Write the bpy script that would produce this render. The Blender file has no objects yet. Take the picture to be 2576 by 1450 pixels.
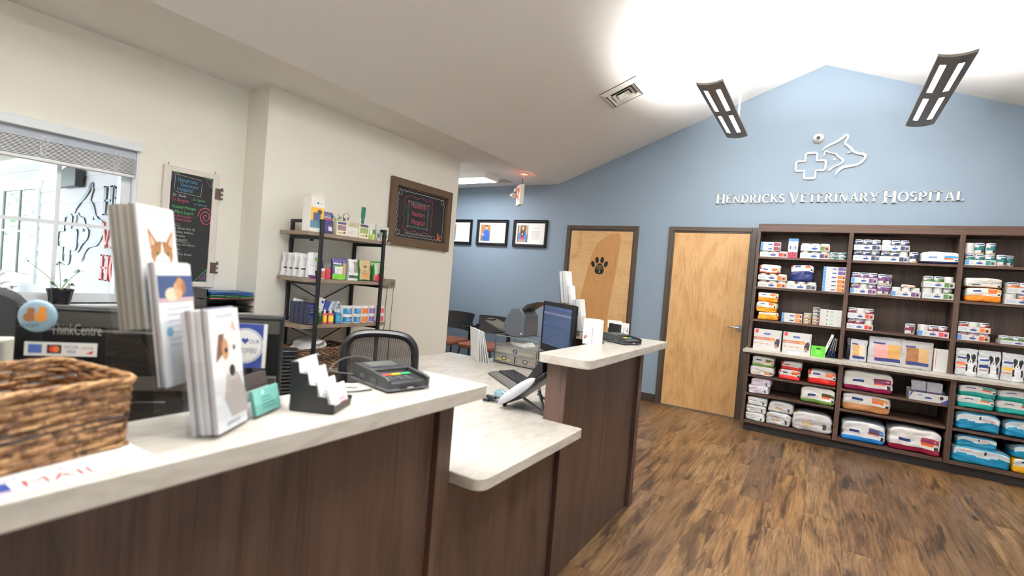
import bpy, bmesh, math, random
from mathutils import Vector, Matrix, noise
PI = math.pi
S = bpy.context.scene
COL = S.collection
R = random.Random(7)

# ------------------------------------------------------------------ camera, world, exposure
cam_d = bpy.data.cameras.new('camera'); cam = bpy.data.objects.new('camera', cam_d); COL.objects.link(cam)
YAW, PITCH, ROLL, FPX, CAMZ = -0.557601, -0.0200625, 0.0808871, 1255.08, 1.39435
_f = Vector((math.sin(YAW)*math.cos(PITCH), math.cos(YAW)*math.cos(PITCH), math.sin(PITCH)))
_r = Vector((math.cos(YAW), -math.sin(YAW), 0)); _u = _r.cross(_f)
_r2 = math.cos(ROLL)*_r + math.sin(ROLL)*_u; _u2 = -math.sin(ROLL)*_r + math.cos(ROLL)*_u
cam.matrix_world = Matrix(((_r2.x, _u2.x, -_f.x, 0), (_r2.y, _u2.y, -_f.y, 0), (_r2.z, _u2.z, -_f.z, CAMZ), (0, 0, 0, 1)))
cam_d.sensor_width = 36.0; cam_d.sensor_fit = 'HORIZONTAL'; cam_d.lens = FPX/2576*36.0
cam_d.clip_start = 0.02; cam_d.clip_end = 200
cam_d.dof.use_dof = True; cam_d.dof.focus_distance = 4.6; cam_d.dof.aperture_fstop = 2.6
S.camera = cam
S.view_settings.view_transform = 'Standard'; S.view_settings.look = 'None'
S.view_settings.gamma = 1.0; S.view_settings.use_curve_mapping = False
S.view_settings.exposure = 1.36
w = bpy.data.worlds.new('daylight'); S.world = w; w.use_nodes = True
bg = w.node_tree.nodes['Background']
bg.inputs[0].default_value = (0.80, 0.90, 1.0, 1); bg.inputs[1].default_value = 4.6
S.cycles.max_bounces = 7; S.cycles.diffuse_bounces = 4; S.cycles.glossy_bounces = 3
S.cycles.transmission_bounces = 5; S.cycles.transparent_max_bounces = 40
S.cycles.caustics_reflective = False; S.cycles.caustics_refractive = False
S.cycles.sample_clamp_indirect = 6.0

def area(name, loc, rot, sx, sy, power, col=(1, 1, 1), parent=None, spread=PI):
    d = bpy.data.lights.new(name, 'AREA'); d.shape = 'RECTANGLE'; d.size = sx; d.size_y = sy
    d.energy = power; d.color = col; d.spread = spread
    o = bpy.data.objects.new(name, d); COL.objects.link(o); o.location = loc; o.rotation_euler = rot
    if parent: o.parent = parent
    return o
RIGHT_W, UP_W, DOWN_W, HALL_W = 3, 29, 4.5, 6.0
# added area lamp for daylight, just outside the unseen right window
area('added_daylight_right', (4.42, 1.5, 1.5), (0, PI/2, 0), 1.1, 1.7, RIGHT_W, (.92, .96, 1))

# ------------------------------------------------------------------ materials
def lin(c):
    c = c/255.0
    return c/12.92 if c <= .04045 else ((c+.055)/1.055)**2.4
def rgb(t): return (lin(t[0]), lin(t[1]), lin(t[2]), 1)
MATS = {}
def nodes(name):
    m = bpy.data.materials.new(name); m.use_nodes = True
    nt = m.node_tree; b = nt.nodes['Principled BSDF']
    return m, nt, b
def mat(name, c=None, rough=.5, metal=0, emit=0, spec=None, bump=0, bscale=200, var=0, coat=0):
    if name in MATS: return MATS[name]
    m, nt, b = nodes(name)
    b.inputs['Base Color'].default_value = rgb(c); b.inputs['Roughness'].default_value = rough
    b.inputs['Metallic'].default_value = metal
    if spec is not None: b.inputs['Specular IOR Level'].default_value = spec
    if coat: b.inputs['Coat Weight'].default_value = coat
    if emit:
        b.inputs['Emission Color'].default_value = rgb(c); b.inputs['Emission Strength'].default_value = emit
    if bump or var:
        tc = nt.nodes.new('ShaderNodeTexCoord'); n = nt.nodes.new('ShaderNodeTexNoise')
        n.inputs['Scale'].default_value = bscale; n.inputs['Detail'].default_value = 4
        nt.links.new(tc.outputs['Object'], n.inputs['Vector'])
        if bump:
            bp = nt.nodes.new('ShaderNodeBump'); bp.inputs['Strength'].default_value = bump; bp.inputs['Distance'].default_value = .004
            nt.links.new(n.outputs['Fac'], bp.inputs['Height']); nt.links.new(bp.outputs['Normal'], b.inputs['Normal'])
        if var:
            mx = nt.nodes.new('ShaderNodeMix'); mx.data_type = 'RGBA'
            k = rgb(c); mx.inputs[6].default_value = tuple(v*(1-var) for v in k[:3])+(1,); mx.inputs[7].default_value = tuple(min(1, v*(1+var)) for v in k[:3])+(1,)
            nt.links.new(n.outputs['Fac'], mx.inputs[0]); nt.links.new(mx.outputs[2], b.inputs['Base Color'])
    MATS[name] = m
    return m
def grain(name, cols, sc=(60, 60, 2.2), rough=.45, dist=1.5, scale=1.0, bump=.05, big=None, coat=0):
    """stretched noise wood or stone grain: cols = [(pos, rgb), ...]"""
    m, nt, b = nodes(name); N = nt.nodes.new; L = nt.links.new
    tc = N('ShaderNodeTexCoord'); mp = N('ShaderNodeMapping'); mp.inputs['Scale'].default_value = sc
    L(tc.outputs['Object'], mp.inputs['Vector'])
    n = N('ShaderNodeTexNoise'); n.inputs['Scale'].default_value = scale; n.inputs['Detail'].default_value = 6
    n.inputs['Roughness'].default_value = .62; n.inputs['Distortion'].default_value = dist
    L(mp.outputs[0], n.inputs['Vector'])
    cr = N('ShaderNodeValToRGB'); e = cr.color_ramp.elements
    e[0].position, e[0].color = cols[0][0], rgb(cols[0][1]); e[1].position, e[1].color = cols[-1][0], rgb(cols[-1][1])
    for p, c in cols[1:-1]:
        q = e.new(p); q.color = rgb(c)
    fac = n.outputs['Fac']
    if big:
        n2 = N('ShaderNodeTexNoise'); n2.inputs['Scale'].default_value = 1; n2.inputs['Detail'].default_value = 3; n2.inputs['Distortion'].default_value = 2.0
        mp2 = N('ShaderNodeMapping'); mp2.inputs['Scale'].default_value = big; L(tc.outputs['Object'], mp2.inputs['Vector']); L(mp2.outputs[0], n2.inputs['Vector'])
        ad = N('ShaderNodeMix'); ad.data_type = 'FLOAT'; ad.inputs[0].default_value = .5
        L(n.outputs['Fac'], ad.inputs[2]); L(n2.outputs['Fac'], ad.inputs[3]); fac = ad.outputs[0]
    L(fac, cr.inputs[0]); L(cr.outputs[0], b.inputs['Base Color'])
    b.inputs['Roughness'].default_value = rough
    if coat: b.inputs['Coat Weight'].default_value = coat; b.inputs['Coat Roughness'].default_value = .25
    if bump:
        bp = N('ShaderNodeBump'); bp.inputs['Strength'].default_value = bump; bp.inputs['Distance'].default_value = .003
        L(fac, bp.inputs['Height']); L(bp.outputs[0], b.inputs['Normal'])
    MATS[name] = m; return m
walnut = grain('walnut_laminate', [(.30, (42, 30, 26)), (.47, (76, 56, 47)), (.60, (93, 70, 59)), (.75, (60, 44, 37))], (70, 70, 1.6), .42, 1.2, big=(6, 6, .8))
walnut_x = grain('walnut_laminate_flat', [(.30, (46, 32, 28)), (.5, (86, 64, 54)), (.62, (100, 76, 64)), (.75, (66, 47, 41))], (1.6, 70, 70), .42, 1.2)
kickm = mat('black_plinth', (38, 35, 38), .4)
stone = grain('pale_stone_laminate', [(.28, (160, 152, 143)), (.45, (190, 183, 173)), (.6, (203, 197, 188)), (.8, (178, 170, 160))], (6, 2.2, 10), .33, 2.4, 1.6, bump=.02, big=(14, 5, 20))
birch = grain('birch_veneer', [(.30, (176, 128, 78)), (.45, (205, 160, 106)), (.55, (218, 175, 120)), (.7, (190, 142, 90))], (9, 9, 1.0), .38, 3.2, 1.3, bump=.0, big=(3, 3, 1.2), coat=.25)
birch2 = grain('birch_veneer_darker_flame', [(.30, (176, 122, 70)), (.5, (198, 148, 92)), (.7, (182, 130, 78))], (20, 20, 1.2), .38, 2.2, 1.3, bump=.0, big=(3, 3, 1.2), coat=.25)
birch3 = grain('birch_veneer_curly', [(.32, (190, 145, 95)), (.5, (212, 172, 120)), (.68, (222, 184, 134))], (1.6, 1.6, 9), .38, 1.2, 1.3, bump=.0, big=(3, 3, 1.2), coat=.25)
greyoak = grain('grey_oak_board', [(.30, (96, 82, 70)), (.5, (140, 122, 105)), (.7, (118, 101, 86))], (60, 3, 60), .5, 1.4)
frameoak = grain('weathered_brown_wood', [(.28, (58, 43, 30)), (.5, (98, 76, 54)), (.72, (76, 57, 40))], (30, 5, 30), .6, 2.0, bump=.2)
whitewood = grain('distressed_white_wood', [(.22, (150, 135, 122)), (.36, (218, 208, 200)), (.8, (232, 224, 216))], (20, 8, 8), .55, 1.0, bump=.1)

def floor_material():
    m, nt, b = nodes('rustic_oak_planks'); N = nt.nodes.new; L = nt.links.new
    tc = N('ShaderNodeTexCoord'); rot = N('ShaderNodeMapping'); rot.inputs['Rotation'].default_value = (0, 0, PI/2)
    L(tc.outputs['Object'], rot.inputs['Vector'])
    br = N('ShaderNodeTexBrick'); br.offset = .37; br.inputs['Scale'].default_value = 1
    br.inputs['Brick Width'].default_value = 1.15; br.inputs['Row Height'].default_value = .198
    br.inputs['Mortar Size'].default_value = .0012; br.inputs['Mortar Smooth'].default_value = .1
    br.inputs['Color1'].default_value = (0, 0, 0, 1); br.inputs['Color2'].default_value = (1, 1, 1, 1); br.inputs['Mortar'].default_value = (.5, .5, .5, 1)
    L(rot.outputs[0], br.inputs['Vector'])
    # per-plank offset of the grain
    comb = N('ShaderNodeVectorMath'); comb.operation = 'MULTIPLY_ADD'
    comb.inputs[1].default_value = (7.3, 4.1, 3.7); L(br.outputs['Color'], comb.inputs[0]); L(rot.outputs[0], comb.inputs[2])
    mp = N('ShaderNodeMapping'); mp.inputs['Scale'].default_value = (1.7, 13, 1); L(comb.outputs[0], mp.inputs['Vector'])
    n1 = N('ShaderNodeTexNoise'); n1.inputs['Scale'].default_value = 1.0; n1.inputs['Detail'].default_value = 8; n1.inputs['Roughness'].default_value = .70; n1.inputs['Distortion'].default_value = .9
    L(mp.outputs[0], n1.inputs['Vector'])
    mp2 = N('ShaderNodeMapping'); mp2.inputs['Scale'].default_value = (1.5, 11, 1); L(comb.outputs[0], mp2.inputs['Vector'])
    n2 = N('ShaderNodeTexNoise'); n2.inputs['Scale'].default_value = 1.1; n2.inputs['Detail'].default_value = 5; n2.inputs['Distortion'].default_value = .8
    L(mp2.outputs[0], n2.inputs['Vector'])
    c1 = N('ShaderNodeValToRGB'); e = c1.color_ramp.elements
    for i, (p, c) in enumerate([(.30, (70, 52, 37)), (.40, (104, 79, 56)), (.49, (132, 104, 76)), (.60, (153, 125, 93)), (.74, (130, 100, 70))]):
        if i < 2: e[i].position = p; e[i].color = rgb(c)
        else: q = e.new(p); q.color = rgb(c)
    L(n1.outputs['Fac'], c1.inputs[0])
    c2 = N('ShaderNodeValToRGB'); e = c2.color_ramp.elements
    e[0].position = .34; e[0].color = (.20, .16, .13, 1); e[1].position = .43; e[1].color = (1, 1, 1, 1)
    L(n2.outputs['Fac'], c2.inputs[0])
    mx = N('ShaderNodeMix'); mx.data_type = 'RGBA'; mx.blend_type = 'MULTIPLY'; mx.inputs[0].default_value = .85
    L(c1.outputs[0], mx.inputs[6]); L(c2.outputs[0], mx.inputs[7])
    tone = N('ShaderNodeValToRGB'); e = tone.color_ramp.elements
    e[0].position = 0; e[0].color = (.62, .56, .50, 1); e[1].position = 1; e[1].color = (1.0, .97, .90, 1)
    q = e.new(.42); q.color = (.86, .74, .62, 1); q = e.new(.7); q.color = (1.08, .93, .66, 1)
    L(br.outputs['Color'], tone.inputs[0])
    mx2 = N('ShaderNodeMix'); mx2.data_type = 'RGBA'; mx2.blend_type = 'MULTIPLY'; mx2.inputs[0].default_value = 1
    L(mx.outputs[2], mx2.inputs[6]); L(tone.outputs[0], mx2.inputs[7])
    mp3 = N('ShaderNodeMapping'); mp3.inputs['Scale'].default_value = (4, 85, 1); L(comb.outputs[0], mp3.inputs['Vector'])
    n3 = N('ShaderNodeTexNoise'); n3.inputs['Scale'].default_value = 1.0; n3.inputs['Detail'].default_value = 5; n3.inputs['Distortion'].default_value = .4; L(mp3.outputs[0], n3.inputs['Vector'])
    c3 = N('ShaderNodeValToRGB'); e = c3.color_ramp.elements; e[0].position = .32; e[0].color = (.40, .38, .36, 1); e[1].position = .56; e[1].color = (.88, .87, .86, 1); L(n3.outputs['Fac'], c3.inputs[0])
    mx3 = N('ShaderNodeMix'); mx3.data_type = 'RGBA'; mx3.blend_type = 'MULTIPLY'; mx3.inputs[0].default_value = .9; L(mx2.outputs[2], mx3.inputs[6]); L(c3.outputs[0], mx3.inputs[7]); mx2 = mx3
    gap = N('ShaderNodeMix'); gap.data_type = 'RGBA'; L(br.outputs['Fac'], gap.inputs[0]); L(mx2.outputs[2], gap.inputs[6]); gap.inputs[7].default_value = (.05, .03, .02, 1)
    L(gap.outputs[2], b.inputs['Base Color']); b.inputs['Roughness'].default_value = .38
    bp = N('ShaderNodeBump'); bp.inputs['Strength'].default_value = .12; bp.inputs['Distance'].default_value = .002
    L(n1.outputs['Fac'], bp.inputs['Height']); L(bp.outputs[0], b.inputs['Normal'])
    return m
floorm = floor_material()
def glass(name, tint=(1, 1, 1), refl=.06, rough=0.0):
    m = bpy.data.materials.new(name); m.use_nodes = True; nt = m.node_tree; nt.nodes.clear()
    o = nt.nodes.new('ShaderNodeOutputMaterial'); t = nt.nodes.new('ShaderNodeBsdfTransparent'); g = nt.nodes.new('ShaderNodeBsdfGlossy')
    lw = nt.nodes.new('ShaderNodeLayerWeight'); lw.inputs[0].default_value = .5; pw = nt.nodes.new('ShaderNodeMath'); pw.operation = 'POWER'; pw.inputs[1].default_value = 4.0
    f = nt.nodes.new('ShaderNodeMath'); f.operation = 'MULTIPLY_ADD'; f.inputs[1].default_value = .55; f.inputs[2].default_value = .025; x = nt.nodes.new('ShaderNodeMixShader')
    nt.links.new(lw.outputs['Facing'], pw.inputs[0]); nt.links.new(pw.outputs[0], f.inputs[0])
    t.inputs[0].default_value = (*tint, 1); g.inputs['Roughness'].default_value = rough
    nt.links.new(f.outputs[0], x.inputs[0]); nt.links.new(t.outputs[0], x.inputs[1]); nt.links.new(g.outputs[0], x.inputs[2]); nt.links.new(x.outputs[0], o.inputs[0])
    return m
paneglass = glass('window_glass', (.97, .99, .99)); acrylic = glass('clear_acrylic', (.975, .98, .985), rough=.02)
film = glass('clear_plastic_film', (.86, .87, .88), rough=.12)
def meshfabric(name, c, hole):
    m = bpy.data.materials.new(name); m.use_nodes = True; nt = m.node_tree; b = nt.nodes['Principled BSDF']
    b.inputs['Base Color'].default_value = rgb(c); b.inputs['Roughness'].default_value = .6
    o = nt.nodes['Material Output']; t = nt.nodes.new('ShaderNodeBsdfTransparent'); x = nt.nodes.new('ShaderNodeMixShader')
    tc = nt.nodes.new('ShaderNodeTexCoord'); wv = nt.nodes.new('ShaderNodeTexWave'); wv.inputs['Scale'].default_value = 52
    wv.bands_direction = 'X'; gt = nt.nodes.new('ShaderNodeMath'); gt.operation = 'GREATER_THAN'; gt.inputs[1].default_value = hole
    nt.links.new(tc.outputs['Object'], wv.inputs[0]); nt.links.new(wv.outputs['Fac'], gt.inputs[0]); nt.links.new(gt.outputs[0], x.inputs[0])
    nt.links.new(b.outputs[0], x.inputs[2]); nt.links.new(t.outputs[0], x.inputs[1])
    x2 = x; nt.links.new(x2.outputs[0], o.inputs[0]); return m
wallm = mat('cream_wall_paint', (240, 236, 225), .7, bump=.35, bscale=140)
whitewall = wallm
bluem = mat('blue_wall_paint', (134, 151, 168), .6, bump=.3, bscale=140)
ceilm = mat('ceiling_paint', (240, 239, 236), .8, bump=.12, bscale=90)
framem = mat('bronze_door_frame', (72, 60, 50), .4)
basem = mat('dark_baseboard', (56, 44, 38), .45)
whitem = mat('white_plastic', (236, 236, 234), .4); vinyl = mat('white_vinyl', (232, 236, 240), .45)
blackm = mat('black_plastic', (22, 22, 24), .35); blackmetal = mat('black_steel', (34, 36, 40), .38, .3)
darkgrey = mat('dark_grey_plastic', (62, 62, 64), .4); paper = mat('white_paper', (242, 241, 238), .7)
steel = mat('brushed_steel', (190, 190, 192), .3, 1.0); letterm = mat('white_sign_acrylic', (240, 238, 230), .35)
def C(r, g, b, rough=.45): return mat('print_%d_%d_%d' % (r, g, b), (r, g, b), rough)

# ------------------------------------------------------------------ mesh builder
_font = None
_tcache = {}
THIN = 0
def textgeo(s, shear=0):
    k = (s, shear, THIN)
    if k not in _tcache:
        cu = bpy.data.curves.new('t', 'FONT'); cu.body = s; cu.size = 1; cu.resolution_u = 2; cu.shear = shear; cu.offset = THIN
        ob = bpy.data.objects.new('t', cu); COL.objects.link(ob)
        me = ob.to_mesh(); vs = [v.co.copy() for v in me.vertices]; fs = [tuple(p.vertices) for p in me.polygons]
        ob.to_mesh_clear(); bpy.data.objects.remove(ob); bpy.data.curves.remove(cu)
        _tcache[k] = (vs, fs)
    return _tcache[k]
class MB:
    def __init__(s): s.v = []; s.f = []; s.fm = []; s.ms = []; s.T = Matrix()
    def mi(s, m):
        if m not in s.ms: s.ms.append(m)
        return s.ms.index(m)
    def add(s, vs, fs, m):
        k = len(s.v); s.v += [s.T @ Vector(v) for v in vs]
        if isinstance(m, list):
            for f, q in zip(fs, m): s.f.append(tuple(i+k for i in f)); s.fm.append(s.mi(q))
        else:
            i0 = s.mi(m)
            for f in fs: s.f.append(tuple(i+k for i in f)); s.fm.append(i0)
        return s
    def box(s, x0, x1, y0, y1, z0, z1, m, front=None):
        vs = [(x0, y0, z0), (x1, y0, z0), (x1, y1, z0), (x0, y1, z0), (x0, y0, z1), (x1, y0, z1), (x1, y1, z1), (x0, y1, z1)]
        fs = [(0, 3, 2, 1), (4, 5, 6, 7), (0, 1, 5, 4), (1, 2, 6, 5), (2, 3, 7, 6), (3, 0, 4, 7)]
        return s.add(vs, fs, [m, m, front or m, m, m, m])
    def quad(s, pts, m): return s.add(pts, [tuple(range(len(pts)))], m)
    def rect(s, x0, x1, z0, z1, y, m):            # flat print on a face that looks to -Y
        return s.quad([(x0, y, z0), (x1, y, z0), (x1, y, z1), (x0, y, z1)], m)
    def poly(s, pts, y, m): return s.quad([(p[0], y, p[1]) for p in pts], m)
    def ell(s, cx, cz, rx, rz, y, m, n=20): return s.poly([(cx+rx*math.cos(2*PI*i/n), cz+rz*math.sin(2*PI*i/n)) for i in range(n)], y, m)
    def prism(s, pts, axis, a0, a1, m, side=None):   # polygon extruded along an axis
        n = len(pts)
        g = {'x': lambda p, a: (a, p[0], p[1]), 'y': lambda p, a: (p[0], a, p[1]), 'z': lambda p, a: (p[0], p[1], a)}[axis]
        vs = [g(p, a0) for p in pts]+[g(p, a1) for p in pts]
        fs = [tuple(range(n))[::-1], tuple(range(n, 2*n))]+[(i, (i+1) % n, n+(i+1) % n, n+i) for i in range(n)]
        return s.add(vs, fs, [m, m]+[side or m]*n)
    def lathe(s, prof, c, m, n=20, axis='z', seg=None):
        vs = []; fs = []; ms = []
        for (r, z) in prof:
            for i in range(n):
                a = 2*PI*i/n; p = (r*math.cos(a), r*math.sin(a), z)
                if axis == 'y': p = (p[0], -z, p[1])
                if axis == 'x': p = (z, p[0], p[1])
                vs.append((p[0]+c[0], p[1]+c[1], p[2]+c[2]))
        for j in range(len(prof)-1):
            for i in range(n):
                fs.append((j*n+i, j*n+(i+1) % n, (j+1)*n+(i+1) % n, (j+1)*n+i)); ms.append(seg(i, j) if seg else m)
        fs.append(tuple(range(n))[::-1]); fs.append(tuple((len(prof)-1)*n+i for i in range(n)))
        e = seg(0, -1) if seg else m; ms += [e, e]
        return s.add(vs, fs, ms)
    def cyl(s, c, r, h, m, axis='z', n=16): return s.lathe([(r, 0), (r, h)], c, m, n, axis)
    def tube(s, pts, r, m, n=8, closed=False):
        P = [Vector(p) for p in pts]; vs = []; fs = []; up = None
        for i, p in enumerate(P):
            a = P[i-1] if (i > 0 or closed) else p; b = P[(i+1) % len(P)] if (i < len(P)-1 or closed) else p
            t = (b-a).normalized()
            if up is None: up = Vector((0, 0, 1)) if abs(t.z) < .9 else Vector((1, 0, 0))
            x = t.cross(up).normalized(); y = x.cross(t).normalized(); up = y
            for k in range(n): vs.append(p+r*(math.cos(2*PI*k/n)*x+math.sin(2*PI*k/n)*y))
        q = len(P) if closed else len(P)-1
        for i in range(q):
            j = (i+1) % len(P)
            for k in range(n): fs.append((i*n+k, i*n+(k+1) % n, j*n+(k+1) % n, j*n+k))
        if not closed: fs += [tuple(range(n))[::-1], tuple((len(P)-1)*n+k for k in range(n))]
        return s.add(vs, fs, m)
    def bar(s, a, b, w, d, m):                       # rectangular bar from a to b
        a = Vector(a); b = Vector(b); t = (b-a).normalized(); up = Vector((0, 0, 1)) if abs(t.z) < .95 else Vector((0, 1, 0))
        x = t.cross(up).normalized()*w/2; y = x.cross(t).normalized()*d/2
        vs = [a-x-y, a+x-y, a+x+y, a-x+y, b-x-y, b+x-y, b+x+y, b-x+y]
        return s.add(vs, [(0, 3, 2, 1), (4, 5, 6, 7), (0, 1, 5, 4), (1, 2, 6, 5), (2, 3, 7, 6), (3, 0, 4, 7)], m)
    def text(s, t, x, z, size, m, y=-.0006, align='l', sx=1.0, shear=0, fn=None):
        vs, fs = textgeo(t, shear)
        if not vs: return s
        w_ = max(v.x for v in vs)*size*sx
        ox = x-(w_/2 if align == 'c' else w_ if align == 'r' else 0)
        pts = [(ox+v.x*size*sx, y, z+v.y*size) for v in vs]
        if fn: pts = [fn(p) for p in pts]
        return s.add(pts, fs, m)
    def stroke(s, pts, wd, m, y0, y1, closed=False):  # ribbon in the XZ plane with depth, wd = width or list
        n = len(pts); W = wd if isinstance(wd, list) else [wd]*n; vs = []
        for i, p in enumerate(pts):
            a = pts[i-1] if (i > 0 or closed) else p; b = pts[(i+1) % n] if (i < n-1 or closed) else p
            dx, dz = b[0]-a[0], b[1]-a[1]; l = math.hypot(dx, dz) or 1; nx, nz = -dz/l, dx/l; h = W[i]/2
            vs += [(p[0]+nx*h, y0, p[1]+nz*h), (p[0]-nx*h, y0, p[1]-nz*h), (p[0]+nx*h, y1, p[1]+nz*h), (p[0]-nx*h, y1, p[1]-nz*h)]
        fs = []
        for i in range(n if closed else n-1):
            a, b = 4*i, 4*((i+1) % n)
            fs += [(a, a+1, b+1, b), (a+2, b+2, b+3, a+3), (a, b, b+2, a+2), (a+1, a+3, b+3, b+1)]
        if not closed: fs += [(0, 2, 3, 1), (4*n-4, 4*n-3, 4*n-1, 4*n-2)]
        return s.add(vs, fs, m)
    def mesh(s, name, smooth=35):
        me = bpy.data.meshes.new(name); me.from_pydata([tuple(v) for v in s.v], [], s.f)
        for m in s.ms: me.materials.append(m)
        me.polygons.foreach_set('material_index', s.fm); me.update()
        b = bmesh.new(); b.from_mesh(me); bmesh.ops.recalc_face_normals(b, faces=b.faces); b.to_mesh(me); b.free()
        if smooth: me.shade_smooth(); me.set_sharp_from_angle(angle=math.radians(smooth))
        return me
    def build(s, name, parent=None, loc=None, rz=0, bevel=0, smooth=35, seg=2):
        o = bpy.data.objects.new(name, s.mesh(name, smooth)); COL.objects.link(o)
        if parent: o.parent = parent
        if loc: o.location = loc
        if rz: o.rotation_euler = (0, 0, rz)
        if bevel:
            bv = o.modifiers.new('bevel', 'BEVEL'); bv.width = bevel; bv.segments = seg; bv.limit_method = 'ANGLE'; bv.angle_limit = .7
        return o
def tag(o, label, cat, group=None, kind=None):
    o['label'] = label; o['category'] = cat
    if group: o['group'] = group
    if kind: o['kind'] = kind
    return o
def thing(name, label, cat, loc=(0, 0, 0), rz=0, group=None):
    o = bpy.data.objects.new(name, None); o.empty_display_size = .05; COL.objects.link(o)
    o.location = loc; o.rotation_euler = (0, 0, rz); return tag(o, label, cat, group)
def struct(o): o['kind'] = 'structure'; return o
def dup(root, loc, rz=0, label=None, group=None):
    kids = [c for c in bpy.data.objects if c.parent == root]
    r = root.copy(); COL.objects.link(r); r.location = loc; r.rotation_euler = (0, 0, rz)
    if label: r['label'] = label
    if group: r['group'] = group
    for ch in kids:
        c = ch.copy(); COL.objects.link(c); c.parent = r
        for g in [k for k in bpy.data.objects if k.parent == ch]:
            d = g.copy(); COL.objects.link(d); d.parent = c
    return r
# ------------------------------------------------------------------ room shell
YW = 6.216; CX, CZ = -3.254, 2.749; AX, AZ = -0.173, 3.927; SL = (AZ-CZ)/(AX-CX); SR = .396
RX = AX+(AZ-CZ)/SR; WX = -4.092; SX = -3.807; BY = -2.8; WR = 4.3
def zc(x): return CZ if x < CX or x > RX else (AZ-SL*(AX-x) if x < AX else AZ-SR*(x-AX))
b = MB(); b.box(-7.2, WR+.2, BY-.2, YW+.15, -.06, 0, floorm); struct(b.build('floor'))
b = MB()
T = .08
for (x0, x1) in ((-7.2, CX), (CX, AX), (AX, RX), (RX, WR+.2)):
    y0 = BY-.2
    if x0 < -7:
        b.box(-4.30, x1, y0, YW+.1, CZ, CZ+T, ceilm); b.box(x0, -4.30, 4.60, YW+.1, CZ, CZ+T, ceilm)
    else:
        z0, z1 = zc(x0), zc(x1)
        b.add([(x0, y0, z0), (x1, y0, z1), (x1, YW+.1, z1), (x0, YW+.1, z0), (x0, y0, z0+T), (x1, y0, z1+T), (x1, YW+.1, z1+T), (x0, YW+.1, z0+T)],
              [(0, 3, 2, 1), (4, 5, 6, 7), (0, 1, 5, 4), (1, 2, 6, 5), (2, 3, 7, 6), (3, 0, 4, 7)], ceilm)
struct(b.build('ceiling', smooth=0))
# blue gable wall
b = MB(); b.prism([(-7.2, 0), (WR+.2, 0), (WR+.2, CZ+.02), (RX, CZ+.02), (AX, AZ+.02), (CX, CZ+.02), (-7.2, CZ+.02)], 'y', YW, YW+.14, bluem)
struct(b.build('wall_back', smooth=0))
# window wall with its opening, shelf wall block, hall walls
WY0, WY1, WZ0, WZ1 = -.45, 1.545, 1.0, 2.09
b = MB(); t0 = WX-.16
b.box(t0, WX, BY-.2, WY0, 0, CZ, wallm); b.box(t0, WX, WY1, 2.281, 0, CZ, wallm)
b.box(t0, WX, WY0, WY1, 0, WZ0, wallm); b.box(t0, WX, WY0, WY1, WZ1, CZ, wallm)
struct(b.build('wall_left', smooth=0))
b = MB(); b.box(t0, SX, 2.281, 4.707, 0, CZ, wallm); struct(b.build('wall_shelf_side', smooth=0))
b = MB(); b.box(-7.2, t0, 4.60, 4.707, 0, CZ, wallm); struct(b.build('wall_hall_side', smooth=0))
b = MB(); b.box(-7.2, -7.06, 4.707, YW, 0, CZ, bluem); struct(b.build('wall_hall_end', smooth=0))
# right wall with a window and the wall behind the camera
b = MB(); x0, x1 = WR, WR+.15
b.box(x0, x1, BY-.2, .6, 0, CZ, wallm); b.box(x0, x1, 2.4, YW, 0, CZ, wallm); b.box(x0, x1, .6, 2.4, 0, .9, wallm); b.box(x0, x1, .6, 2.4, 2.1, CZ, wallm)
struct(b.build('wall_right', smooth=0))
b = MB(); y0, y1 = BY-.15, BY
b.box(-4.25, WR+.15, y0, y1, 0, CZ, wallm)
b.prism([(CX, CZ), (RX, CZ), (AX, AZ)], 'y', y0, y1, wallm)
struct(b.build('wall_front', smooth=0))
def window_frame(name, ax, p, a0, a1, z0, z1, bars_a, bars_z, t=.05, d=.06, barw=.022):
    b = MB()
    def bx(u0, u1, v0, v1, dd=d):
        if ax == 'x': b.box(p-dd/2, p+dd/2, u0, u1, v0, v1, vinyl)
        else: b.box(u0, u1, p-dd/2, p+dd/2, v0, v1, vinyl)
    bx(a0, a1, z0, z0+t); bx(a0, a1, z1-t, z1); bx(a0, a0+t, z0+t, z1-t); bx(a1-t, a1, z0+t, z1-t)
    for a in bars_a: bx(a-barw/2, a+barw/2, z0+t, z1-t, .024)
    for z in bars_z: bx(a0+t, a1-t, z-barw/2, z+barw/2, .02)
    o = struct(b.build(name, smooth=0)); g = MB(); e = .004
    if ax == 'x': g.box(p-e, p+e, a0+t*.8, a1-t*.8, z0+t*.8, z1-t*.8, paneglass)
    else: g.box(a0+t*.8, a1-t*.8, p-e, p+e, z0+t*.8, z1-t*.8, paneglass)
    g.build('glass_pane', o, smooth=0); return o
w1 = window_frame('window_1', 'x', -4.20, WY0+.01, WY1-.01, WZ0+.004, WZ1-.004, (.60, 1.156), (1.513,), t=.055)
b = MB(); b.box(-4.17, WX+.03, WY0+.002, WY1-.002, WZ0-.018, WZ0+.0, vinyl); sill = b.build('window_sill', w1, bevel=.004)
b = MB(); b.box(-4.169, WX, WY1-.009, WY1-.001, WZ0, WZ1, vinyl); b.build('window_jamb', w1, smooth=0)
window_frame('window_2', 'x', WR+.08, .61, 2.39, .91, 2.09, (1.5,), ())

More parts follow.
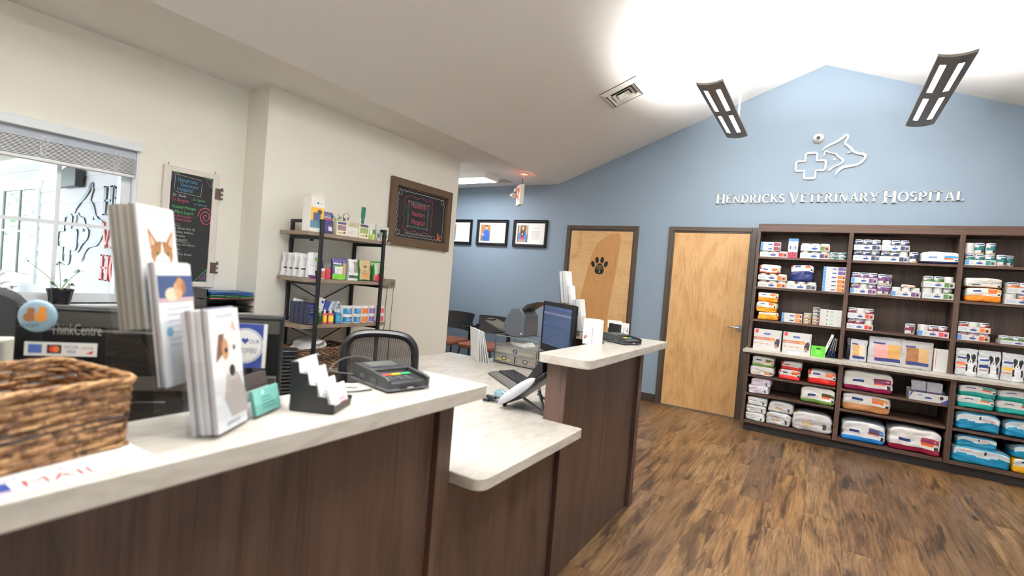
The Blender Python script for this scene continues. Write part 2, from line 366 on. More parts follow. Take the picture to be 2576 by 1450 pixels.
# ------------------------------------------------------------------ doors
def door(n, x0, x1, top, leafm, hand, gapm):
    fw = .05; b = MB(); y = YW-.022
    for (a, c, e, g) in ((x0, x0+fw, 0, top), (x1-fw, x1, 0, top), (x0+fw, x1-fw, top-fw, top)):
        b.box(a, c, y, YW-.0005, e, g, framem)
    for (a, c, e, g) in ((x0+fw, x0+fw+.02, 0, top-fw), (x1-fw-.02, x1-fw, 0, top-fw), (x0+fw+.02, x1-fw-.02, top-fw-.02, top-fw)):
        b.box(a, c, YW-.012, YW-.0005, e, g, framem)
    o = struct(b.build('door_%d' % n, bevel=.003))
    l = MB(); l.box(x0+fw+.022, x1-fw-.022, YW-.009, YW-.001, .012, top-fw-.022, birch)
    if n == 1:
        lx0, lx1 = x0+fw+.022, x1-fw-.022; yy = YW-.0094
        l.quad([(lx0, yy, .012), (lx1, yy, .012), (lx1, yy, top-fw-.022), (lx0, yy, top-fw-.022)], birch3)
        pts = [(-2.80, .2), (-2.40, .2), (-2.38, .9), (-2.34, 1.30), (-2.30, 1.62), (-2.27, 2.0), (-2.30, 2.085), (-2.42, 2.08), (-2.50, 2.02), (-2.60, 1.95), (-2.66, 1.80), (-2.70, 1.62), (-2.74, 1.40), (-2.80, 1.10), (-2.82, .6)]
        l.quad([(p[0], yy-.0003, p[1]) for p in pts], birch2)
    lf = l.build('door_leaf', o, smooth=0)
    if hand:
        h = MB(); hx, hz = -.785, 1.04
        h.cyl((hx, YW-.030, hz), .033, .010, steel, 'y', 24); h.cyl((hx, YW-.036, hz), .026, .008, steel, 'y', 24)
        h.cyl((hx, YW-.044, hz), .011, .034, steel, 'y', 14)
        h.tube([(hx, YW-.078, hz), (hx-.03, YW-.082, hz), (hx-.075, YW-.082, hz+.001), (hx-.115, YW-.076, hz)], .009, steel, 10)
        hh = h.build('door_handle', lf)
    return o
d1 = door(1, -3.053, -2.046, 2.18, birch, False, None)
d2 = door(2, -1.662, -.686, 2.18, birch, True, None)
# paw sign on door 1
t = thing('paw_decal', 'black paw print decal reading Exam Room 3 on the left wooden door', 'door sign', (-2.537, YW-.0105, 1.655))
b = MB(); k = MB()
def eggs(b, cx, cz, rx, rz, rot, y, m):
    b.poly([(cx+rx*math.cos(a)*math.cos(rot)-rz*math.sin(a)*math.sin(rot), cz+rx*math.cos(a)*math.sin(rot)+rz*math.sin(a)*math.cos(rot)) for a in [2*PI*i/24 for i in range(24)]], y, m)
for (cx, cz, rot) in ((-.095, .012, .35), (-.042, .068, .1), (.030, .07, -.1), (.087, .02, -.35)): eggs(k, cx, cz, .026, .042, rot, 0, blackm)
k.poly([(-.02, .024), (.02, .024), (.045, -.01), (.062, -.045), (.064, -.085), (.045, -.112), (0, -.12), (-.045, -.112), (-.064, -.085), (-.062, -.045), (-.045, -.01)], 0, blackm)
k.build('paw_shape', t, smooth=0)
bt = C(214, 180, 130)
k = MB(); k.text('Exam', 0, -.018, .030, bt, -.0008, 'c'); k.text('Room', 0, -.046, .030, bt, -.0008, 'c'); k.text('3', 0, -.098, .055, bt, -.0008, 'c')
k.build('lettering', t, smooth=0)
# baseboards
b = MB(); b.box(-7.0, -3.056, YW-.012, YW-.0005, 0, .10, basem); b.box(-2.043, -1.665, YW-.012, YW-.0005, 0, .10, basem); struct(b.build('baseboard_back', bevel=.003))
b = MB(); b.box(SX+.0005, SX+.012, 2.285, 4.705, 0, .10, basem); struct(b.build('baseboard_shelf_side', bevel=.003))

# ------------------------------------------------------------------ ceiling things
def pendant(loc, label, group=None, power=1.0, tint=(1, .985, .955)):
    W, L = .20, 1.50; n = 10; Rr = .30; t = thing('pendant_light', label, 'pendant light', loc, 0, group)
    def arc(x, off=0): return Rr+.012-math.sqrt(Rr*Rr-x*x)*(1) - off + .0
    z0 = arc(0)
    b = MB(); xs = [-W/2+W*i/n for i in range(n+1)]
    zz = [arc(x)-z0 for x in xs]
    ribs = [(x0, x1) for x0, x1 in ((-.070, -.035), (.025, .060))]
    slots = [(-.62, -.09), (.03, .58)]
    xc = sorted(set([round(v, 4) for v in xs]+[v for r in ribs for v in r])); yc = sorted({-L/2, L/2, *[v for s_ in slots for v in s_]})
    vs = []; fs = []; idx = {}
    for dz in (0, .014):
        for j, y in enumerate(yc):
            for i, x in enumerate(xc): idx[(i, j, dz)] = len(vs); vs.append((x, y, arc(x)-z0+dz))
    for j in range(len(yc)-1):
        for i in range(len(xc)-1):
            mx_ = (xc[i]+xc[i+1])/2; my = (yc[j]+yc[j+1])/2
            if any(a < mx_ < c for a, c in ribs) and any(a < my < c for a, c in slots): continue
            for dz in (0, .014): fs.append((idx[i, j, dz], idx[i+1, j, dz], idx[i+1, j+1, dz], idx[i, j+1, dz]))
    J = len(yc)-1; I = len(xc)-1
    for i in range(I): fs += [(idx[i, 0, 0], idx[i+1, 0, 0], idx[i+1, 0, .014], idx[i, 0, .014]), (idx[i, J, 0], idx[i+1, J, 0], idx[i+1, J, .014], idx[i, J, .014])]
    for j in range(J): fs += [(idx[0, j, 0], idx[0, j+1, 0], idx[0, j+1, .014], idx[0, j, .014]), (idx[I, j, 0], idx[I, j+1, 0], idx[I, j+1, .014], idx[I, j, .014])]
    b.add(vs, fs, mat('grey_brown_metal', (104, 98, 92), .45, .2)); b.build('curved_housing', t, smooth=50)
    lens = mat('lamp_lens', (255, 253, 250), .5, emit=9)
    for (a, c) in ribs:
        for (e, g) in slots:
            k = MB(); k.add([(x, y, arc(x)-z0+dz) for dz in (.006, .012) for (x, y) in ((a, e), (c, e), (c, g), (a, g))],
                  [(0, 3, 2, 1), (4, 5, 6, 7), (0, 1, 5, 4), (1, 2, 6, 5), (2, 3, 7, 6), (3, 0, 4, 7)], lens)
            k.build('lamp_lens', t, smooth=0)
    for ya in (-L/2, L/2-.01):
        k = MB(); k.stroke([(x, arc(x)-z0+.018) for x in xs], .005, mat('pale_end_cap', (214, 208, 192), .5), ya, ya+.01); k.build('end_cap', t)
    zt = zc(loc[0])-loc[2]-.002
    k = MB(); k.tube([(0, -.45, .014), (0, -.45, zt)], .0014, whitem, 6); k.build('hanging_wire', t)
    k = MB(); k.tube([(.04, .50, .014), (.03, .50, zt-.03)], .009, whitem, 8); k.cyl((.03, .50, zt-.03), .03, .028, whitem); k.build('feed_tube', t)
    area('uplight', (0, -.30, .05), (PI, 0, 0), .16, .85, UP_W*power, tint, t, spread=2.85)
    area('downlight', (0, 0, -.012), (0, 0, 0), .12, 1.2, DOWN_W*min(power, 1.3), (1, .97, .92), t)
    return t
pendant((-.893, 4.86, 3.035), 'curved grey pendant light hanging left of the ridge, before the wall sign')
pendant((.604, 4.92, 3.035), 'curved grey pendant light hanging right of the ridge')
pendant((-.893, .95, 3.035), 'added curved grey pendant light near the front counter, out of the picture above', None, 3.4, (.95, .98, 1))  # unseen pendant added to brighten the left walls and near ceiling
pendant((.604, .95, 3.035), 'added curved grey pendant light above the lobby floor, out of the picture above', None, .6, (.95, .98, 1))  # second unseen pendant, added as weak fill over the lobby

pendant((-2.30, .45, 2.86), 'added curved grey pendant light above the staff desk, out of the picture', None, 3.2, (.93, .97, 1))  # extra pendant out of view, added to light the left walls
# air diffuser on the sloped ceiling
t = thing('air_vent', 'white square louvred air vent in the sloping ceiling', 'air vent', (-1.815, 4.69, zc(-1.815)-.004)); t.rotation_euler = (0, -math.atan(SL), 0)
b = MB(); q = .19
b.box(-q, q, -q, q, -.003, .003, mat('vent_shadow', (40, 36, 32), .8)); b.build('back_box', t, smooth=0)
whitev = mat('white_enamel', (238, 236, 230), .4)
for i, (r0, r1) in enumerate(((.19, .145), (.135, .105), (.095, .068), (.058, .0))):
    b = MB(); zz0, zz1 = (-.004, -.022) if i == 0 else (-.026, -.006)
    if i == 0: zz0, zz1 = -.003, -.03
    vo = [(-r0, -r0, zz0 if i == 0 else -.028+.006*i*0), (r0, -r0, zz0 if i == 0 else -.028), (r0, r0, zz0 if i == 0 else -.028), (-r0, r0, zz0 if i == 0 else -.028)]
    zi = -.03 if i == 0 else -.006
    vi = [(-r1, -r1, zi), (r1, -r1, zi), (r1, r1, zi), (-r1, r1, zi)]
    up = [(x, y, z+.003) for x, y, z in vo+vi]
    fs = [(j, (j+1) % 4, 4+(j+1) % 4, 4+j) for j in range(4)]
    fs += [(8+j, 8+(j+1) % 4, 12+(j+1) % 4, 12+j) for j in range(4)]
    fs += [(j, (j+1) % 4, 8+(j+1) % 4, 8+j) for j in range(4)]+[(4+j, 4+(j+1) % 4, 12+(j+1) % 4, 12+j) for j in range(4)]
    b.add(vo+vi+up, fs, whitev); b.build('louvre' if i else 'flange', t, smooth=0)

# hall fluorescent fixture
t = thing('fluorescent_light', 'white box fluorescent light on the flat hall ceiling', 'ceiling light', (-4.45, 5.44, CZ-.001))
b = MB(); b.prism([(-.62, 0), (.62, 0), (.60, -.075), (-.60, -.075)], 'y', -.17, .17, whitem); b.build('housing', t, bevel=.003)
b = MB(); b.box(-.585, .575, -.145, .145, -.082, -.074, mat('fluorescent_diffuser', (255, 255, 255), .5, emit=6)); b.build('diffuser', t, smooth=0)
area('tube_light', (0, 0, -.10), (0, 0, 0), 1.1, .28, HALL_W, (.93, .96, 1), t)
t = thing('ceiling_grille', 'flat grey return grille behind the fluorescent light in the hall ceiling', 'air vent', (-4.15, 5.86, CZ-.001))
b = MB(); b.box(-.3, .3, -.1, .1, -.006, 0, mat('grille_grey', (188, 180, 172), .5))
for i in range(8): b.box(-.28, .28, -.085+.022*i, -.077+.022*i, -.010, -.006, mat('grille_grey'))
b.build('grille', t, smooth=0)

# dangling exit sign
t = thing('exit_sign', 'white exit sign hanging on end from its wires under the hall ceiling', 'exit sign', (-3.39, 5.50, CZ))
b = MB(); b.cyl((0, 0, -.012), .055, .012, whitem, n=24); b.build('ceiling_plate', t)
b = MB(); b.cyl((.0, 0, -.016), .012, .004, mat('red_glow', (255, 70, 45), .5, emit=5), n=12); b.build('red_lamp', t)
b = MB(); b.tube([(-.008, 0, -.012), (-.014, .004, -.05), (-.008, .002, -.09), (-.016, 0, -.15)], .003, mat('red_wire', (150, 60, 55), .5), 6)
b.tube([(0, 0, -.012), (-.004, -.004, -.05), (-.014, -.002, -.1), (-.012, 0, -.15)], .003, mat('dark_wire', (70, 50, 50), .5), 6); b.build('wire', t)
bd = bpy.data.objects.new('sign_body', None); bd = None
b = MB(); creamp = mat('aged_white_plastic', (226, 220, 196), .45)
b.T = Matrix.Translation((-.03, 0, -.275)) @ Matrix.Rotation(math.radians(-43), 4, 'Z')
b.box(-.095, .095, -.024, .024, -.135, .125, creamp)
b.box(-.088, .088, -.0255, -.024, -.128, .118, paper)
sb = b.build('sign_body', t, bevel=.003)
b = MB(); b.T = Matrix.Translation((-.03, 0, -.275)) @ Matrix.Rotation(math.radians(-43), 4, 'Z') @ Matrix.Rotation(PI/2, 4, 'Y')
b.text('EXIT', 0, -.055, .15, mat('exit_red', (235, 70, 60), .5, emit=.6), -.0262, 'c', .62); b.build('exit_lettering', sb, smooth=0)
for i, p in enumerate(((-.075, -.015, -.215), (-.135, .005, -.285))):
    b = MB(); b.T = Matrix.Translation(p) @ Matrix.Rotation(math.radians(-35+70*i), 4, 'Y') @ Matrix.Rotation(.5, 4, 'X')
    b.lathe([(.012, .035), (.03, .028), (.045, .006), (.047, 0), (.040, .002), (.01, .004)], (0, 0, 0), creamp, 18); b.build('emergency_lamp', t)
d_ = bpy.data.lights.new('red_indicator', 'POINT'); d_.energy = .35; d_.color = (1, .15, .08); d_.shadow_soft_size = .01
o_ = bpy.data.objects.new('red_indicator', d_); COL.objects.link(o_); o_.location = (0, 0, -.035); o_.parent = t

# security camera
t = thing('security_camera', 'small white dome security camera on the blue wall above the dog logo', 'camera', (-.18, YW-.001, 3.144))
b = MB(); b.lathe([(.052, 0), (.052, .008), (.046, .02), (.034, .034), (.030, .036)], (0, 0, 0), whitem, 28, 'y'); b.build('camera_base', t)
b = MB(); b.T = Matrix.Translation((0, -.03, -.004)); b.lathe([(.028, 0), (.027, .012), (.020, .020)], (0, 0, 0), whitem, 24, 'y'); b.lathe([(.019, .019), (.015, .023), (.001, .024)], (0, 0, 0), blackm, 20, 'y'); b.build('camera_lens', t)

# ------------------------------------------------------------------ serif lettering and logo
GL = {
 'H': (.80, [('v', .13, .20), ('v', .67, .20), ('h', .13, .67, .5, .07)]),
 'E': (.62, [('v', .13, .20), ('h', .1, .54, .965, .07), ('h', .1, .46, .52, .07), ('h', .1, .56, .035, .07), ('k', .54, .965, -1), ('k', .56, .035, 1)]),
 'N': (.82, [('v', .12, .08), ('d', .08, 1, .70, 0, .17), ('v', .70, .08)]),
 'D': (.80, [('v', .13, .20), ('a', .26, .5, .44, .465, -90, 90, .13), ('h', .1, .28, .965, .07), ('h', .1, .28, .035, .07)]),
 'R': (.76, [('v', .13, .20), ('a', .27, .74, .26, .225, -90, 90, .12), ('h', .1, .3, .965, .07), ('h', .1, .3, .515, .07), ('d', .34, .52, .70, 0, .16)]),
 'I': (.28, [('v', .14, .20)]),
 'C': (.76, [('a', .44, .5, .37, .46, 45, 315, .12), ('k', .71, .80, -1.3)]),
 'K': (.76, [('v', .13, .20), ('d', .20, .45, .62, 1, .08), ('d', .30, .56, .70, 0, .16)]),
 'S': (.56, [('a', .27, .73, .19, .235, 30, 250, .11), ('a', .27, .26, .21, .23, 70, -150, .12), ('d', .17, .60, .40, .42, .14)]),
 'V': (.78, [('d', .06, 1, .40, 0, .17), ('d', .72, 1, .40, 0, .08)]),
 'T': (.70, [('v', .35, .20), ('h', .03, .67, .965, .07), ('k', .05, .965, -1), ('k', .65, .965, -1)]),
 'A': (.78, [('d', .10, 0, .38, 1, .08), ('d', .70, 0, .38, 1, .17), ('h', .2, .58, .34, .06)]),
 'Y': (.72, [('d', .05, 1, .36, .45, .16), ('d', .68, 1, .36, .45, .08), ('v2', .36, .16)]),
 'O': (.86, [('a', .43, .5, .37, .47, 0, 360, .12)]),
 'P': (.64, [('v', .13, .20), ('a', .27, .72, .28, .245, -90, 90, .12), ('h', .1, .3, .965, .07), ('h', .1, .3, .475, .07)]),
 'L': (.62, [('v', .13, .20), ('h', .1, .56, .035, .07), ('k', .56, .035, 1.3)]),
}
def glyph(ch, x, z, h, m, depth):
    w_, st = GL[ch]; b = MB(); k = 0
    def P(u, v): return (x+u*h, z+v*h)
    def bx(u0, u1, v0, v1):
        nonlocal k
        a, c = P(u0, v0), P(u1, v1); b.box(a[0], c[0], -depth, -.0012*k*0, a[1], c[1], m)
    for q in st:
        if q[0] in ('v', 'v2'):
            top = 1 if q[0] == 'v' else .5
            bx(q[1]-q[2]/2, q[1]+q[2]/2, 0, top)
            bx(q[1]-q[2]/2-.07, q[1]+q[2]/2+.07, 0, .045)
            if q[0] == 'v': bx(q[1]-q[2]/2-.07, q[1]+q[2]/2+.07, .955, 1)
        elif q[0] == 'h': bx(q[1], q[2], q[3]-q[4]/2, q[3]+q[4]/2)
        elif q[0] == 'k': bx(q[1]-.03, q[1]+.03, min(q[2], q[2]+.12*q[3]), max(q[2], q[2]+.12*q[3]))
        elif q[0] == 'd':
            b.stroke([P(q[1], q[2]), P(q[3], q[4])], q[5]*h*.95, m, -depth, 0)
            for (u, v) in ((q[1], q[2]), (q[3], q[4])):
                if v in (0, 1) and not (ch == 'N' and v == 0) and not (ch == 'V' and v == 0) and not (ch == 'A' and v == 1): bx(u-.12, u+.12, .955 if v else 0, 1 if v else .045)
        elif q[0] == 'a':
            n = 26; pts = [P(q[1]+q[3]*math.cos(math.radians(q[5]+(q[6]-q[5])*i/n)), q[2]+q[4]*math.sin(math.radians(q[5]+(q[6]-q[5])*i/n))) for i in range(n+1)]
            W = []
            for i in range(n+1):
                a_ = math.radians(q[5]+(q[6]-q[5])*i/n); W.append(h*(.075+(q[7]*1.5-.075)*abs(math.cos(a_))))
            if q[6]-q[5] == 360: b.stroke(pts[:-1], W[:-1], m, -depth, 0, True)
            else: b.stroke(pts, W, m, -depth, 0)
    return b, w_*h
def serif_line(parent, words, x0, x1, zb, cap, low, m, depth=.012, x_only=None):
    """words in small caps between x0 and x1, baseline zb; one part per letter"""
    tot = 0
    for wd in words:
        for i, c in enumerate(wd): tot += GL[c][0]*(cap[words.index(wd)] if i == 0 else low)
    n = sum(len(wd) for wd in words); sp = low*.32
    gap = (x1-x0-tot-sp*(len(words)-1))/(n-1)
    x = x0
    for wi, wd in enumerate(words):
        for i, c in enumerate(wd):
            h = cap[wi] if i == 0 else low; dz = -(cap[wi]-low)*.45 if i == 0 else 0
            b, wd_ = glyph(c, x, zb+dz, h, m, depth); b.build('letter', parent, smooth=30); x += wd_+gap
        x += sp
def crom(pts, n=6):
    out = []
    for i in range(len(pts)-1):
        p0 = pts[max(i-1, 0)]; p1 = pts[i]; p2 = pts[i+1]; p3 = pts[min(i+2, len(pts)-1)]
        for k in range(n):
            t = k/n; out.append(tuple(.5*(2*p1[j]+(p2[j]-p0[j])*t+(2*p0[j]-5*p1[j]+4*p2[j]-p3[j])*t*t+(3*p1[j]-p0[j]-3*p2[j]+p3[j])*t**3) for j in range(len(p1))))
    out.append(pts[-1]); return out
def logo(parent, m, depth=.014):
    """cross, dog profile and cat profile; local units metres as on the wall sign"""
    b = MB(); a, c, r = .0525, .137, .022
    oc = []
    for (cx, cz, s0) in ((a, c, 0), (a, a, None), (c, a, 0), (c, -a, -90), (a, -a, None), (a, -c, -90), (-a, -c, -180), (-a, -a, None), (-c, -a, -180), (-c, a, -270), (-a, a, None), (-a, c, -270)):
        if s0 is None: oc.append((cx, cz)); continue
        # rounded outer corners
        sx = 1 if cx > 0 else -1; sz = 1 if cz > 0 else -1; ox, oz = cx-sx*r, cz-sz*r
        st = {0: 90, -90: 0, -180: -90, -270: 180}[s0]
        if s0 == 0: st = 90
        for k in range(5):
            aa = math.radians(st-22.5*k); oc.append((ox+r*math.cos(aa), oz+r*math.sin(aa)))
    b.stroke(oc, .020, m, -depth, 0, True)
    b.T = Matrix(); b.build('cross_outline', parent, smooth=30)
    # dog: points as offsets from the cross centre (x right, z up) with widths
    dog = [(.089, .148, .006), (.110, .178, .014), (.150, .208, .020), (.200, .232, .022), (.247, .262, .024), (.290, .300, .022), (.306, .303, .022), (.314, .280, .020), (.300, .245, .018), (.292, .215, .020), (.315, .196, .022), (.345, .165, .024), (.370, .130, .024), (.410, .108, .022), (.450, .098, .024), (.478, .080, .024), (.472, .050, .022), (.445, .012, .020), (.405, -.012, .022), (.350, -.020, .024), (.300, -.030, .024), (.262, -.058, .022), (.240, -.090, .016), (.228, -.118, .004)]
    b = MB(); q = crom(dog); b.stroke([(p[0], p[1]) for p in q], [p[2] for p in q], m, -depth, 0)
    b.prism([(.317, .122), (.350, .134), (.347, .114), (.326, .112)], 'y', -depth, 0, m); b.build('dog_outline', parent, smooth=30)
    cat = [(.112, .090, .004), (.116, .115, .012), (.120, .140, .014), (.138, .146, .012), (.158, .132, .010), (.190, .122, .010), (.218, .116, .014), (.238, .090, .018), (.262, .068, .018), (.284, .050, .020), (.285, .025, .018), (.268, .004, .012), (.232, -.012, .012), (.205, -.028, .014), (.185, -.045, .018), (.162, -.068, .010)]
    b = MB(); q = crom(cat); b.stroke([(p[0], p[1]) for p in q], [p[2] for p in q], m, -depth, 0)
    b.prism([(.212+.013*math.cos(i*PI/6), .056+.009*math.sin(i*PI/6)) for i in range(12)], 'y', -depth, 0, m); b.build('cat_outline', parent, smooth=30)
t = thing('logo_sign', 'raised white cross with dog and cat outline on the blue wall', 'wall logo', (-.230, YW-.0005, 2.855)); logo(t, letterm)
t = thing('wall_lettering', 'raised white serif letters HENDRICKS VETERINARY HOSPITAL on the blue wall', 'wall sign', (0, YW-.0005, 0))
serif_line(t, ['HENDRICKS', 'VETERINARY', 'HOSPITAL'], -1.152, 1.046, 2.462, (.115, .122, .128), .094, letterm)
# ------------------------------------------------------------------ framed staff photos
def framed(x, label, kind):
    t = thing('picture_frame', label, 'picture', (x, YW-.0005, 2.05), 0, 'framed staff profiles on the blue wall')
    W, H = .28, .195; b = MB()
    for (o0, o1, y0_, y1_) in ((0, .018, -.030, -.014), (.018, .030, -.024, -.024), (.030, .045, -.020, -.010)):
        for (p, q_, r_, s_) in ((-W+o0, W-o0, -W+o1, W-o1),):
            vs = [(-W+o0, y0_, -H+o0), (W-o0, y0_, -H+o0), (W-o0, y0_, H-o0), (-W+o0, y0_, H-o0), (-W+o1, y1_, -H+o1), (W-o1, y1_, -H+o1), (W-o1, y1_, H-o1), (-W+o1, y1_, H-o1)]
            b.add(vs, [(i, (i+1) % 4, 4+(i+1) % 4, 4+i) for i in range(4)], blackm)
    b.add([(s*W, y, u*H) for y in (-.030, 0) for (s, u) in ((-1, -1), (1, -1), (1, 1), (-1, 1))], [(i, (i+1) % 4, 4+(i+1) % 4, 4+i) for i in range(4)]+[(4, 5, 6, 7)], blackm)
    b.build('frame', t, smooth=25)
    c = MB(); c.box(-W+.044, W-.044, -.009, -.004, -H+.044, H-.044, paper)
    x0, x1, z0, z1 = -.212, -.035, -.125, .12; y = -.0096
    sk = C(226, 176, 150); hair = C(92, 66, 52); blue = C(52, 102, 190)
    if kind == 0:
        c.rect(x0, x1, z0, z1, y, C(170, 128, 84)); c.rect(x0, x1, z0, -.04, y-.0001, C(150, 118, 60))
        c.poly([(-.165, -.125), (-.055, -.125), (-.045, -.02), (-.065, .035), (-.10, .05), (-.145, .04), (-.175, -.01), (-.185, -.06)], y-.0002, blue)
        c.ell(-.108, .075, .022, .030, y-.0003, sk); c.poly([(-.132, .082), (-.125, .108), (-.10, .114), (-.084, .102), (-.084, .085), (-.10, .098)], y-.0004, C(40, 34, 34))
        c.poly([(-.195, -.02), (-.165, -.06), (-.145, -.03), (-.18, .0)], y-.0003, sk)
    elif kind == 1:
        c.rect(x0, x1, z0, z1, y, C(120, 100, 80)); c.rect(x0+.02, x0+.05, z0, z1, y-.0001, C(206, 176, 130)); c.rect(x1-.03, x1-.012, -.02, z1, y-.0001, C(220, 196, 150))
        c.poly([(-.205, -.125), (-.045, -.125), (-.05, -.02), (-.075, .05), (-.15, .055), (-.185, .0)], y-.0002, C(84, 132, 204))
        c.poly([(-.165, .0), (-.09, -.01), (-.082, .085), (-.10, .118), (-.14, .118), (-.155, .08)], y-.0003, hair)
        c.ell(-.12, .078, .022, .032, y-.0004, sk); c.ell(-.125, -.015, .030, .036, y-.0005, C(70, 56, 52)); c.ell(-.128, -.01, .012, .022, y-.0006, C(214, 170, 120)); c.rect(-.165, -.085, -.075, -.05, y-.0006, C(200, 60, 60)); c.rect(-.19, -.07, -.122, -.085, y-.0006, C(190, 150, 120))
    else:
        c.rect(x0, x1, z0, z1, y, C(150, 130, 110)); c.ell(-.11, .06, .03, .04, y-.0002, sk); c.poly([(-.17, -.125), (-.04, -.125), (-.05, .02), (-.15, .02)], y-.0001, C(110, 160, 210))
    g = C(196, 188, 180)
    c.text(('Dr. Patterson, DVM', 'Dr. Burgess, DVM', 'Dr. Davis, DVM')[kind], .095, .075, .018, C(150, 145, 140), y-.0003, 'c')
    for i in range(9): c.rect(.02, .17-(.03 if i % 4 == 3 else 0), .035-.014*i, .039-.014*i, y-.0002, g)
    c.build('photo_card', t, smooth=0)
framed(-3.641, 'black framed profile of a smiling woman with a small dog, beside the door', 1)
framed(-4.302, 'black framed profile of a man in a blue scrub shirt', 0)
framed(-4.963, 'black framed profile partly hidden by the cream wall', 2)
# ------------------------------------------------------------------ reception counters and worktop
def rcorner(pts, rad):
    """pts: [(x, y, r)] -> outline with rounded corners"""
    out = []; n = len(pts)
    for i, (x, y, r) in enumerate(pts):
        if r == 0: out.append((x, y)); continue
        p = Vector((x, y)); a = (Vector(pts[i-1][:2])-p).normalized(); c = (Vector(pts[(i+1) % n][:2])-p).normalized()
        s_, e_ = p+a*r, p+c*r
        for k in range(7):
            u = k/6; q = (1-u)**2*s_+2*u*(1-u)*p+u*u*e_; out.append((q.x, q.y))
    return out
TT = 1.067
def slab(name, label, cat, outline, z0, z1, parent=None):
    b = MB(); b.prism(outline, 'z', z0, z1, stone); o = b.build(name, parent, bevel=.003, seg=2); return o if parent else tag(o, label, cat)
slab('worktop', 'low pale laminate desk top running between and behind both counters', 'worktop',
     rcorner([(-1.80, -1.2, 0), (-1.049, -1.2, 0), (-1.049, 1.240, 0), (-1.0485, 1.269, 0), (-.846, 1.269, .05), (-.846, 2.037, .02), (-1.049, 2.037, 0), (-1.049, 3.55, .02), (-2.15, 3.55, .02), (-2.15, 3.15, 0), (-2.50, 3.15, .03), (-2.50, 2.40, .03), (-1.80, 2.40, .05)], 0), .721, .761)
def counter_unit(label, y0, y1, top, posts):
    t = thing('counter', label, 'counter', (0, 0, 0))
    b = MB(); b.box(-1.047, -.970, y0+.001, y1-.001, 0, top, walnut); b.build('panel', t, smooth=0)
    for (a, c) in posts:
        b = MB(); b.box(-.9695, -.948, a, c, 0, top, walnut); b.build('post', t, bevel=.0015)
    return t
CN = counter_unit('long near counter with walnut front and pale stone top', -1.2, 1.238, 1.0255, [(1.172, 1.238), (-.25, -.19)])
counter_unit('low walnut front under the desk section between the two counters', 1.2385, 2.0385, .7205, [])
CF_ = counter_unit('short far counter with walnut front and pale stone top, near the doors', 2.039, 3.193, 1.0255, [(2.039, 2.093), (3.127, 3.193)])
slab('stone_top', 'pale stone laminate top of the long near counter', 'countertop', rcorner([(-1.086, -1.2, 0), (-.835, -1.2, 0), (-.835, 1.249, .012), (-1.086, 1.249, .012)], 0), 1.026, TT, parent=CN)
slab('stone_top', 'short pale stone laminate top of the far counter near the doors', 'countertop', rcorner([(-1.074, 1.991, .02), (-.821, 1.991, .045), (-.821, 3.246, .01), (-1.074, 3.246, .01)], 0), 1.026, TT, parent=CF_)
slab('stone_ledge', 'pale stone ledge turning left at the far end of the far counter', 'countertop', rcorner([(-1.50, 3.05, .02), (-1.0745, 3.05, 0), (-1.0745, 3.246, 0), (-1.50, 3.246, .02)], 0), 1.026, TT, parent=CF_)
MB().box(-1.46, -1.0475, 3.12, 3.19, .7615, 1.0255, walnut).build('return_panel', CF_, smooth=0)
t = thing('desk_support', 'walnut support panels standing under the staff side of the desk', 'desk panel')
for (x0, x1, y0, y1) in ((-1.78, -1.76, -1.1, 2.3), (-2.12, -2.10, 2.5, 3.5), (-2.48, -2.46, 2.5, 3.1)):
    b = MB(); b.box(x0, x1, y0, y1, 0, .7205, walnut); b.build('support_panel', t, smooth=0)

# ------------------------------------------------------------------ near counter: mail envelope, basket
e_ = thing('mail_envelope', 'flat white postal envelope with red MAIL lettering under the wicker basket', 'envelope', (-.849, .130, TT+.0005), PI/2)
b = MB(); b.box(-.245, .245, 0, .21, 0, .0016, paper)
rd = C(200, 40, 52); nv = C(36, 62, 130)
def flat(b, x0, x1, y0, y1, m, z=.0019): b.quad([(x0, y0, z), (x1, y0, z), (x1, y1, z), (x0, y1, z)], m)
flat(b, -.245, .245, .006, .010, rd)
vs, fs = textgeo('MAIL', 0); b.add([(.092+v.x*.040, .016+v.y*.036, .0020) for v in vs], fs, rd)
vs, fs = textgeo('FLAT RATE ENVELOPE', 0); b.add([(.075+v.x*.0145, .050+v.y*.014, .0020) for v in vs], fs, nv)
flat(b, -.12, .082, .014, .046, nv); b.quad([(-.10, .018, .0021), (.035, .018, .0021), (.070, .040, .0021), (-.02, .034, .0021)], paper)
b.build('envelope_sheet', e_, smooth=0)

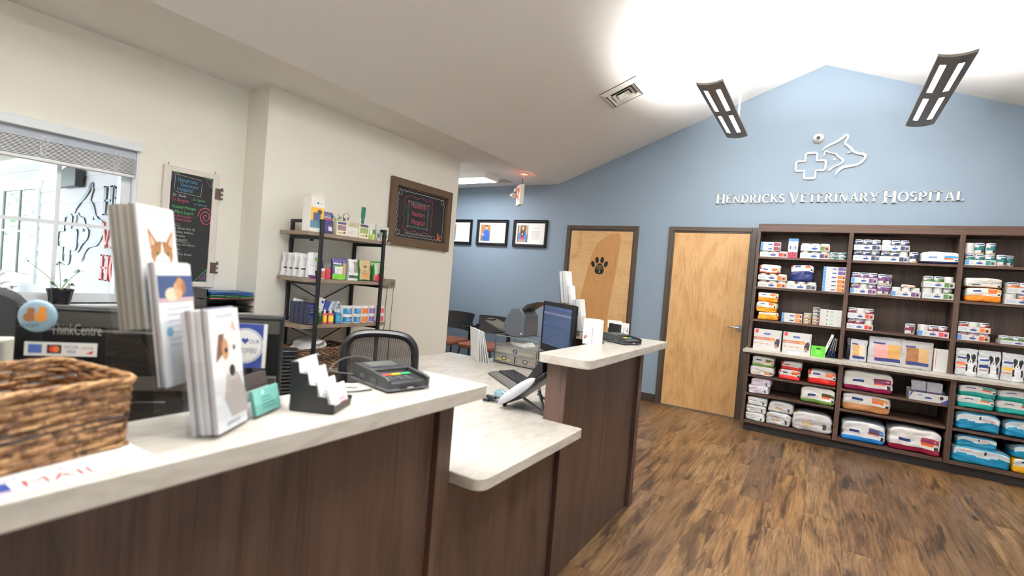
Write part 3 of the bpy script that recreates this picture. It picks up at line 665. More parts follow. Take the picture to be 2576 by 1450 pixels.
def wicker(name, W, D, H, loc, rz, label, flare=.012, rows=10, cols=64, liner=False, group=None, mats=None):
    """rectangular basket of horizontal twisted strands with a plaited rim"""
    t = thing(name, label, 'basket', loc, rz, group); ms = mats or [grain('straw_gold', [(.3, (74, 48, 28)), (.42, (128, 90, 54)), (.55, (182, 140, 92)), (.7, (140, 98, 60))], (90, 26, 60), .6, .8, bump=.3), grain('straw_brown', [(.3, (52, 34, 22)), (.45, (98, 66, 40)), (.6, (150, 106, 66)), (.72, (88, 58, 36))], (90, 26, 60), .65, .8, bump=.3), grain('straw_dark', [(.35, (34, 26, 26)), (.5, (66, 50, 44)), (.7, (44, 34, 32))], (80, 30, 60), .7, .8, bump=.3)]
    def ring(z, grow, amp, ph, n=cols):
        out = []
        hx, hy = W/2+grow, D/2+grow; r = .02; per = []
        for (cx, cy, a0) in ((hx-r, -hy+r, -90), (hx-r, hy-r, 0), (-hx+r, hy-r, 90), (-hx+r, -hy+r, 180)):
            for k in range(4): a = math.radians(a0+30*k); per.append(Vector((cx+r*math.cos(a), cy+r*math.sin(a), 0)))
        L_ = [0]
        for i in range(len(per)): L_.append(L_[-1]+(per[(i+1) % len(per)]-per[i]).length)
        for j in range(n):
            s_ = L_[-1]*j/n; i = max(k for k in range(len(per)) if L_[k] <= s_)
            p = per[i].lerp(per[(i+1) % len(per)], (s_-L_[i])/max(1e-6, L_[i+1]-L_[i]))
            nrm = Vector((p.x/hx, p.y/hy, 0)).normalized()
            out.append(p+nrm*amp*math.cos(PI*j*.5+ph)+Vector((0, 0, z+amp*.25*math.sin(j*1.7+ph*3))))
        return out
    rr = H/rows*.56
    b = MB()
    for i in range(rows):
        z = H*(i+.5)/rows; g = -flare*(1-z/H)
        m = ms[0] if R.random() < .45 else ms[1]
        if i in (rows//2-1, rows//2) and not liner: m = ms[2]
        
        rg = ring(z, g, rr*.75, PI*(i % 2), cols)
        for k in (0, 1): b.tube([p+Vector((0, 0, rr*.42*math.sin(j*.8+i+PI*k)))+Vector((p.x, p.y, 0)).normalized()*rr*.35*math.cos(j*.8+i+PI*k) for j, p in enumerate(rg)], rr*.66, m if k == 0 else ms[1 if m is ms[0] else 0], 6, True)
    b.box(-W/2+flare, W/2-flare, -D/2+flare, D/2-flare, .001, .006, ms[1]); b.build('woven_wall', t)
    b = MB(); R0 = ring(H+.004, .002, .0, 0, 90)
    for k, (m, ph) in enumerate(((ms[0], 0), (ms[1], 2.1), (ms[0], 4.2))):
        b.tube([p+Vector((0, 0, rr*.7*math.sin(j*.9+ph)))+Vector((p.x, p.y, 0)).normalized()*rr*.7*math.cos(j*.9+ph) for j, p in enumerate(R0)], rr*.72, m, 6, True)
    b.build('plaited_rim', t); return t
wicker('wicker_basket', .40, .225, .106, (-1.026, .160, TT+.0022), PI/2+.150, 'brown woven wicker basket at the near end of the long counter', flare=.004, rows=13)

# ------------------------------------------------------------------ brochures in tiered acrylic holders
def dogface(b, kind, y, W, z0, H):
    if kind in ('white_dog', 'cat'):
        K = MB(); dogface_(K, kind, 0, W, 0, H); q = 1.25 if kind == 'white_dog' else 1.0
        b.add([((v.x)*q+(.004 if kind == 'white_dog' else 0), y+v.y, z0+(v.z-.02)*q+.02) for v in K.v], K.f, [K.ms[i] for i in K.fm])
    else: dogface_(b, kind, y, W, z0, H)
    b.text('nationwide', 0, z0+H*.93, .013, C(190, 196, 214), y-.0003, 'c') if kind != 'blue_card' else None
def dogface_(b, kind, y, W, z0, H):
    """printed cover picture: simple flat shapes; x in +-W/2, z from z0"""
    if kind == 'white_dog':
        b.poly([(-.005, z0+.02), (W*.42, z0+.02), (W*.40, z0+.05), (W*.20, z0+.085), (-.008, z0+.09), (-.02, z0+.05)], y, C(196, 186, 180))
        b.ell(.004, z0+.115, .024, .034, y-.0002, C(236, 230, 226)); b.poly([(-.022, z0+.145), (-.034, z0+.105), (-.016, z0+.115), (-.008, z0+.145)], y-.0003, C(120, 84, 60))
        b.poly([(.012, z0+.152), (.018, z0+.165), (.026, z0+.145)], y-.0003, C(226, 180, 160))
        b.ell(-.008, z0+.122, .009, .016, y-.0004, C(186, 140, 104)); b.ell(-.006, z0+.120, .004, .004, y-.0005, C(30, 24, 24)); b.ell(.016, z0+.122, .0035, .004, y-.0005, C(60, 50, 50))
        b.ell(.006, z0+.088, .008, .009, y-.0005, C(38, 32, 36)); b.ell(.006, z0+.078, .010, .004, y-.0004, C(210, 190, 190))
    elif kind == 'cat':
        z0 += .035
        br = C(160, 110, 70)
        for q_, w_ in ((-1, br), (1, br)):
            b.poly([(.006+q_*.010, z0+.120), (.006+q_*.030, z0+.108), (.006+q_*.034, z0+.148), (.006+q_*.026, z0+.140)], y-.0002, w_); b.poly([(.006+q_*.018, z0+.120), (.006+q_*.028, z0+.114), (.006+q_*.030, z0+.138)], y-.0003, C(220, 184, 160))
        b.ell(.006, z0+.100, .030, .025, y-.0004, br); b.ell(.006, z0+.085, .020, .018, y-.0005, C(240, 234, 228)); b.poly([(.006, z0+.128), (.000, z0+.09), (.012, z0+.09)], y-.0006, C(240, 234, 228))
        for k_ in range(4): b.poly([(.006+(k_-1.5)*.011, z0+.124), (.006+(k_-1.5)*.011+.003, z0+.124), (.006+(k_-1.5)*.010+.001, z0+.112)], y-.0007, C(96, 62, 40))
        b.ell(-.008, z0+.101, .005, .004, y-.0007, C(120, 130, 60), 10); b.ell(.020, z0+.101, .005, .004, y-.0007, C(120, 130, 60), 10); b.ell(-.008, z0+.101, .002, .004, y-.0008, C(24, 20, 20), 8); b.ell(.020, z0+.101, .002, .004, y-.0008, C(24, 20, 20), 8); b.ell(.006, z0+.088, .003, .002, y-.0008, C(200, 130, 120), 8)
    elif kind == 'blue_card':
        b.rect(-W/2, W/2, z0+H*.70, z0+H*.90, y-.0002, C(54, 72, 112)); b.rect(-W/2, W/2, z0+H*.68, z0+H*.715, y-.0003, C(190, 160, 160))
        dg = C(206, 160, 118); b.ell(.005, z0+H*.78, .014, .016, y-.0004, dg); b.ell(-.014, z0+H*.745, .018, .012, y-.0004, C(232, 206, 176)); b.ell(.010, z0+H*.83, .010, .012, y-.0005, C(184, 130, 90)); b.ell(.020, z0+H*.80, .006, .014, y-.0006, C(150, 100, 70))
        for i in range(7): b.rect(-.03, .035-.01*(i % 3), z0+H*(.62-.05*i), z0+H*(.635-.05*i), y-.0002, C(206, 210, 220))
        b.ell(-.028, z0+H*.44, .009, .009, y-.0003, C(110, 170, 200))
ORD = 'first second third fourth fifth sixth seventh eighth ninth tenth eleventh twelfth thirteenth'.split()
leaf_cols = [(238, 237, 236), (228, 228, 232), (206, 208, 216), (240, 238, 234), (196, 194, 190), (150, 150, 168)]
def leaflets(origin, rz, lean, n, th, W, H, kind, where, group, grey=0):
    """n leaflets standing in a pocket; front one carries the cover"""
    for i in range(n):
        b = MB(); c = leaf_cols[(i*7+len(kind)) % 6]
        if grey: c = [(170, 168, 160), (196, 192, 184), (146, 143, 136)][i % 3] if i else (240, 240, 240)
        if i == 0: c = (240, 240, 242)
        jx = (R.random()-.5)*.003; jz = (R.random())*.004 if i else 0
        b.T = Matrix.Rotation(lean, 4, 'X')
        b.box(-W/2+jx, W/2+jx, i*th, i*th+th*.82, jz, H+jz, C(*c))
        if i == 0: dogface(b, kind, -.0003, W, 0, H); b.text('pawcare', .002, .008, .013, C(70, 76, 100), -.0006, 'c') if kind == 'white_dog' else None
        o = b.build('brochure', loc=origin, rz=rz, smooth=0)
        tag(o, ({'white_dog': 'white dog cover brochure in front, ', 'cat': 'cat cover brochure in front, ', 'blue_card': 'blue card brochure in front, '}.get(kind, 'front brochure, ')+where) if i == 0 else '%s brochure from the front, %s' % (ORD[i], where), 'brochure', group)
def tier_holder(loc, rz, label, tiers, W=.112):
    """tiers: (y offset of the back plate, z bottom, depth, height of front lip)"""
    t = thing('brochure_holder', label, 'brochure holder', loc, rz); lean = -.16
    for (y, z, d, hb, hf) in tiers:
        b = MB(); b.T = Matrix.Translation((0, y, z)) @ Matrix.Rotation(lean, 4, 'X'); e = .0022
        b.box(-W/2, W/2, -e, 0, 0, hf, acrylic); b.box(-W/2, W/2, d, d+e, -.002, hb, acrylic)
        b.box(-W/2-e, -W/2, -e, d+e, 0, (hf+hb)/2, acrylic); b.box(W/2, W/2+e, -e, d+e, 0, (hf+hb)/2, acrylic); b.box(-W/2, W/2, 0, d, -.003, 0, acrylic)
        b.build('pocket', t, smooth=0)
    for s_ in (-1, 1):
        b = MB(); y0, y1 = tiers[0][0], tiers[-1][0]
        b.prism([(y0+.0, 0), (y1+.055, 0), (y1+.065, tiers[-1][1]), (y1+.01, tiers[-1][1]-.01), (y0+.03, .01)], 'x', s_*(W/2+.004)-.001, s_*(W/2+.004)+.001, acrylic); b.build('side_plate', t, smooth=0)
    return t
RZ3 = math.radians(123)
def at3(base, rz, y, z): return (base[0]-math.sin(rz)*y, base[1]+math.cos(rz)*y, base[2]+z)
B3 = (-.914, .525, TT+.001)
tier_holder(B3, RZ3, 'clear acrylic three-tier brochure holder on the long near counter', [(0, .005, .051, .17, .10), (.096, .082, .020, .20, .12), (.136, .183, .054, .21, .09)])
def place_leaf(base, rz, y, z, *a): leaflets(at3(base, rz, y, z), rz, -.16, *a)
place_leaf(B3, RZ3, .001, .006, 11, .0044, .098, .222, 'white_dog', 'lowest tier of the near holder', 'brochures in the lowest tier of the near holder')
place_leaf(B3, RZ3, .097, .083, 4, .0042, .098, .222, 'blue_card', 'middle tier of the near holder', 'brochures in the middle tier of the near holder')
place_leaf(B3, RZ3, .137, .184, 13, .0039, .098, .222, 'cat', 'top tier of the near holder', 'brochures in the top tier of the near holder', 1)

# teal card holder and tiered black card holder
def cards(origin, rz, lean, n, c, label, group, marks=None):
    for i in range(n):
        b = MB(); b.T = Matrix.Rotation(lean, 4, 'X'); b.box(-.044, .044, i*.0016, i*.0016+.0012, 0, .051, c if isinstance(c, bpy.types.Material) else C(*c))
        if i == 0 and marks: marks(b)
        o = b.build('business_card', loc=origin, rz=rz, smooth=0); tag(o, ('front ' if i == 0 else ORD[i]+' ')+label, 'business card', group)
RT = math.radians(116)
t = thing('card_holder', 'clear two-tier holder of teal and dark cards beside the brochure holder', 'card holder', (-.968, .630, TT+.001), RT)
for (y, z) in ((0, .004), (.030, .030)):
    b = MB(); b.T = Matrix.Translation((0, y, z)) @ Matrix.Rotation(-.25, 4, 'X')
    b.box(-.05, .05, -.002, 0, 0, .022, acrylic); b.box(-.05, .05, .014, .016, -.002, .06, acrylic); b.box(-.052, -.05, -.002, .016, 0, .035, acrylic); b.box(.05, .052, -.002, .016, 0, .035, acrylic); b.box(-.05, .05, 0, .014, -.003, 0, acrylic); b.build('pocket', t, smooth=0)
b = MB(); b.prism([(-.004, 0), (.06, 0), (.062, .03), (.0, .004)], 'x', -.054, -.052, acrylic); b.prism([(-.004, 0), (.06, 0), (.062, .03), (.0, .004)], 'x', .052, .054, acrylic); b.build('side_plate', t, smooth=0)
def tealmarks(b):
    for i in range(4): b.rect(-.02, .03-.006*i, .010+.007*i, .0115+.007*i, -.0003, C(60, 100, 104))
    b.ell(-.012, .043, .006, .005, -.0003, C(200, 232, 226), 8)
pt = (-.968, .630, TT+.001)
cards(at3(pt, RT, .002, .005), RT, -.25, 5, (126, 190, 178), 'teal business card in the clear holder', 'teal cards', tealmarks)
cards(at3(pt, RT, .032, .031), RT, -.25, 4, (70, 60, 58), 'dark photo business card in the upper clear tier', 'dark cards', lambda b: (b.rect(-.044, .044, 0, .018, -.0003, C(232, 234, 236)), b.rect(-.02, .02, .004, .010, -.0005, C(60, 150, 190))))
RB = math.radians(118)
pb_ = (-.903, .758, TT+.001)
t = thing('card_rack', 'black four-step card holder with white appointment cards', 'card holder', pb_, RB)
b = MB(); prof = [(-.004, 0), (.092, 0), (.098, .108), (.080, .108), (.076, .084), (.058, .084), (.054, .060), (.036, .060), (.032, .036), (.012, .036), (.008, .022), (-.008, .022)]
b.prism(prof, 'x', -.050, -.046, blackm); b.prism(prof, 'x', .046, .050, blackm)
for (y, z, h) in ((-.006, 0, .016), (.018, .012, .030), (.042, .036, .054), (.064, .058, .078)): b.box(-.046, .046, y, y+.003, z, h, blackm)
b.box(-.046, .046, .092, .096, 0, .104, blackm); b.box(-.046, .046, -.004, .094, 0, .004, blackm); b.build('stepped_body', t, bevel=.0015)
def apmarks(b):
    for i in range(3): b.rect(-.032, -.008, .014+.006*i, .0155+.006*i, -.0003, C(150, 152, 158))
    for i in range(2): b.rect(.0, .03, .008+.008*i, .011+.008*i, -.0003, C(214, 90, 96))
    b.ell(.016, .034, .009, .007, -.0003, C(208, 222, 238), 10)
for k, (y, z, n) in enumerate(((-.002, .005, 4), (.022, .016, 4), (.046, .040, 4), (.070, .062, 5))):
    cards(at3(pb_, RB, y, z), RB, -.30, n, paper, 'white appointment card, %s step of the black card holder' % ('lowest', 'second', 'third', 'topmost')[k], 'white cards in the black holder', apmarks)

# ------------------------------------------------------------------ payment terminals
def terminal(loc, rz, label):
    t = thing('payment_terminal', label, 'card terminal', loc, rz); W, L = .066, .098; bd = mat('terminal_black', (44, 44, 46), .38); gr = mat('terminal_grey', (74, 76, 82), .45)
    b = MB(); b.prism([(-L, .008), (L, .010), (L, .040), (L*.8, .050), (-L*.05, .046), (-L*.05, .034), (-L, .026)], 'x', -W+.008, W-.008, bd); b.build('body', t, bevel=.003)
    for s_ in (-1, 1):
        b = MB(); x0, x1 = (s_*W-.009*(s_ > 0), s_*W+.009*(s_ < 0)); b.prism([(-L-.002, .010), (L, .010), (L, .042), (L*.8, .052), (-L+.01, .040), (-L-.004, .034)], 'x', min(x0, x1), max(x0, x1), bd)
        b.build('side_rail', t, bevel=.002)
        for yy in (-.03, .03):
            k = MB(); xx = s_*(W+.002); k.box(min(xx, xx-s_*.004), max(xx, xx-s_*.004), yy-.012, yy+.012, .004, .028, gr); k.box(min(xx+s_*.001, xx), max(xx+s_*.001, xx), yy-.005, yy+.005, .012, .020, blackm); k.build('clip', t, smooth=0)
    b = MB(); b.box(-W-.001, W+.001, -L-.003, L, .004, .010, gr); b.build('tray_base', t, bevel=.002)
    b = MB(); b.T = Matrix.Translation((0, .045, .0485)) @ Matrix.Rotation(.04, 4, 'X'); b.box(-.046, .046, -.026, .030, -.001, .0015, gr); b.box(-.038, .038, -.018, .022, .0015, .002, mat('terminal_screen', (96, 100, 92), .2)); b.build('screen', t, bevel=.001)
    for (x, c) in ((-.034, (232, 84, 62)), (-.003, (250, 214, 40)), (.030, (36, 176, 120))):
        k = MB(); k.box(x-.013, x+.015, -.040, -.030, .033, .0362, C(*c)); k.build('colour_key', t, bevel=.001)
    k = MB()
    for i in range(3):
        for j in range(3): k.box(-.036+.026*i-.008, -.036+.026*i+.010, -.054-.013*j, -.046-.013*j, .029-.001*j, .0335-.001*j, gr)
    k.build('keypad', t, bevel=.0008)
    k = MB(); k.box(-.030, .030, -L-.004, -L, .013, .016, blackm); k.box(-.006, .012, -L-.0045, -L-.0005, .010, .012, paper); k.build('card_slot', t, smooth=0)
    for (x, y) in ((-.05, -.085), (.05, -.085), (-.05, .085), (.05, .085)):
        k = MB(); k.cyl((x, y, 0), .006, .0045, blackm, n=10); k.build('foot', t)
    return t
terminal((-1.022, 1.022, TT), math.radians(78), 'black card payment terminal on the long near counter')
terminal((-.985, 2.83, TT), math.radians(64), 'black card payment terminal on the far counter before the day calendar')
def cable(pts, r, label, name='cable', m=None, cat='cable'):
    b = MB(); b.tube(crom(pts, 8), r, m or blackm, 6); return tag(b.build(name), label, cat)
cable([(-1.108, 1.06, 1.10), (-1.14, 1.03, 1.125), (-1.17, .98, 1.12), (-1.16, .93, 1.095), (-1.12, .97, 1.085), (-1.108, 1.0, 1.088)], .002, 'grey looped cable at the back of the near payment terminal', m=darkgrey)
cable([(-.99, .93, 1.0705), (-1.0, .88, 1.0705), (-1.03, .84, 1.0705), (-1.07, .83, 1.0705)], .002, 'thin black cable lying beside the near payment terminal')
cable([(-1.06, 2.87, 1.085), (-1.10, 2.84, 1.078), (-1.09, 2.76, 1.071), (-1.04, 2.70, 1.071), (-1.03, 2.66, 1.071), (-1.06, 2.62, 1.071), (-1.065, 2.68, 1.076), (-1.05, 2.76, 1.082), (-1.03, 2.80, 1.08), (-1.02, 2.83, 1.08)], .002, 'black cable curled beside the far payment terminal')
t = thing('pen', 'white marker pen with black cap behind the near terminal', 'pen', (-1.055, .905, TT+.006), .75)
b = MB(); b.cyl((-.03, 0, 0), .0055, .055, whitem, 'x'); b.build('barrel', t); b = MB(); b.cyl((-.052, 0, 0), .006, .022, blackm, 'x'); b.build('cap', t)

# ------------------------------------------------------------------ all-in-one computers
def monitor(loc, rz, label, screen_side=False, W=.52, H=.325, marks=None, base=None):
    """local: screen faces -Y, back faces +Y; origin on the desk under the middle"""
    t = thing('computer', label, 'computer', loc, rz); zb = base if base else .17
    b = MB(); b.box(-W/2, W/2, -.012, .006, zb, zb+H, mat('bezel_black', (16, 16, 18), .5, spec=.3)); b.build('bezel', t, bevel=.003)
    b = MB(); b.box(-W/2+.002, W/2-.002, .006, .020, zb+.004, zb+H-.004, mat('soft_black', (9, 9, 8), .7, spec=.25)); b.box(-W/2+.06, W/2-.06, .020, .045, zb+.02, zb+H-.05, mat('soft_black')); bk = b.build('rear_cover', t, bevel=.004)
    gy = mat('warm_grey_band', (66, 63, 57), .6)
    b = MB(); b.box(-W/2+.008, W/2-.012, .0195, .0215, zb+H-.045, zb+H-.012, gy); b.box(-W/2+.008, W/2-.012, .0195, .047, zb+H*.44, zb+H*.54, gy); b.build('vent_band', t, smooth=0)
    b = MB(); b.box(-W/2+.026, W/2-.026, -.0135, -.0115, zb+.05, zb+H-.028, mat('screen_blue', (58, 74, 104), .25, emit=.16) if screen_side else mat('screen_dark', (18, 20, 26), .15))
    if screen_side:
        c1 = mat('screen_line', (60, 72, 100), .3, emit=.2); c2 = mat('screen_bar', (88, 92, 116), .3, emit=.3)
        b.rect(-W/2+.026, W/2-.026, zb+H-.085, zb+H-.07, -.0138, c2); b.rect(-W/2+.026, W/2-.026, zb+H*.55, zb+H*.58, -.0138, c1)
        for i in range(9): b.rect(-W/2+.03, W/2-.05-.03*(i % 3), zb+.06+.012*i, zb+.063+.012*i, -.0138, c1)
        b.rect(0, W/2-.026, zb+H-.046, zb+H-.036, -.0139, mat('screen_title', (52, 68, 120), .3, emit=.3))
    b.build('display', t, smooth=0)
    b = MB(); b.box(-.035, .035, .020, .050, .012, zb+.12, blackm); b.build('stand_neck', t, bevel=.003)
    b = MB(); b.box(-.13, .13, -.09, .10, 0, .014, blackm); b.build('stand_foot', t, bevel=.005)
    return t, bk
ang = math.atan2(.788-.375, -1.166+1.513)          # direction of the panel in plan
M1, bk = monitor((-1.345, .575, .761), ang+PI, 'black all-in-one computer seen from behind, near counter', W=.545, H=.33, base=.158)
# rear faces local +Y; marks read from behind, so mirror x
k = MB(); k.T = Matrix.Rotation(PI, 4, 'Z'); k.text('ThinkCentre', -.192, .428, .036, mat('silver_print', (150, 146, 136), .4), -.0475, 'l', .50); k.build('name_plate', M1, smooth=0)
def sticker(name, label, cat, x0, x1, z0, z1, y, draw):
    o = thing(name, label, cat, M1.location, ang+2*PI); b = MB(); b.box(x0, x1, y-.002, y, z0, z1, paper); draw(b, y-.0024); b.build('card', o, smooth=0); return o
def dr_cards(b, y):
    b.rect(-.229, -.205, .386, .405, y, C(72, 104, 176)); b.rect(-.196, -.170, .386, .405, y, C(50, 40, 40)); b.ell(-.186, .3955, .006, .007, y-.0002, C(220, 60, 50), 14); b.ell(-.179, .3955, .006, .007, y-.0004, C(230, 120, 50), 14)
    b.text('DISCOVER', -.152, .398, .008, C(90, 90, 120), y, 'c', .7); b.text('VISA', -.152, .387, .011, C(60, 60, 140), y, 'c', .8); b.text('CareCredit', -.123, .397, .008, C(170, 120, 110), y, 'c', .6); b.poly([(-.125, .386), (-.112, .386), (-.112, .394)], y, C(220, 70, 50))
def dr_love(b, y):
    nb = C(52, 72, 148); c = .205; b.rect(.150, .240, .362, .470, y, nb); b.rect(.233, .240, .362, .470, y-.0002, paper); c = .1935
    b.ell(c, .416, .041, .043, y-.0004, paper, 32); b.ell(c, .416, .039, .041, y-.0006, C(140, 150, 190), 32); b.ell(c, .416, .037, .039, y-.0008, paper, 32)
    b.text('WE', c-.020, .422, .015, C(60, 66, 110), y-.001, 'c', .8); b.text('OUR', c+.020, .422, .014, C(60, 66, 110), y-.001, 'c', .8)
    b.poly([(c, .420), (c-.008, .429), (c-.005, .436), (c, .432), (c+.005, .436), (c+.008, .429)], y-.001, nb)
    b.text('CUSTOMERS', c, .398, .019, C(120, 126, 150), y-.001, 'c', .50)
def dr_grey(b, y): b.rect(-.236, -.142, .302, .343, y, mat('grey_card', (150, 154, 154), .5)); b.text('NAVC', -.21, .316, .020, C(90, 96, 100), y-.0002)
sticker('sticker', 'white strip of payment card logos on the back of the near computer', 'sticker', -.236, -.105, .380, .410, -.0475, dr_cards)
sticker('greeting_card', 'blue WE LOVE OUR CUSTOMERS card on the back of the near computer', 'card', .150, .241, .362, .470, -.0475, dr_love)
sticker('name_card', 'grey card low on the back of the near computer, above the basket', 'card', -.238, -.14, .300, .345, -.0475, dr_grey)
o = thing('round_badge', 'round light blue badge with brown dogs at the corner of the near computer', 'badge', M1.location, ang)
b = MB(); b.T = Matrix.Translation((-.211, -.056, .468)); b.lathe([(.033, 0), (.035, .003), (.033, .006), (.028, .008)], (0, 0, 0), mat('badge_blue', (146, 174, 192), .3), 32, 'y')
yy = -.0088; b.ell(-.012, -.002, .011, .010, yy, C(150, 96, 56)); b.ell(.008, .0, .011, .012, yy-.0002, C(214, 140, 60)); b.ell(-.010, .012, .007, .007, yy-.0003, C(150, 96, 56)); b.ell(.010, .014, .008, .008, yy-.0004, C(214, 140, 60)); b.text('ADOPT', -.012, -.024, .011, C(60, 80, 120), yy, 'c')
b.build('badge_face', o); 
monitor((-1.463, 2.955, .761), math.atan2(2.825-3.075, -1.285+1.632), 'all-in-one computer with a lit blue screen behind the far counter', True, W=.435, H=.34, base=.154)

# left edge: dark chair back and white letter tray behind the basket
t = thing('office_chair', 'high backed black office chair at the left edge, behind the grey tray', 'chair', (-2.29, .357, 0), math.radians(75))
def chairparts(t, tint, mesh_back=True):
    b = MB(); W = .215; pts = []
    for (x, z) in ((-W, .62), (-W, .86), (-W+.03, .94), (-W+.09, .975), (0, .985), (W-.09, .975), (W-.03, .94), (W, .86), (W, .62), (W-.02, .56), (0, .54), (-W+.02, .56)): pts.append((x, 0, z))
    loop = crom(pts+[pts[0]], 5)[:-1]
    loop = [(p[0], .22*(p[0]*p[0])*-1.2+.012, p[2]) for p in loop]
    b.tube(loop, .024, tint, 8, True); b.build('back_frame', t)
    b = MB(); N = 12; vs = []; fs = []
    zs = [.56+.41*i/8 for i in range(9)]
    for z in zs:
        hw = W-.006 if z < .86 else (W-.006)*max(.25, 1-((z-.86)/.135)**3.2)
        for j in range(N+1):
            x = -hw+2*hw*j/N; vs.append((x, .012-.264*x*x, z))
    for i in range(8):
        for j in range(N): fs.append((i*(N+1)+j, i*(N+1)+j+1, (i+1)*(N+1)+j+1, (i+1)*(N+1)+j))
    b.add(vs, fs, meshfabric('mesh_fabric', (26, 26, 28), .17) if mesh_back else tint); b.build('mesh_panel', t)
    b = MB(); b.T = Matrix.Translation((0, -.25, .47)); b.lathe([(.19, -.03), (.235, -.02), (.24, .01), (.22, .035), (.05, .04)], (0, 0, 0), mat('seat_black', (28, 28, 30), .8), 28); b.build('seat', t)
    b = MB(); b.bar((0, .03, .60), (0, .03, .47), .06, .02, blackm); b.bar((0, .03, .47), (0, -.2, .43), .06, .02, blackm); b.build('back_bracket', t)
    b = MB(); b.cyl((0, -.25, .10), .028, .34, blackm); b.build('gas_column', t)
    for i in range(5):
        a = 2*PI*i/5; b = MB(); b.bar((0, -.25, .11), (.27*math.cos(a), -.25+.27*math.sin(a), .07), .04, .03, blackm); bs = b.build('base_leg', t, bevel=.004)
        b = MB(); b.lathe([(.028, -.02), (.03, 0), (.028, .02)], (.27*math.cos(a), -.25+.27*math.sin(a), .031), blackm, 14, 'x'); b.build('castor', bs)
b = MB(); b.prism(rcorner([(-.24, .50, .08), (.24, .50, .08), (.22, 1.235, .12), (-.22, 1.235, .12)], 0), 'y', -.03, .04, mat('seat_black', (28, 28, 30), .8)); b.build('padded_back', t, bevel=.02)
b = MB(); b.T = Matrix.Translation((0, -.25, .47)); b.lathe([(.19, -.03), (.235, -.02), (.24, .01), (.22, .035), (.05, .04)], (0, 0, 0), mat('seat_black'), 28); b.build('seat', t)
b = MB(); b.cyl((0, -.25, .10), .028, .34, blackm); b.build('gas_column', t)
for i in range(5):
    a = 2*PI*i/5; b = MB(); b.bar((0, -.25, .05), (.27*math.cos(a), -.25+.27*math.sin(a), .02), .04, .03, blackm); b.build('base_leg', t, bevel=.004)
t = thing('office_chair', 'black mesh office chair in front of the product shelves', 'chair', (-2.30, 2.205, 0), math.radians(46)); chairparts(t, blackm)
t = thing('letter_tray', 'grey white tray with sloping paper at the left edge behind the basket', 'tray', (-1.545, .235, .761), math.radians(60))
gw = mat('putty_plastic', (196, 196, 182), .5)
b = MB(); b.prism([(-.11, 0), (.13, 0), (.13, .40), (-.02, .41), (-.11, .41)], 'x', -.12, .10, gw); b.build('tray_body', t, bevel=.006)
b = MB(); b.quad([(-.121, -.10, .34), (-.121, .10, .22), (-.121, .10, .214), (-.121, -.10, .334)], blackm); b.quad([(-.1, -.1105, .40), (.08, -.1105, .26), (.08, -.1105, .254), (-.1, -.1105, .394)], blackm); b.quad([(-.10, -.1106, .225), (.10, -.1106, .225), (.10, -.1106, .218), (-.10, -.1106, .218)], blackm); b.build('edge_line', t, smooth=0)

# ------------------------------------------------------------------ desk things behind the far counter
t = thing('desk_organizer', 'silver wire mesh organiser with three small drawers on the desk', 'organiser', (-1.845, 3.08, .761), math.radians(-3)); W, D, H = .376, .26, .205
wirem = mat('grey_wire', (150, 152, 154), .35, .8); meshp = mat('fine_mesh', (118, 116, 112), .6)
b = MB()
for (x, y) in ((-W/2, 0), (W/2, 0), (-W/2, D), (W/2, D)): b.bar((x, y, 0), (x, y, H), .007, .007, wirem)
for z in (.012, .075, .135, H):
    for (p, q_) in (((-W/2, 0), (W/2, 0)), ((W/2, 0), (W/2, D)), ((W/2, D), (-W/2, D)), ((-W/2, D), (-W/2, 0))): b.bar((*p, z), (*q_, z), .007, .007, wirem)
b.build('wire_frame', t); b = MB(); b.box(-W/2, W/2, 0, D, .1365, .139, meshp); b.box(-W/2, W/2, 0, D, .0145, .017, meshp); b.box(-W/2, W/2, D-.002, D, 0.02, .135, meshp); b.build('mesh_shelf', t, smooth=0)
for (x0, x1, z0, z1, hc, fc) in ((-W/2+.008, W/2-.008, .080, .130, (120, 110, 160), (150, 144, 132)), (-W/2+.008, -.005, .018, .070, (210, 205, 110), (168, 162, 116)), (.005, W/2-.008, .018, .070, (176, 176, 178), (150, 132, 118))):
    b = MB(); b.box(x0, x1, -.006, -.002, z0, z1, mat('drawer_mesh', (126, 122, 114), .5)); b.rect(x0+.02, x1-.03, z0+.006, z0+.026, -.0064, C(*fc)); dr = b.build('drawer', t, smooth=0)
    b = MB(); xc = (x0+x1)/2; b.tube([(xc+.017*math.cos(a), -.010, (z0+z1)/2+.012*math.sin(a)) for a in [2*PI*i/16 for i in range(16)]], .003, blackm, 6, True); b.poly([(xc+.015*math.cos(a), (z0+z1)/2+.010*math.sin(a)) for a in [2*PI*i/16 for i in range(16)]], -.009, C(*hc)); b.build('drawer_pull', dr)
for i in range(4):
    b = MB(); b.box(-.07, .06, .03, .15, 0, .006, paper); o = b.build('notepad', loc=(-1.855+.006*i, 3.09, .9005+.0065*i), rz=-.2+.12*i, smooth=0); tag(o, 'white notepad, %s from the bottom on the wire organiser' % ORD[i], 'notepad', 'notepads on the wire organiser')
t = thing('document_scanner', 'dark grey document scanner with paper trays on the wire organiser', 'scanner', (-1.86, 3.13, .9695), math.radians(6)); sg = mat('scanner_grey', (70, 74, 80), .4)
b = MB(); b.prism([(-.095, .10), (-.04, .205), (.03, .215), (.075, .16), (.085, .01), (-.02, 0), (-.07, .02)], 'y', -.08, .16, sg); b.build('body', t, bevel=.008)
b = MB(); b.prism([(.03, .205), (.045, .195), (.15, .262), (.145, .270), (.07, .245)], 'y', -.06, .15, blackm); b.build('feed_tray', t, bevel=.003)
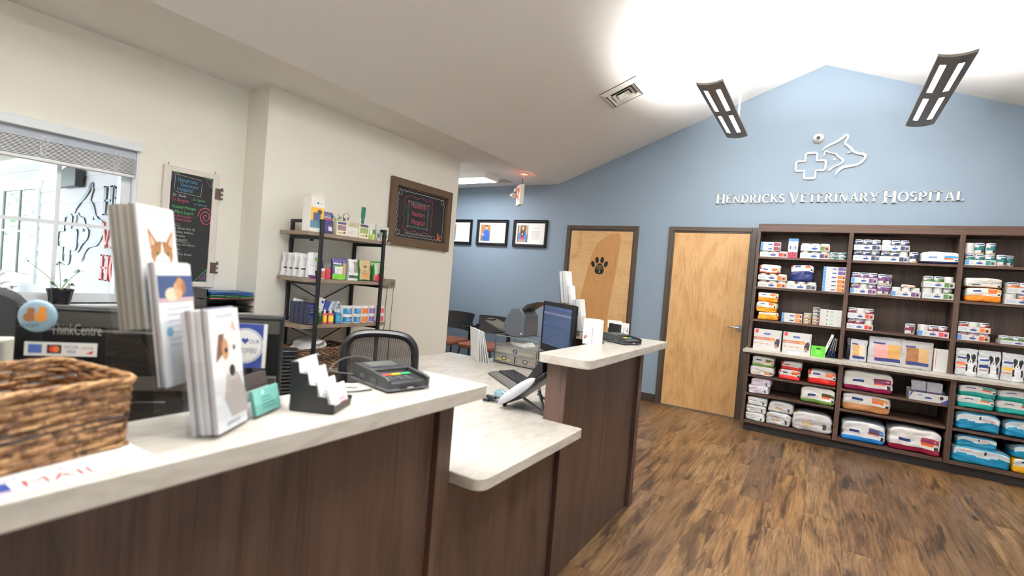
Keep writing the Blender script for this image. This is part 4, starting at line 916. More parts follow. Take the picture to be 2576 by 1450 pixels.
b = MB(); b.prism([(-.07, .012), (-.065, .034), (-.26, .098), (-.262, .088)], 'y', -.05, .14, mat('tray_grey', (78, 76, 70), .5)); b.box(-.29, -.24, .0, .08, .094, .104, blackm); b.build('output_tray', t, bevel=.002)
b = MB(); b.box(.045, .06, -.081, -.08, .03, .036, paper); b.build('power_light', t, smooth=0)
for i in range(5):
    b = MB(); b.T = Matrix.Rotation(-.10-.035*i, 4, 'Y'); b.box(-.002, .002, -.10, .12, 0, .235, paper if i % 2 else C(228, 228, 228)); o = b.build('paper_folder', loc=(-2.175+.022*i, 3.05, .7615), rz=math.radians(52), smooth=0); tag(o, 'white paper folder, %s from the left beside the wire organiser' % ORD[i], 'folder', 'white folders beside the organiser')
for i, (c, x) in enumerate((((60, 92, 180), -1.62), ((206, 206, 210), -1.60), ((90, 80, 76), -1.58), ((60, 60, 66), -1.60))):
    b = MB(); b.box(-.05, .05, -.03, .03, 0, .032, C(*c)); b.rect(-.03, .01, .006, .02, -.0305, paper); tag(b.build('small_box', loc=(x, 3.33, .7615+.033*i), smooth=0), ('blue', 'white', 'brown', 'dark')[i]+' small box stacked between scanner and computer', 'box', 'small boxes behind the computer')
# keyboard
t = thing('keyboard', 'black keyboard with grey palm rest on the low desk', 'keyboard', (-1.573, 2.618, .762), math.radians(-38)); W = .43
b = MB(); b.prism([(-.095, .004), (-.085, .012), (-.03, .018), (.09, .026), (.095, .004), (.09, 0), (-.09, 0)], 'x', -W/2, W/2, mat('keyboard_black', (40, 40, 42), .5)); b.build('case', t, bevel=.002)
b = MB(); b.prism([(-.096, .004), (-.080, .016), (-.030, .021), (-.030, .015), (-.085, .004)], 'x', -W/2, W/2, mat('palm_grey', (92, 88, 84), .5)); b.build('palm_rest', t, bevel=.002)
b = MB()
for j in range(5):
    for i in range(19 if j else 19):
        x = -W/2+.012+i*.0215; y = -.020+j*.021; z = .020+.0013*j*1.3
        b.box(x, x+.018, y, y+.017, z, z+.006, darkgrey)
b.build('keys', t, smooth=0)
# telephone
t = thing('telephone', 'black desk telephone tilted on its stand with a long white handset', 'telephone', (-1.20, 2.03, .762), 0)
sl = math.atan2(.914-.764, -1.084+1.272); L = .30
b = MB(); b.T = Matrix.Translation((-.075, 0, .012)) @ Matrix.Rotation(-sl, 4, 'Y'); b.box(0, L-.02, .03, .22, .0, .026, blackm); b.box(L*.40, L-.06, .19, .215, .026, .05, blackm); b.build('body', t, bevel=.008)
b = MB(); b.T = Matrix.Translation((-.085, -.005, .012)) @ Matrix.Rotation(-sl, 4, 'Y'); n = 14; vs = []; fs = []
hl = mat('handset_white', (206, 208, 218), .25)
for i in range(n+1):
    a = -1+2*i/n; rr_ = math.sqrt(max(0, 1-abs(a)**2.4))
    for k in range(12): th = 2*PI*k/12; vs.append((L*.42+L*.42*a, .0+.022*rr_*math.cos(th), .012+.024*rr_*math.sin(th)))
for i in range(n):
    for k in range(12): fs.append((i*12+k, i*12+(k+1) % 12, (i+1)*12+(k+1) % 12, (i+1)*12+k))
b.add(vs, fs, hl); b.build('handset', t, smooth=80)
b = MB(); b.T = Matrix.Translation((-.075, 0, .012)) @ Matrix.Rotation(-sl, 4, 'Y'); b.prism([(.10, .024), (.27, .026), (.30, .075), (.285, .082), (.20, .055), (.11, .030)], 'y', .035, .21, mat('phone_deep_black', (14, 15, 20), .3)); b.build('display_hood', t, bevel=.003)
b = MB(); b.T = Matrix.Translation((-.075, 0, .012)) @ Matrix.Rotation(-sl, 4, 'Y')
for i in range(5):
    for j in range(3): b.box(.05+.024*i, .066+.024*i, .05+.024*j, .066+.024*j, .026, .033, C(200, 200, 204) if (i+j) % 3 == 0 else darkgrey)
b.build('buttons', t, bevel=.001)
b = MB(); b.bar((.10, .05, .115), (.14, .05, .004), .018, .008, darkgrey); b.bar((.02, .05, .06), (.145, .05, .006), .018, .008, darkgrey); b.bar((.02, .19, .06), (.145, .19, .006), .018, .008, darkgrey); b.bar((.10, .19, .115), (.145, .19, .006), .018, .008, darkgrey); b.build('stand', t, bevel=.001)
b = MB(); pts = []
for i in range(420):
    s_ = i/419; a = i*.85; c_ = Vector((-.075-.135*math.sin(s_*2.2)**.8*(1 if s_ < .999 else 1)+.03*math.sin(s_*13), .03+.10*s_+.022*math.sin(s_*11), .010)); pts.append(c_+Vector((.0065*math.cos(a)*.4, .0065*math.cos(a), .0065*math.sin(a))))
b.tube(pts, .0022, mat('cord_black', (20, 24, 30), .3), 5); b.build('coiled_cord', t)
b = MB(); b.lathe([(.001, 0), (.022, .002), (.034, .014), (.030, .032), (.016, .043), (.001, .045)], (0, 0, 0), mat('glass_paperweight', (128, 160, 168), .2, var=.5, bscale=40), 20); tag(b.build('paperweight', loc=(-1.395, 2.205, .7615)), 'rounded blue grey stone paperweight beside the telephone cord', 'paperweight')
b = MB(); b.lathe([(.012, 0), (.030, .008), (.034, .028), (.020, .040), (.001, .044)], (0, 0, 0), mat('orange_toy', (230, 140, 60), .5, var=.4, bscale=60), 14); tag(b.build('rubber_toy', loc=(-1.10, 2.30, .7615)), 'orange and black rubber toy behind the telephone', 'toy')
b = MB(); b.lathe([(.010, 0), (.026, .01), (.026, .05), (.012, .07), (.02, .085), (.012, .10), (.001, .104)], (0, 0, 0), whitem, 16); tag(b.build('bottle', loc=(-1.30, 2.80, .7615)), 'small white bottle between organiser and far counter end', 'bottle')
b = MB(); b.box(-.024, .024, -.001, .001, 0, .030, paper)
for i in range(5):
    for j in range(4):
        if (i*3+j*5) % 3: b.rect(-.018+.0075*i, -.0115+.0075*i, .004+.0065*j, .009+.0065*j, -.0013, C(80, 80, 84))
tag(b.build('tag_card', loc=(-1.300, 2.815, .9151), rz=.3, smooth=0), 'small white printed tag at the lower corner of the lit computer', 'tag')

# ------------------------------------------------------------------ things on the far counter
t = thing('day_calendar', 'white day cube showing 14 in a black holder on the far counter', 'calendar', (-1.085, 3.09, TT+.001), math.radians(78))
b = MB(); b.box(-.052, .05, -.03, .055, 0, .006, blackm); b.box(-.052, -.046, -.035, .055, 0, .088, blackm); b.box(.048, .053, .0, .055, 0, .085, blackm); b.box(-.05, .05, .050, .055, 0, .09, blackm); b.build('holder', t, bevel=.003)
for i, ch in enumerate('14'):
    b = MB(); x = -.044+.045*i; b.box(x, x+.043, -.036, .03, .0065, .094, paper); b.text(ch, x+.0215, .030, .060, C(20, 20, 20), -.0366, 'c', .8); b.build('number_block', t, bevel=.002)
for i in range(2):
    b = MB(); b.box(-.044, .044, 0, .001, 0, .05, paper); tag(b.build('business_card', loc=(-1.155, 3.165+.004*i, TT+.052), rz=math.radians(18), smooth=0), 'white card standing behind the day calendar, %s one' % ('front', 'rear')[i], 'business card', 'cards behind the calendar')
b = MB(); b.box(-.05, .045, .0, .03, 0, .045, blackm); b.box(-.06, .05, -.004, .034, 0, .004, blackm); tag(b.build('card_box', loc=(-1.145, 3.172, TT+.001), rz=math.radians(18), bevel=.002), 'small black card box behind the day calendar', 'box')
RF = math.radians(94); BF = (-1.350, 3.135, TT+.001)
tier_holder(BF, RF, 'clear acrylic three-tier brochure holder on the ledge behind the lit computer', [(0, .005, .051, .17, .10), (.078, .092, .022, .19, .12), (.112, .190, .060, .21, .09)])
place_leaf(BF, RF, .001, .006, 8, .0050, .098, .215, 'plain', 'lowest tier of the far holder', 'brochures in the lowest tier of the far holder')
place_leaf(BF, RF, .080, .093, 3, .0050, .098, .215, 'plain', 'middle tier of the far holder', 'brochures in the middle tier of the far holder')
place_leaf(BF, RF, .114, .191, 10, .0052, .098, .215, 'plain', 'top tier of the far holder', 'brochures in the top tier of the far holder', 0)
for i in range(5):
    b = MB(); b.box(-.044, .044, 0, .0025, 0, .140-.002*i, paper)
    if i == 0: b.rect(.006, .008, .0, .09, -.0004, C(60, 60, 66)); b.ell(-.028, .040, .009, .008, -.0004, C(170, 110, 90), 10); b.ell(-.034, .032, .005, .005, -.0005, C(120, 70, 60), 8)
    tag(b.build('brochure', loc=(-1.060+.003*i, 2.555+.007*i, TT+.0005), rz=math.radians(24+4*i), smooth=0), ('front white leaflet with a brown paw mark, standing on the far counter' if i == 0 else 'white leaflet, %s behind the paw leaflet on the far counter' % ORD[i-1]), 'brochure', 'white leaflets on the far counter')
t = thing('card_holder', 'small clear stepped card holder between white leaflets and day calendar', 'card holder', (-1.215, 3.08, TT+.001), RF)
for k in range(3):
    b = MB(); b.T = Matrix.Translation((0, .028*k, .018*k)) @ Matrix.Rotation(-.3, 4, 'X'); b.box(-.05, .05, -.002, 0, 0, .03, acrylic); b.box(-.05, .05, .012, .014, 0, .055, acrylic); b.box(-.051, -.05, 0, .012, 0, .04, acrylic); b.box(.05, .051, 0, .012, 0, .04, acrylic); b.build('pocket', t, smooth=0)
    cards((-1.215+.004-.028*k*.998, 3.08-.002*k, TT+.006+.018*k), RF, -.3, 3, (196, 212, 222), 'pale card, %s step of the clear stepped holder' % ('lowest', 'middle', 'top')[k], 'pale cards in the clear stepped holder')
# ------------------------------------------------------------------ wall boards on the left
THIN = -.012
t = thing('chalkboard', 'tall chalkboard in a worn white frame listing the hospital staff', 'chalkboard', (WX+.0005, 1.890, 1.570), math.radians(91.5))
W, H = .196, .440; fwd = .052
b = MB()
for (x0, x1, z0, z1) in ((-W, -W+fwd-.004, -H, H), (W-fwd+.004, W, -H, H), (-W+fwd-.004, W-fwd+.004, H-fwd+.012, H), (-W+fwd-.004, W-fwd+.004, -H, -H+fwd-.012)): b.box(x0, x1, -.024, -.002, z0, z1, whitewood)
b.build('frame', t, bevel=.003)
b = MB(); chalkm = mat('chalkboard_black', (26, 26, 28), .75, var=.15, bscale=8); b.box(-W+.046, W-.046, -.016, -.004, -H+.038, H-.038, chalkm)
bl, gn, pk, wh, pu = C(96, 170, 222, .9), C(92, 206, 110, .9), C(222, 90, 120, .9), C(206, 206, 204, .9), C(150, 90, 150, .9)
y = -.0165
def L_(s_, x, z, sz, m, a='l', sx=.80): b.text(s_, x, z, sz, m, y, a, sx, .12)
L_('Hendricks', -.105, .335, .043, bl); L_('Veterinary', -.085, .302, .038, bl); L_('Hospital', -.105, .268, .043, bl)
for p in (((-.118, .385), (.068, .372)), ((-.118, .385), (-.122, .262)), ((-.110, .258), (.066, .248)), ((.066, .248), (.070, .350))): b.stroke(list(p), .0018, wh, y-.0002, y)
L_('Dr. Davis', -.130, .224, .030, wh); L_('Dr. Squires', .010, .212, .026, gn, sx=.75); L_('Dr Burgess', -.134, .190, .032, pk); L_('Dr. Patterson', .022, .180, .022, bl, sx=.75)
L_('Hospital Manager:', -.132, .140, .031, gn, sx=.78); L_('Mary Lopez', -.110, .102, .034, gn)
L_('Front office manager:', -.140, .076, .022, pk, sx=.80); L_('Cheryl Cupps', -.105, .050, .026, pk)
L_('Technicians:', -.140, .020, .020, C(130, 130, 128, .9)); L_('Danya, Nicole, Dan, AJ', -.142, -.014, .024, wh, sx=.80); L_('Jose, Ashley, Andrew,', -.142, -.042, .024, wh, sx=.82); L_('Grace Kristine', -.142, -.070, .024, wh)
L_('Tech. Assistants:', -.142, -.098, .026, wh, sx=.76); L_('Courtsey, Aryn, Will, Makenna', -.144, -.134, .021, wh, sx=.72); L_('Reception:', -.142, -.170, .024, wh); L_('Jo, Aryn, Yori, Krissie', -.142, -.206, .024, wh, sx=.80)
for (a, c) in (((-.140, .016), (-.06, .010)), ((-.140, -.102), (.01, -.110)), ((-.140, -.176), (-.06, -.184))): b.stroke([a, c], .0016, wh, y-.0002, y)
b.stroke([(.112+(.006+.0045*a)*.75*math.cos(a), .100+(.006+.0045*a)*math.sin(a)) for a in [i*.35 for i in range(50)]][:46], .004, pk, y-.0002, y)
for (m_, pts) in ((gn, [(-.146, .33), (-.146, .398), (-.09, .394)]), (pu, [(-.138, .34), (-.138, .388), (-.098, .384)]), (gn, [(.146, .33), (.146, .392), (.09, .396)]), (pu, [(.136, .33), (.136, .384), (.096, .388), (.136, .33)]), (gn, [(.145, -.30), (.145, -.396), (.06, -.398), (.145, -.30)]), (pu, [(.136, -.33), (.136, -.386), (.088, -.390), (.136, -.33)])): b.stroke(pts, .003, m_, y-.0002, y)
for i in range(6): b.stroke([(.095+.008*i, -.388), (.137, -.345-.006*i)], .0016, pu, y-.0002, y)
b.build('board', t, smooth=0)
rusty = mat('rusty_iron', (92, 76, 74), .6, .4)
for z in (.295, -.285):
    b = MB(); b.box(W-.030, W+.012, -.028, -.024, z-.045, z+.04, rusty)
    for dz in (-.036, -.002, .032): b.box(W+.010, W+.030, -.031, -.021, z+dz-.008, z+dz+.006, rusty)
    b.cyl((W+.022, -.026, z+.036), .006, .014, rusty); b.build('hinge', t, bevel=.001)
for x in (-W+.03, W-.03):
    b = MB(); b.cyl((x, -.012, H), .002, .012, mat('brass', (200, 160, 70), .3, 1)); b.lathe([(.001, 0), (.006, .004), (.006, .008), (.001, .012)], (x, -.012, H+.010), mat('brass'), 10); b.build('hanging_pin', t)
t = thing('chalkboard', 'chalkboard in a wide brown wooden frame on the cream wall', 'chalkboard', (SX+.0005, 4.092, 1.985), PI/2)
W, H, fwd = .477, .345, .078
b = MB()
for (x0, x1, z0, z1) in ((-W, -W+fwd, -H, H), (W-fwd, W, -H, H), (-W+fwd, W-fwd, H-fwd, H), (-W+fwd, W-fwd, -H, -H+fwd)): b.box(x0, x1, -.042, -.002, z0, z1, frameoak)
for (x0, x1, z0, z1) in ((-W+fwd, -W+fwd+.010, -H+fwd, H-fwd), (W-fwd-.010, W-fwd, -H+fwd, H-fwd), (-W+fwd, W-fwd, H-fwd-.010, H-fwd), (-W+fwd, W-fwd, -H+fwd, -H+fwd+.010)): b.box(x0, x1, -.030, -.002, z0, z1, frameoak)
b.build('frame', t, bevel=.003)
b = MB(); b.box(-W+fwd+.001, W-fwd-.001, -.014, -.003, -H+fwd+.001, H-fwd-.001, chalkm); y = -.0146
cx = -.05
for s_, z, sz, sx in (('Hendricks', .075, .095, .62), ('Veterinary', -.010, .082, .60), ('Hospital', -.100, .095, .66)): b.text(s_, cx, z, sz, pk, y, 'c', sx, .05)
b.text('A home is not a home without a pet or two!', -.02, -.212, .032, wh, y, 'c', .74, .1)
N = 44; b.stroke([(cx+(.200+.022*abs(math.sin(i*PI*11/176)))*math.copysign(min(1, abs(1.35*math.cos(2*PI*i/176*1))), math.cos(2*PI*i/176)), .002+(.170+.022*abs(math.sin(i*PI*11/176)))*math.copysign(min(1, abs(1.35*math.sin(2*PI*i/176))), math.sin(2*PI*i/176))) for i in range(176)], .0028, pk, y-.0002, y, True)
for (m_, r_) in ((bl, .155), (gn, .140)): b.stroke([(cx-r_*1.05, .002-r_*.88), (cx-r_*1.07, r_*.9), (cx+r_*1.03, r_*.87), (cx+r_*1.06, -r_*.9)], .003, m_, y-.0002, y, True)
for sx_ in (-1, 1):
    for sz_ in (-1, 1): b.ell(cx+sx_*.158, sz_*.135, .010, .010, y-.0003, C(226, 50, 70, .9), 10)
for k in range(2):
    s_ = 1 if k else -1
    b.stroke([(-.36+.72*i/70, s_*(.232+.007*math.sin(i*1.05))) for i in range(71)], .003, wh, y-.0002, y)
    b.stroke([(s_*(.365+.008*math.sin(i*1.1)), -.20+.40*i/40) for i in range(41)], .003, wh, y-.0002, y)
for sx_ in (-1, 1):
    for sz_ in (-1, 1): b.stroke([(sx_*(.335+.022*math.cos(a)), sz_*(.205+.025*math.sin(a))) for a in [i*.4 for i in range(20)]], .003, wh, y-.0002, y)
b.poly([(.27, -.225), (.33, -.23), (.335, -.20), (.31, -.19), (.30, -.155), (.275, -.15), (.285, -.19)], y-.0004, C(196, 84, 56, .9)); b.stroke([(.20, -.195), (.245, -.200)], .010, C(50, 120, 80, .9), y-.0002, y)
b.build('board', t, smooth=0)

THIN = 0
# blinds and window things
t = thing('window_blind', 'raised white slatted blind under its valance in the left window', 'blind', (WX, .55, 2.09))
b = MB(); b.box(-.01, .028, WY0-.55-.02, 1.552-.55, -.034, .022, vinyl); b.build('valance', t, bevel=.004)
b = MB(); b.box(-.060, -.012, WY0-.53, 1.535-.55, -.090, -.012, mat('blind_grey', (178, 186, 196), .5)); b.build('head_rail', t, smooth=0)
for i in range(12):
    b = MB(); z = -.094-.0085*i; b.box(-.062, -.010, WY0-.52, 1.532-.55, z-.003, z, mat('slat_white', (240, 240, 240), .5)); b.build('slat', t, smooth=0)
b = MB(); b.box(-.062, -.010, WY0-.52, 1.530-.55, -.216, -.198, mat('slat_white')); b.build('bottom_rail', t, bevel=.003)
for yy in (1.42-.55, 1.10-.55-.05, .62-.55):
    b = MB()
    for k in range(5): b.tube(crom([(-.008, yy+.006*k-.012, -.06), (-.004, yy+.02*math.sin(k*2), -.10), (-.006, yy-.015*math.cos(k*3), -.14), (-.005, yy+.012*math.sin(k*5), -.185)], 5), .0012, whitem, 5)
    b.build('lift_cord', t)
# plant on the sill
t = thing('potted_plant', 'thin leafy plant in a glossy black pot on the window sill', 'plant', (-4.03, 1.152, 1.0005))
b = MB(); potm = mat('glossy_black_pot', (26, 30, 38), .15, var=.5, bscale=90); b.lathe([(.048, 0), (.052, .01), (.060, .06), (.066, .088), (.070, .096), (.066, .098), (.062, .09), (.058, .088), (.001, .086)], (0, 0, 0), potm, 28); b.build('pot', t)
b = MB(); b.lathe([(.058, 0), (.001, .004)], (0, 0, .0885), mat('soil', (60, 46, 36), .9), 16); b.build('soil', t)
lf = [mat('leaf_green', (120, 180, 92), .5), mat('leaf_light', (168, 206, 118), .5), mat('leaf_dark', (74, 132, 70), .5)]
stm = mat('stem_green', (122, 140, 84), .6)
def leaf(b, p, d, up, l, w_, m):
    d = Vector(d).normalized(); s_ = d.cross(Vector(up)).normalized()*w_/2; p = Vector(p); u_ = Vector(up)*l*.08
    b.add([p, p+d*l*.35+s_+u_, p+d*l*.35-s_+u_, p+d*l*.7+s_*.8+u_*.6, p+d*l*.7-s_*.8+u_*.6, p+d*l-u_], [(0, 1, 2), (1, 3, 4, 2), (3, 5, 4)], m)
tips = [(-.02, -.165, .27), (-.005, -.01, .255), (.01, .085, .215), (.0, .03, .15), (.02, -.045, .13), (-.03, .06, .12)]
for tp in tips:
    b = MB(); P_ = crom([(0, 0, .085), (tp[0]*.4, tp[1]*.35, .085+(tp[2]-.085)*.45), (tp[0]*.8, tp[1]*.75, .085+(tp[2]-.085)*.8), tp], 5); b.tube(P_, .0016, stm, 6); st = b.build('stem', t)
    b = MB()
    for k in range(15):
        a = R.random()*2*PI; q_ = P_[-1-(k % 6)//2] if k > 4 else P_[-1]; leaf(b, q_, (math.cos(a), math.sin(a), R.uniform(-.3, .5)), (0, 0, 1), R.uniform(.022, .040), .013, lf[k % 3])
    b.build('leaves', st, smooth=0)
b = MB(); b.box(-.012, .016, .038, .040, .07, .135, C(120, 60, 70)); b.rect(-.010, .014, .075, .095, .0378, C(70, 170, 180)); b.build('plant_tag', t, smooth=0)
# letter trays with folders at the corner
t = thing('file_tray', 'black two-tier wire file tray with blue and green folders in the corner', 'file tray', (-3.955, 2.115, .955), PI/2)
b = MB(); W, D = .19, .26
for z in (0, .045, .155):
    if z < .1: b.box(-W, W, -.13, .125, z, z+.004, blackm)
b.box(-W, W, -.13, .125, .098, .1035, blackm)
for (x, y_) in ((-W, -.13), (W-.006, -.13), (-W, .119), (W-.006, .119)): b.box(x, x+.006, y_, y_+.006, 0, .175, blackm)
b.box(-W, W, .121, .125, 0, .10, blackm)  # black back panel added so the gap under the folders looks dark
for x in (-W, W-.006): b.box(x, x+.006, -.13, .125, .13, .175, blackm); b.box(x, x+.003, -.12, .12, 0, .13, blackm); b.box(x, x+.004, -.13, .125, 0, .03, blackm)
b.build('tray_frame', t, smooth=0)
fc = [((206, 92, 96), 1), ((56, 120, 74), 1), ((70, 140, 90), 0), ((84, 140, 92), -1), ((58, 104, 150), 1), ((46, 88, 150), 0), ((54, 110, 176), -1), ((44, 80, 130), 0)]
for i, (c, s_) in enumerate(fc):
    b = MB(); b.box(-.165, .165, -.12, .11, 0, .005, C(*c)); b.box(-.165+.11*(s_+1), -.055+.11*(s_+1), -.136, -.12, .0012, .005, C(*c)); o = b.build('file_folder', loc=(-3.955, 2.115, 1.0600+.0066*i), rz=PI/2+.02*math.sin(i*2), smooth=0); tag(o, '%s file folder in the black corner tray, %s from the bottom' % (('red', 'green', 'green', 'green', 'blue', 'blue', 'blue', 'navy')[i], ('first', 'second', 'third', 'fourth', 'fifth', 'sixth', 'seventh', 'eighth')[i]), 'folder', 'folders in the corner tray')
tag(MB().box(-4.085, -3.82, 1.90, 2.275, 0, .9545, mat('cabinet_white', (190, 186, 178), .6)).build('side_cabinet', smooth=0), 'pale side cabinet in the corner under the black file tray', 'cabinet')
t = thing('fan_heater', 'black slatted heater on the floor between the desk and the shelves', 'heater', (-3.32, 2.24, 0), math.radians(60))
b = MB(); b.box(-.09, .09, -.07, .07, 0, .74, blackm); b.build('body', t, bevel=.01)
b = MB()
for i in range(26): b.box(-.08, .08, -.078, -.070, .04+.026*i, .050+.026*i, darkgrey)
b.build('grille', t, smooth=0)
t = thing('wall_controller', 'small grey wall box with hanging cords right of the shelves', 'wall device', (SX+.0005, 3.685, 1.235), PI/2)
b = MB(); b.box(-.075, .072, -.035, -.002, -.035, .045, mat('putty_grey', (140, 134, 122), .5)); b.box(-.07, -.02, -.0365, -.034, -.03, .0, mat('brown_face', (104, 88, 72), .5)); b.box(.0, .06, -.0365, -.034, -.028, .022, mat('device_face', (106, 108, 104), .3)); b.build('case', t, bevel=.003)
b = MB(); b.tube(crom([(-.02, -.02, -.035), (-.028, -.02, -.25), (-.02, -.02, -.40), (-.05, -.02, -.62), (-.04, -.02, -.95)], 6), .003, blackm, 6); b.tube(crom([(.066, -.02, -.03), (.062, -.02, -.2), (.056, -.02, -.45), (.06, -.02, -.95)], 6), .0025, blackm, 6); b.build('cord', t)

# ------------------------------------------------------------------ waiting chairs in the hall
def waiting(x, label):
    t = thing('waiting_chair', label, 'chair', (x, 5.62, 0), 0, None)
    sm = grain('rust_woven_fabric', [(.3, (84, 48, 38)), (.5, (142, 84, 66)), (.7, (112, 64, 50))], (120, 40, 40), .85, .4) if 'rust_woven_fabric' not in MATS else MATS['rust_woven_fabric']
    gl = mat('glossy_black_shell', (36, 35, 34), .22)
    b = MB(); n = 12; W = .285; vs = []
    for off in (0, .012):
        for (z, yb_) in ((.585, .235), (.70, .285), (.78, .31), (.835, .32)):
            for i in range(n+1):
                u = -1+2*i/n; ww = W*(.90+.10*(z-.585)/.24)
                vs.append((u*ww, yb_-.055*(u*u)+off, z-.010*u*u))
    m_ = 4*(n+1); fs = []
    for k in (0, m_):
        for j in range(3):
            for i in range(n): fs.append((k+j*(n+1)+i, k+j*(n+1)+i+1, k+(j+1)*(n+1)+i+1, k+(j+1)*(n+1)+i))
    for i in range(n): fs += [(i, i+1, m_+i+1, m_+i), (3*(n+1)+i, 3*(n+1)+i+1, m_+3*(n+1)+i+1, m_+3*(n+1)+i)]
    for j in range(3): fs += [(j*(n+1), (j+1)*(n+1), m_+(j+1)*(n+1), m_+j*(n+1)), (j*(n+1)+n, (j+1)*(n+1)+n, m_+(j+1)*(n+1)+n, m_+j*(n+1)+n)]
    b.add(vs, fs, gl); b.build('backrest', t, smooth=60)
    b = MB(); b.prism(rcorner([(-.27, -.25, .06), (.27, -.25, .06), (.26, .25, .04), (-.26, .25, .04)], 0), 'z', .40, .465, sm); b.build('seat', t, bevel=.022, seg=3)
    for s_ in (-1, 1):
        b = MB(); b.box(s_*.265-.02, s_*.265+.02, .20, .245, .45, .70, blackm); b.build('back_post', t, bevel=.004)
        b = MB(); b.box(s_*.285-.03, s_*.285+.03, -.10, .22, .655, .675, gl); b.build('armrest', t, bevel=.008)
        for yy in (-.20, .22):
            b = MB(); b.tube([(s_*.25, yy*.9, .42), (s_*.265, yy, .30), (s_*.27, yy*1.05, .0)], .012, blackm, 8); b.build('leg', t)
    return t
waiting(-3.90, 'black waiting chair with rust seat, nearest the door, behind the scanner')
waiting(-4.56, 'black waiting chair with rust seat beneath the man portrait, in the middle')
waiting(-5.22, 'black waiting chair with rust seat, cut off by the cream wall')
# ------------------------------------------------------------------ wall cabinet with products
UF, LF, CF = 5.915, 5.758, 5.712
t = thing('display_cabinet', 'dark walnut open display cabinet filling the right of the blue wall', 'cabinet')
XS = [(-.646, -.620), (.168, .204), (.995, 1.034), (1.826, 1.862)]
UZ = [1.838, 1.516, 1.168]; LZ = [.592, .400]
b = MB(); b.box(-.646, 1.862, UF, YW-.002, 2.106, 2.187, walnut_x); b.build('header', t, bevel=.001)
b = MB(); b.box(-.62, 1.826, YW-.012, YW-.002, .853, 2.105, walnut); b.build('upper_back_panel', t, smooth=0)
for (x0, x1) in XS:
    b = MB(); b.box(x0, x1, UF, YW-.0125, .8535, 2.1055, walnut); b.build('upper_upright', t, bevel=.001)
for (a, c) in ((XS[0][1], XS[1][0]), (XS[1][1], XS[2][0]), (XS[2][1], XS[3][0])):
    for z in UZ:
        b = MB(); b.box(a+.0005, c-.0005, UF+.004, YW-.0125, z-.022, z, walnut_x); b.build('shelf', t, smooth=0)
    for z in LZ+[.115]:
        b = MB(); b.box(a+.0005, c-.0005, LF+.004, YW-.0125, z-.022 if z > .2 else z-.03, z, walnut_x); b.build('shelf', t, smooth=0)
b = MB(); b.box(-.668, 1.862, CF, YW-.0015, .823, .853, stone); b.build('stone_ledge', t, bevel=.003)
for (x0, x1) in ((-.641, -.606), (.177, .217), (1.001, 1.041), (1.826, 1.862)):
    b = MB(); b.box(x0, x1, LF, YW-.0125, .085, .8225, walnut); b.build('lower_upright', t, bevel=.001)
b = MB(); b.box(-.605, 1.826, YW-.012, YW-.002, .085, .8225, walnut); b.build('lower_back_panel', t, smooth=0)
b = MB(); b.box(-.641, 1.862, LF+.001, LF+.02, .801, .8225, walnut_x); b.build('lower_header', t, smooth=0)
b = MB(); b.box(-.610, 1.862, LF+.072, LF+.09, 0, .0845, kickm); b.box(-.610, 1.862, LF+.066, LF+.072, .0, .012, kickm); b.build('plinth', t, smooth=0)

_pc = {}
def inst(key, maker, name, loc, label, cat, group=None, rz=0, rx=0, ry=0):
    if key not in _pc: _pc[key] = maker()
    o = bpy.data.objects.new(name, _pc[key]); COL.objects.link(o); o.location = loc; o.rotation_euler = (rx, ry, rz)
    return tag(o, label, cat, group)
W_ = C(224, 224, 221); NV = C(38, 62, 130); LB = C(98, 152, 214)
def canmesh(r, h, c, turn=0, plain=False, pic=(206, 170, 140)):
    def mk():
        b = MB(); n = 24; cc = C(*c); metal = mat('can_metal', (206, 206, 208), .3, .6)
        prof = [(r*.94, 0), (r, .003), (r, h*.16), (r, h*.36), (r, h*.62), (r, h*.76), (r, h*.84), (r, h*.93), (r*.97, h*.985), (r*.95, h), (r*.90, h-.003)]
        def seg(i, j):
            a = (i+.5)*360/n; d = (a-270-turn+180) % 360-180
            if j in (0, 8, 9, -1): return metal if j != 8 else W_
            if plain: return W_
            if j == 3 and abs(d) < 75: return cc
            if j == 4 and abs(d) < 75 and d > -20: return cc
            if j == 6 and abs(d) < 45: return NV
            if j == 1 and abs(d) < 30: return C(*pic)
            if j == 2 and 10 < d < 50: return C(44, 40, 44)
            return W_
        b.lathe(prof, (0, 0, 0), None, n, 'z', seg); return b.mesh('food_can', 40)
    return mk
def put_can(x, y, z, r, h, c, label, group, turn=0, plain=False):
    inst(('can', r, h, c, turn, plain), canmesh(r, h, c, turn, plain), 'food_can', (x, y, z), label, 'can', group)
def traymesh(w, d, h, c, blue=False, c2=None):
    def mk():
        b = MB(); e = .002; b.box(-w/2, w/2, 0, e, 0, h, W_); b.box(-w/2, w/2, d-e, d, 0, h, W_); b.box(-w/2, -w/2+e, e, d-e, 0, h, W_); b.box(w/2-e, w/2, e, d-e, 0, h, W_); b.box(-w/2+e, w/2-e, e, d-e, 0, e, W_)
        y = -.0005
        if blue: b.rect(-w/2, -w*.36, h*.08, h*.92, y, LB)
        b.rect(w*.18, w*.32, h*.12, h*.88, y, C(*c)); b.rect(w*.32, w*.48, h*.12, h*.88, y, C(*(c2 or tuple(min(255, int(v*.5+110)) for v in c))))
        b.ell(w*.40, h*.42, w*.05, h*.24, y-.0003, C(70, 56, 60), 10)
        b.ell(-w*.02, h*.42, w*.11, h*.20, y, C(86, 128, 196), 16); b.rect(-w*.10, w*.06, h*.34, h*.50, y-.0003, NV); b.rect(-w*.03, w*.01, h*.70, h*.88, y, C(200, 70, 60))
        for k in range(2): b.rect(-w*(.46 if not blue else .33), -w*.22, h*(.55-.25*k), h*(.65-.25*k), y, C(176, 196, 224))
        return b.mesh('tray', 0)
    return mk
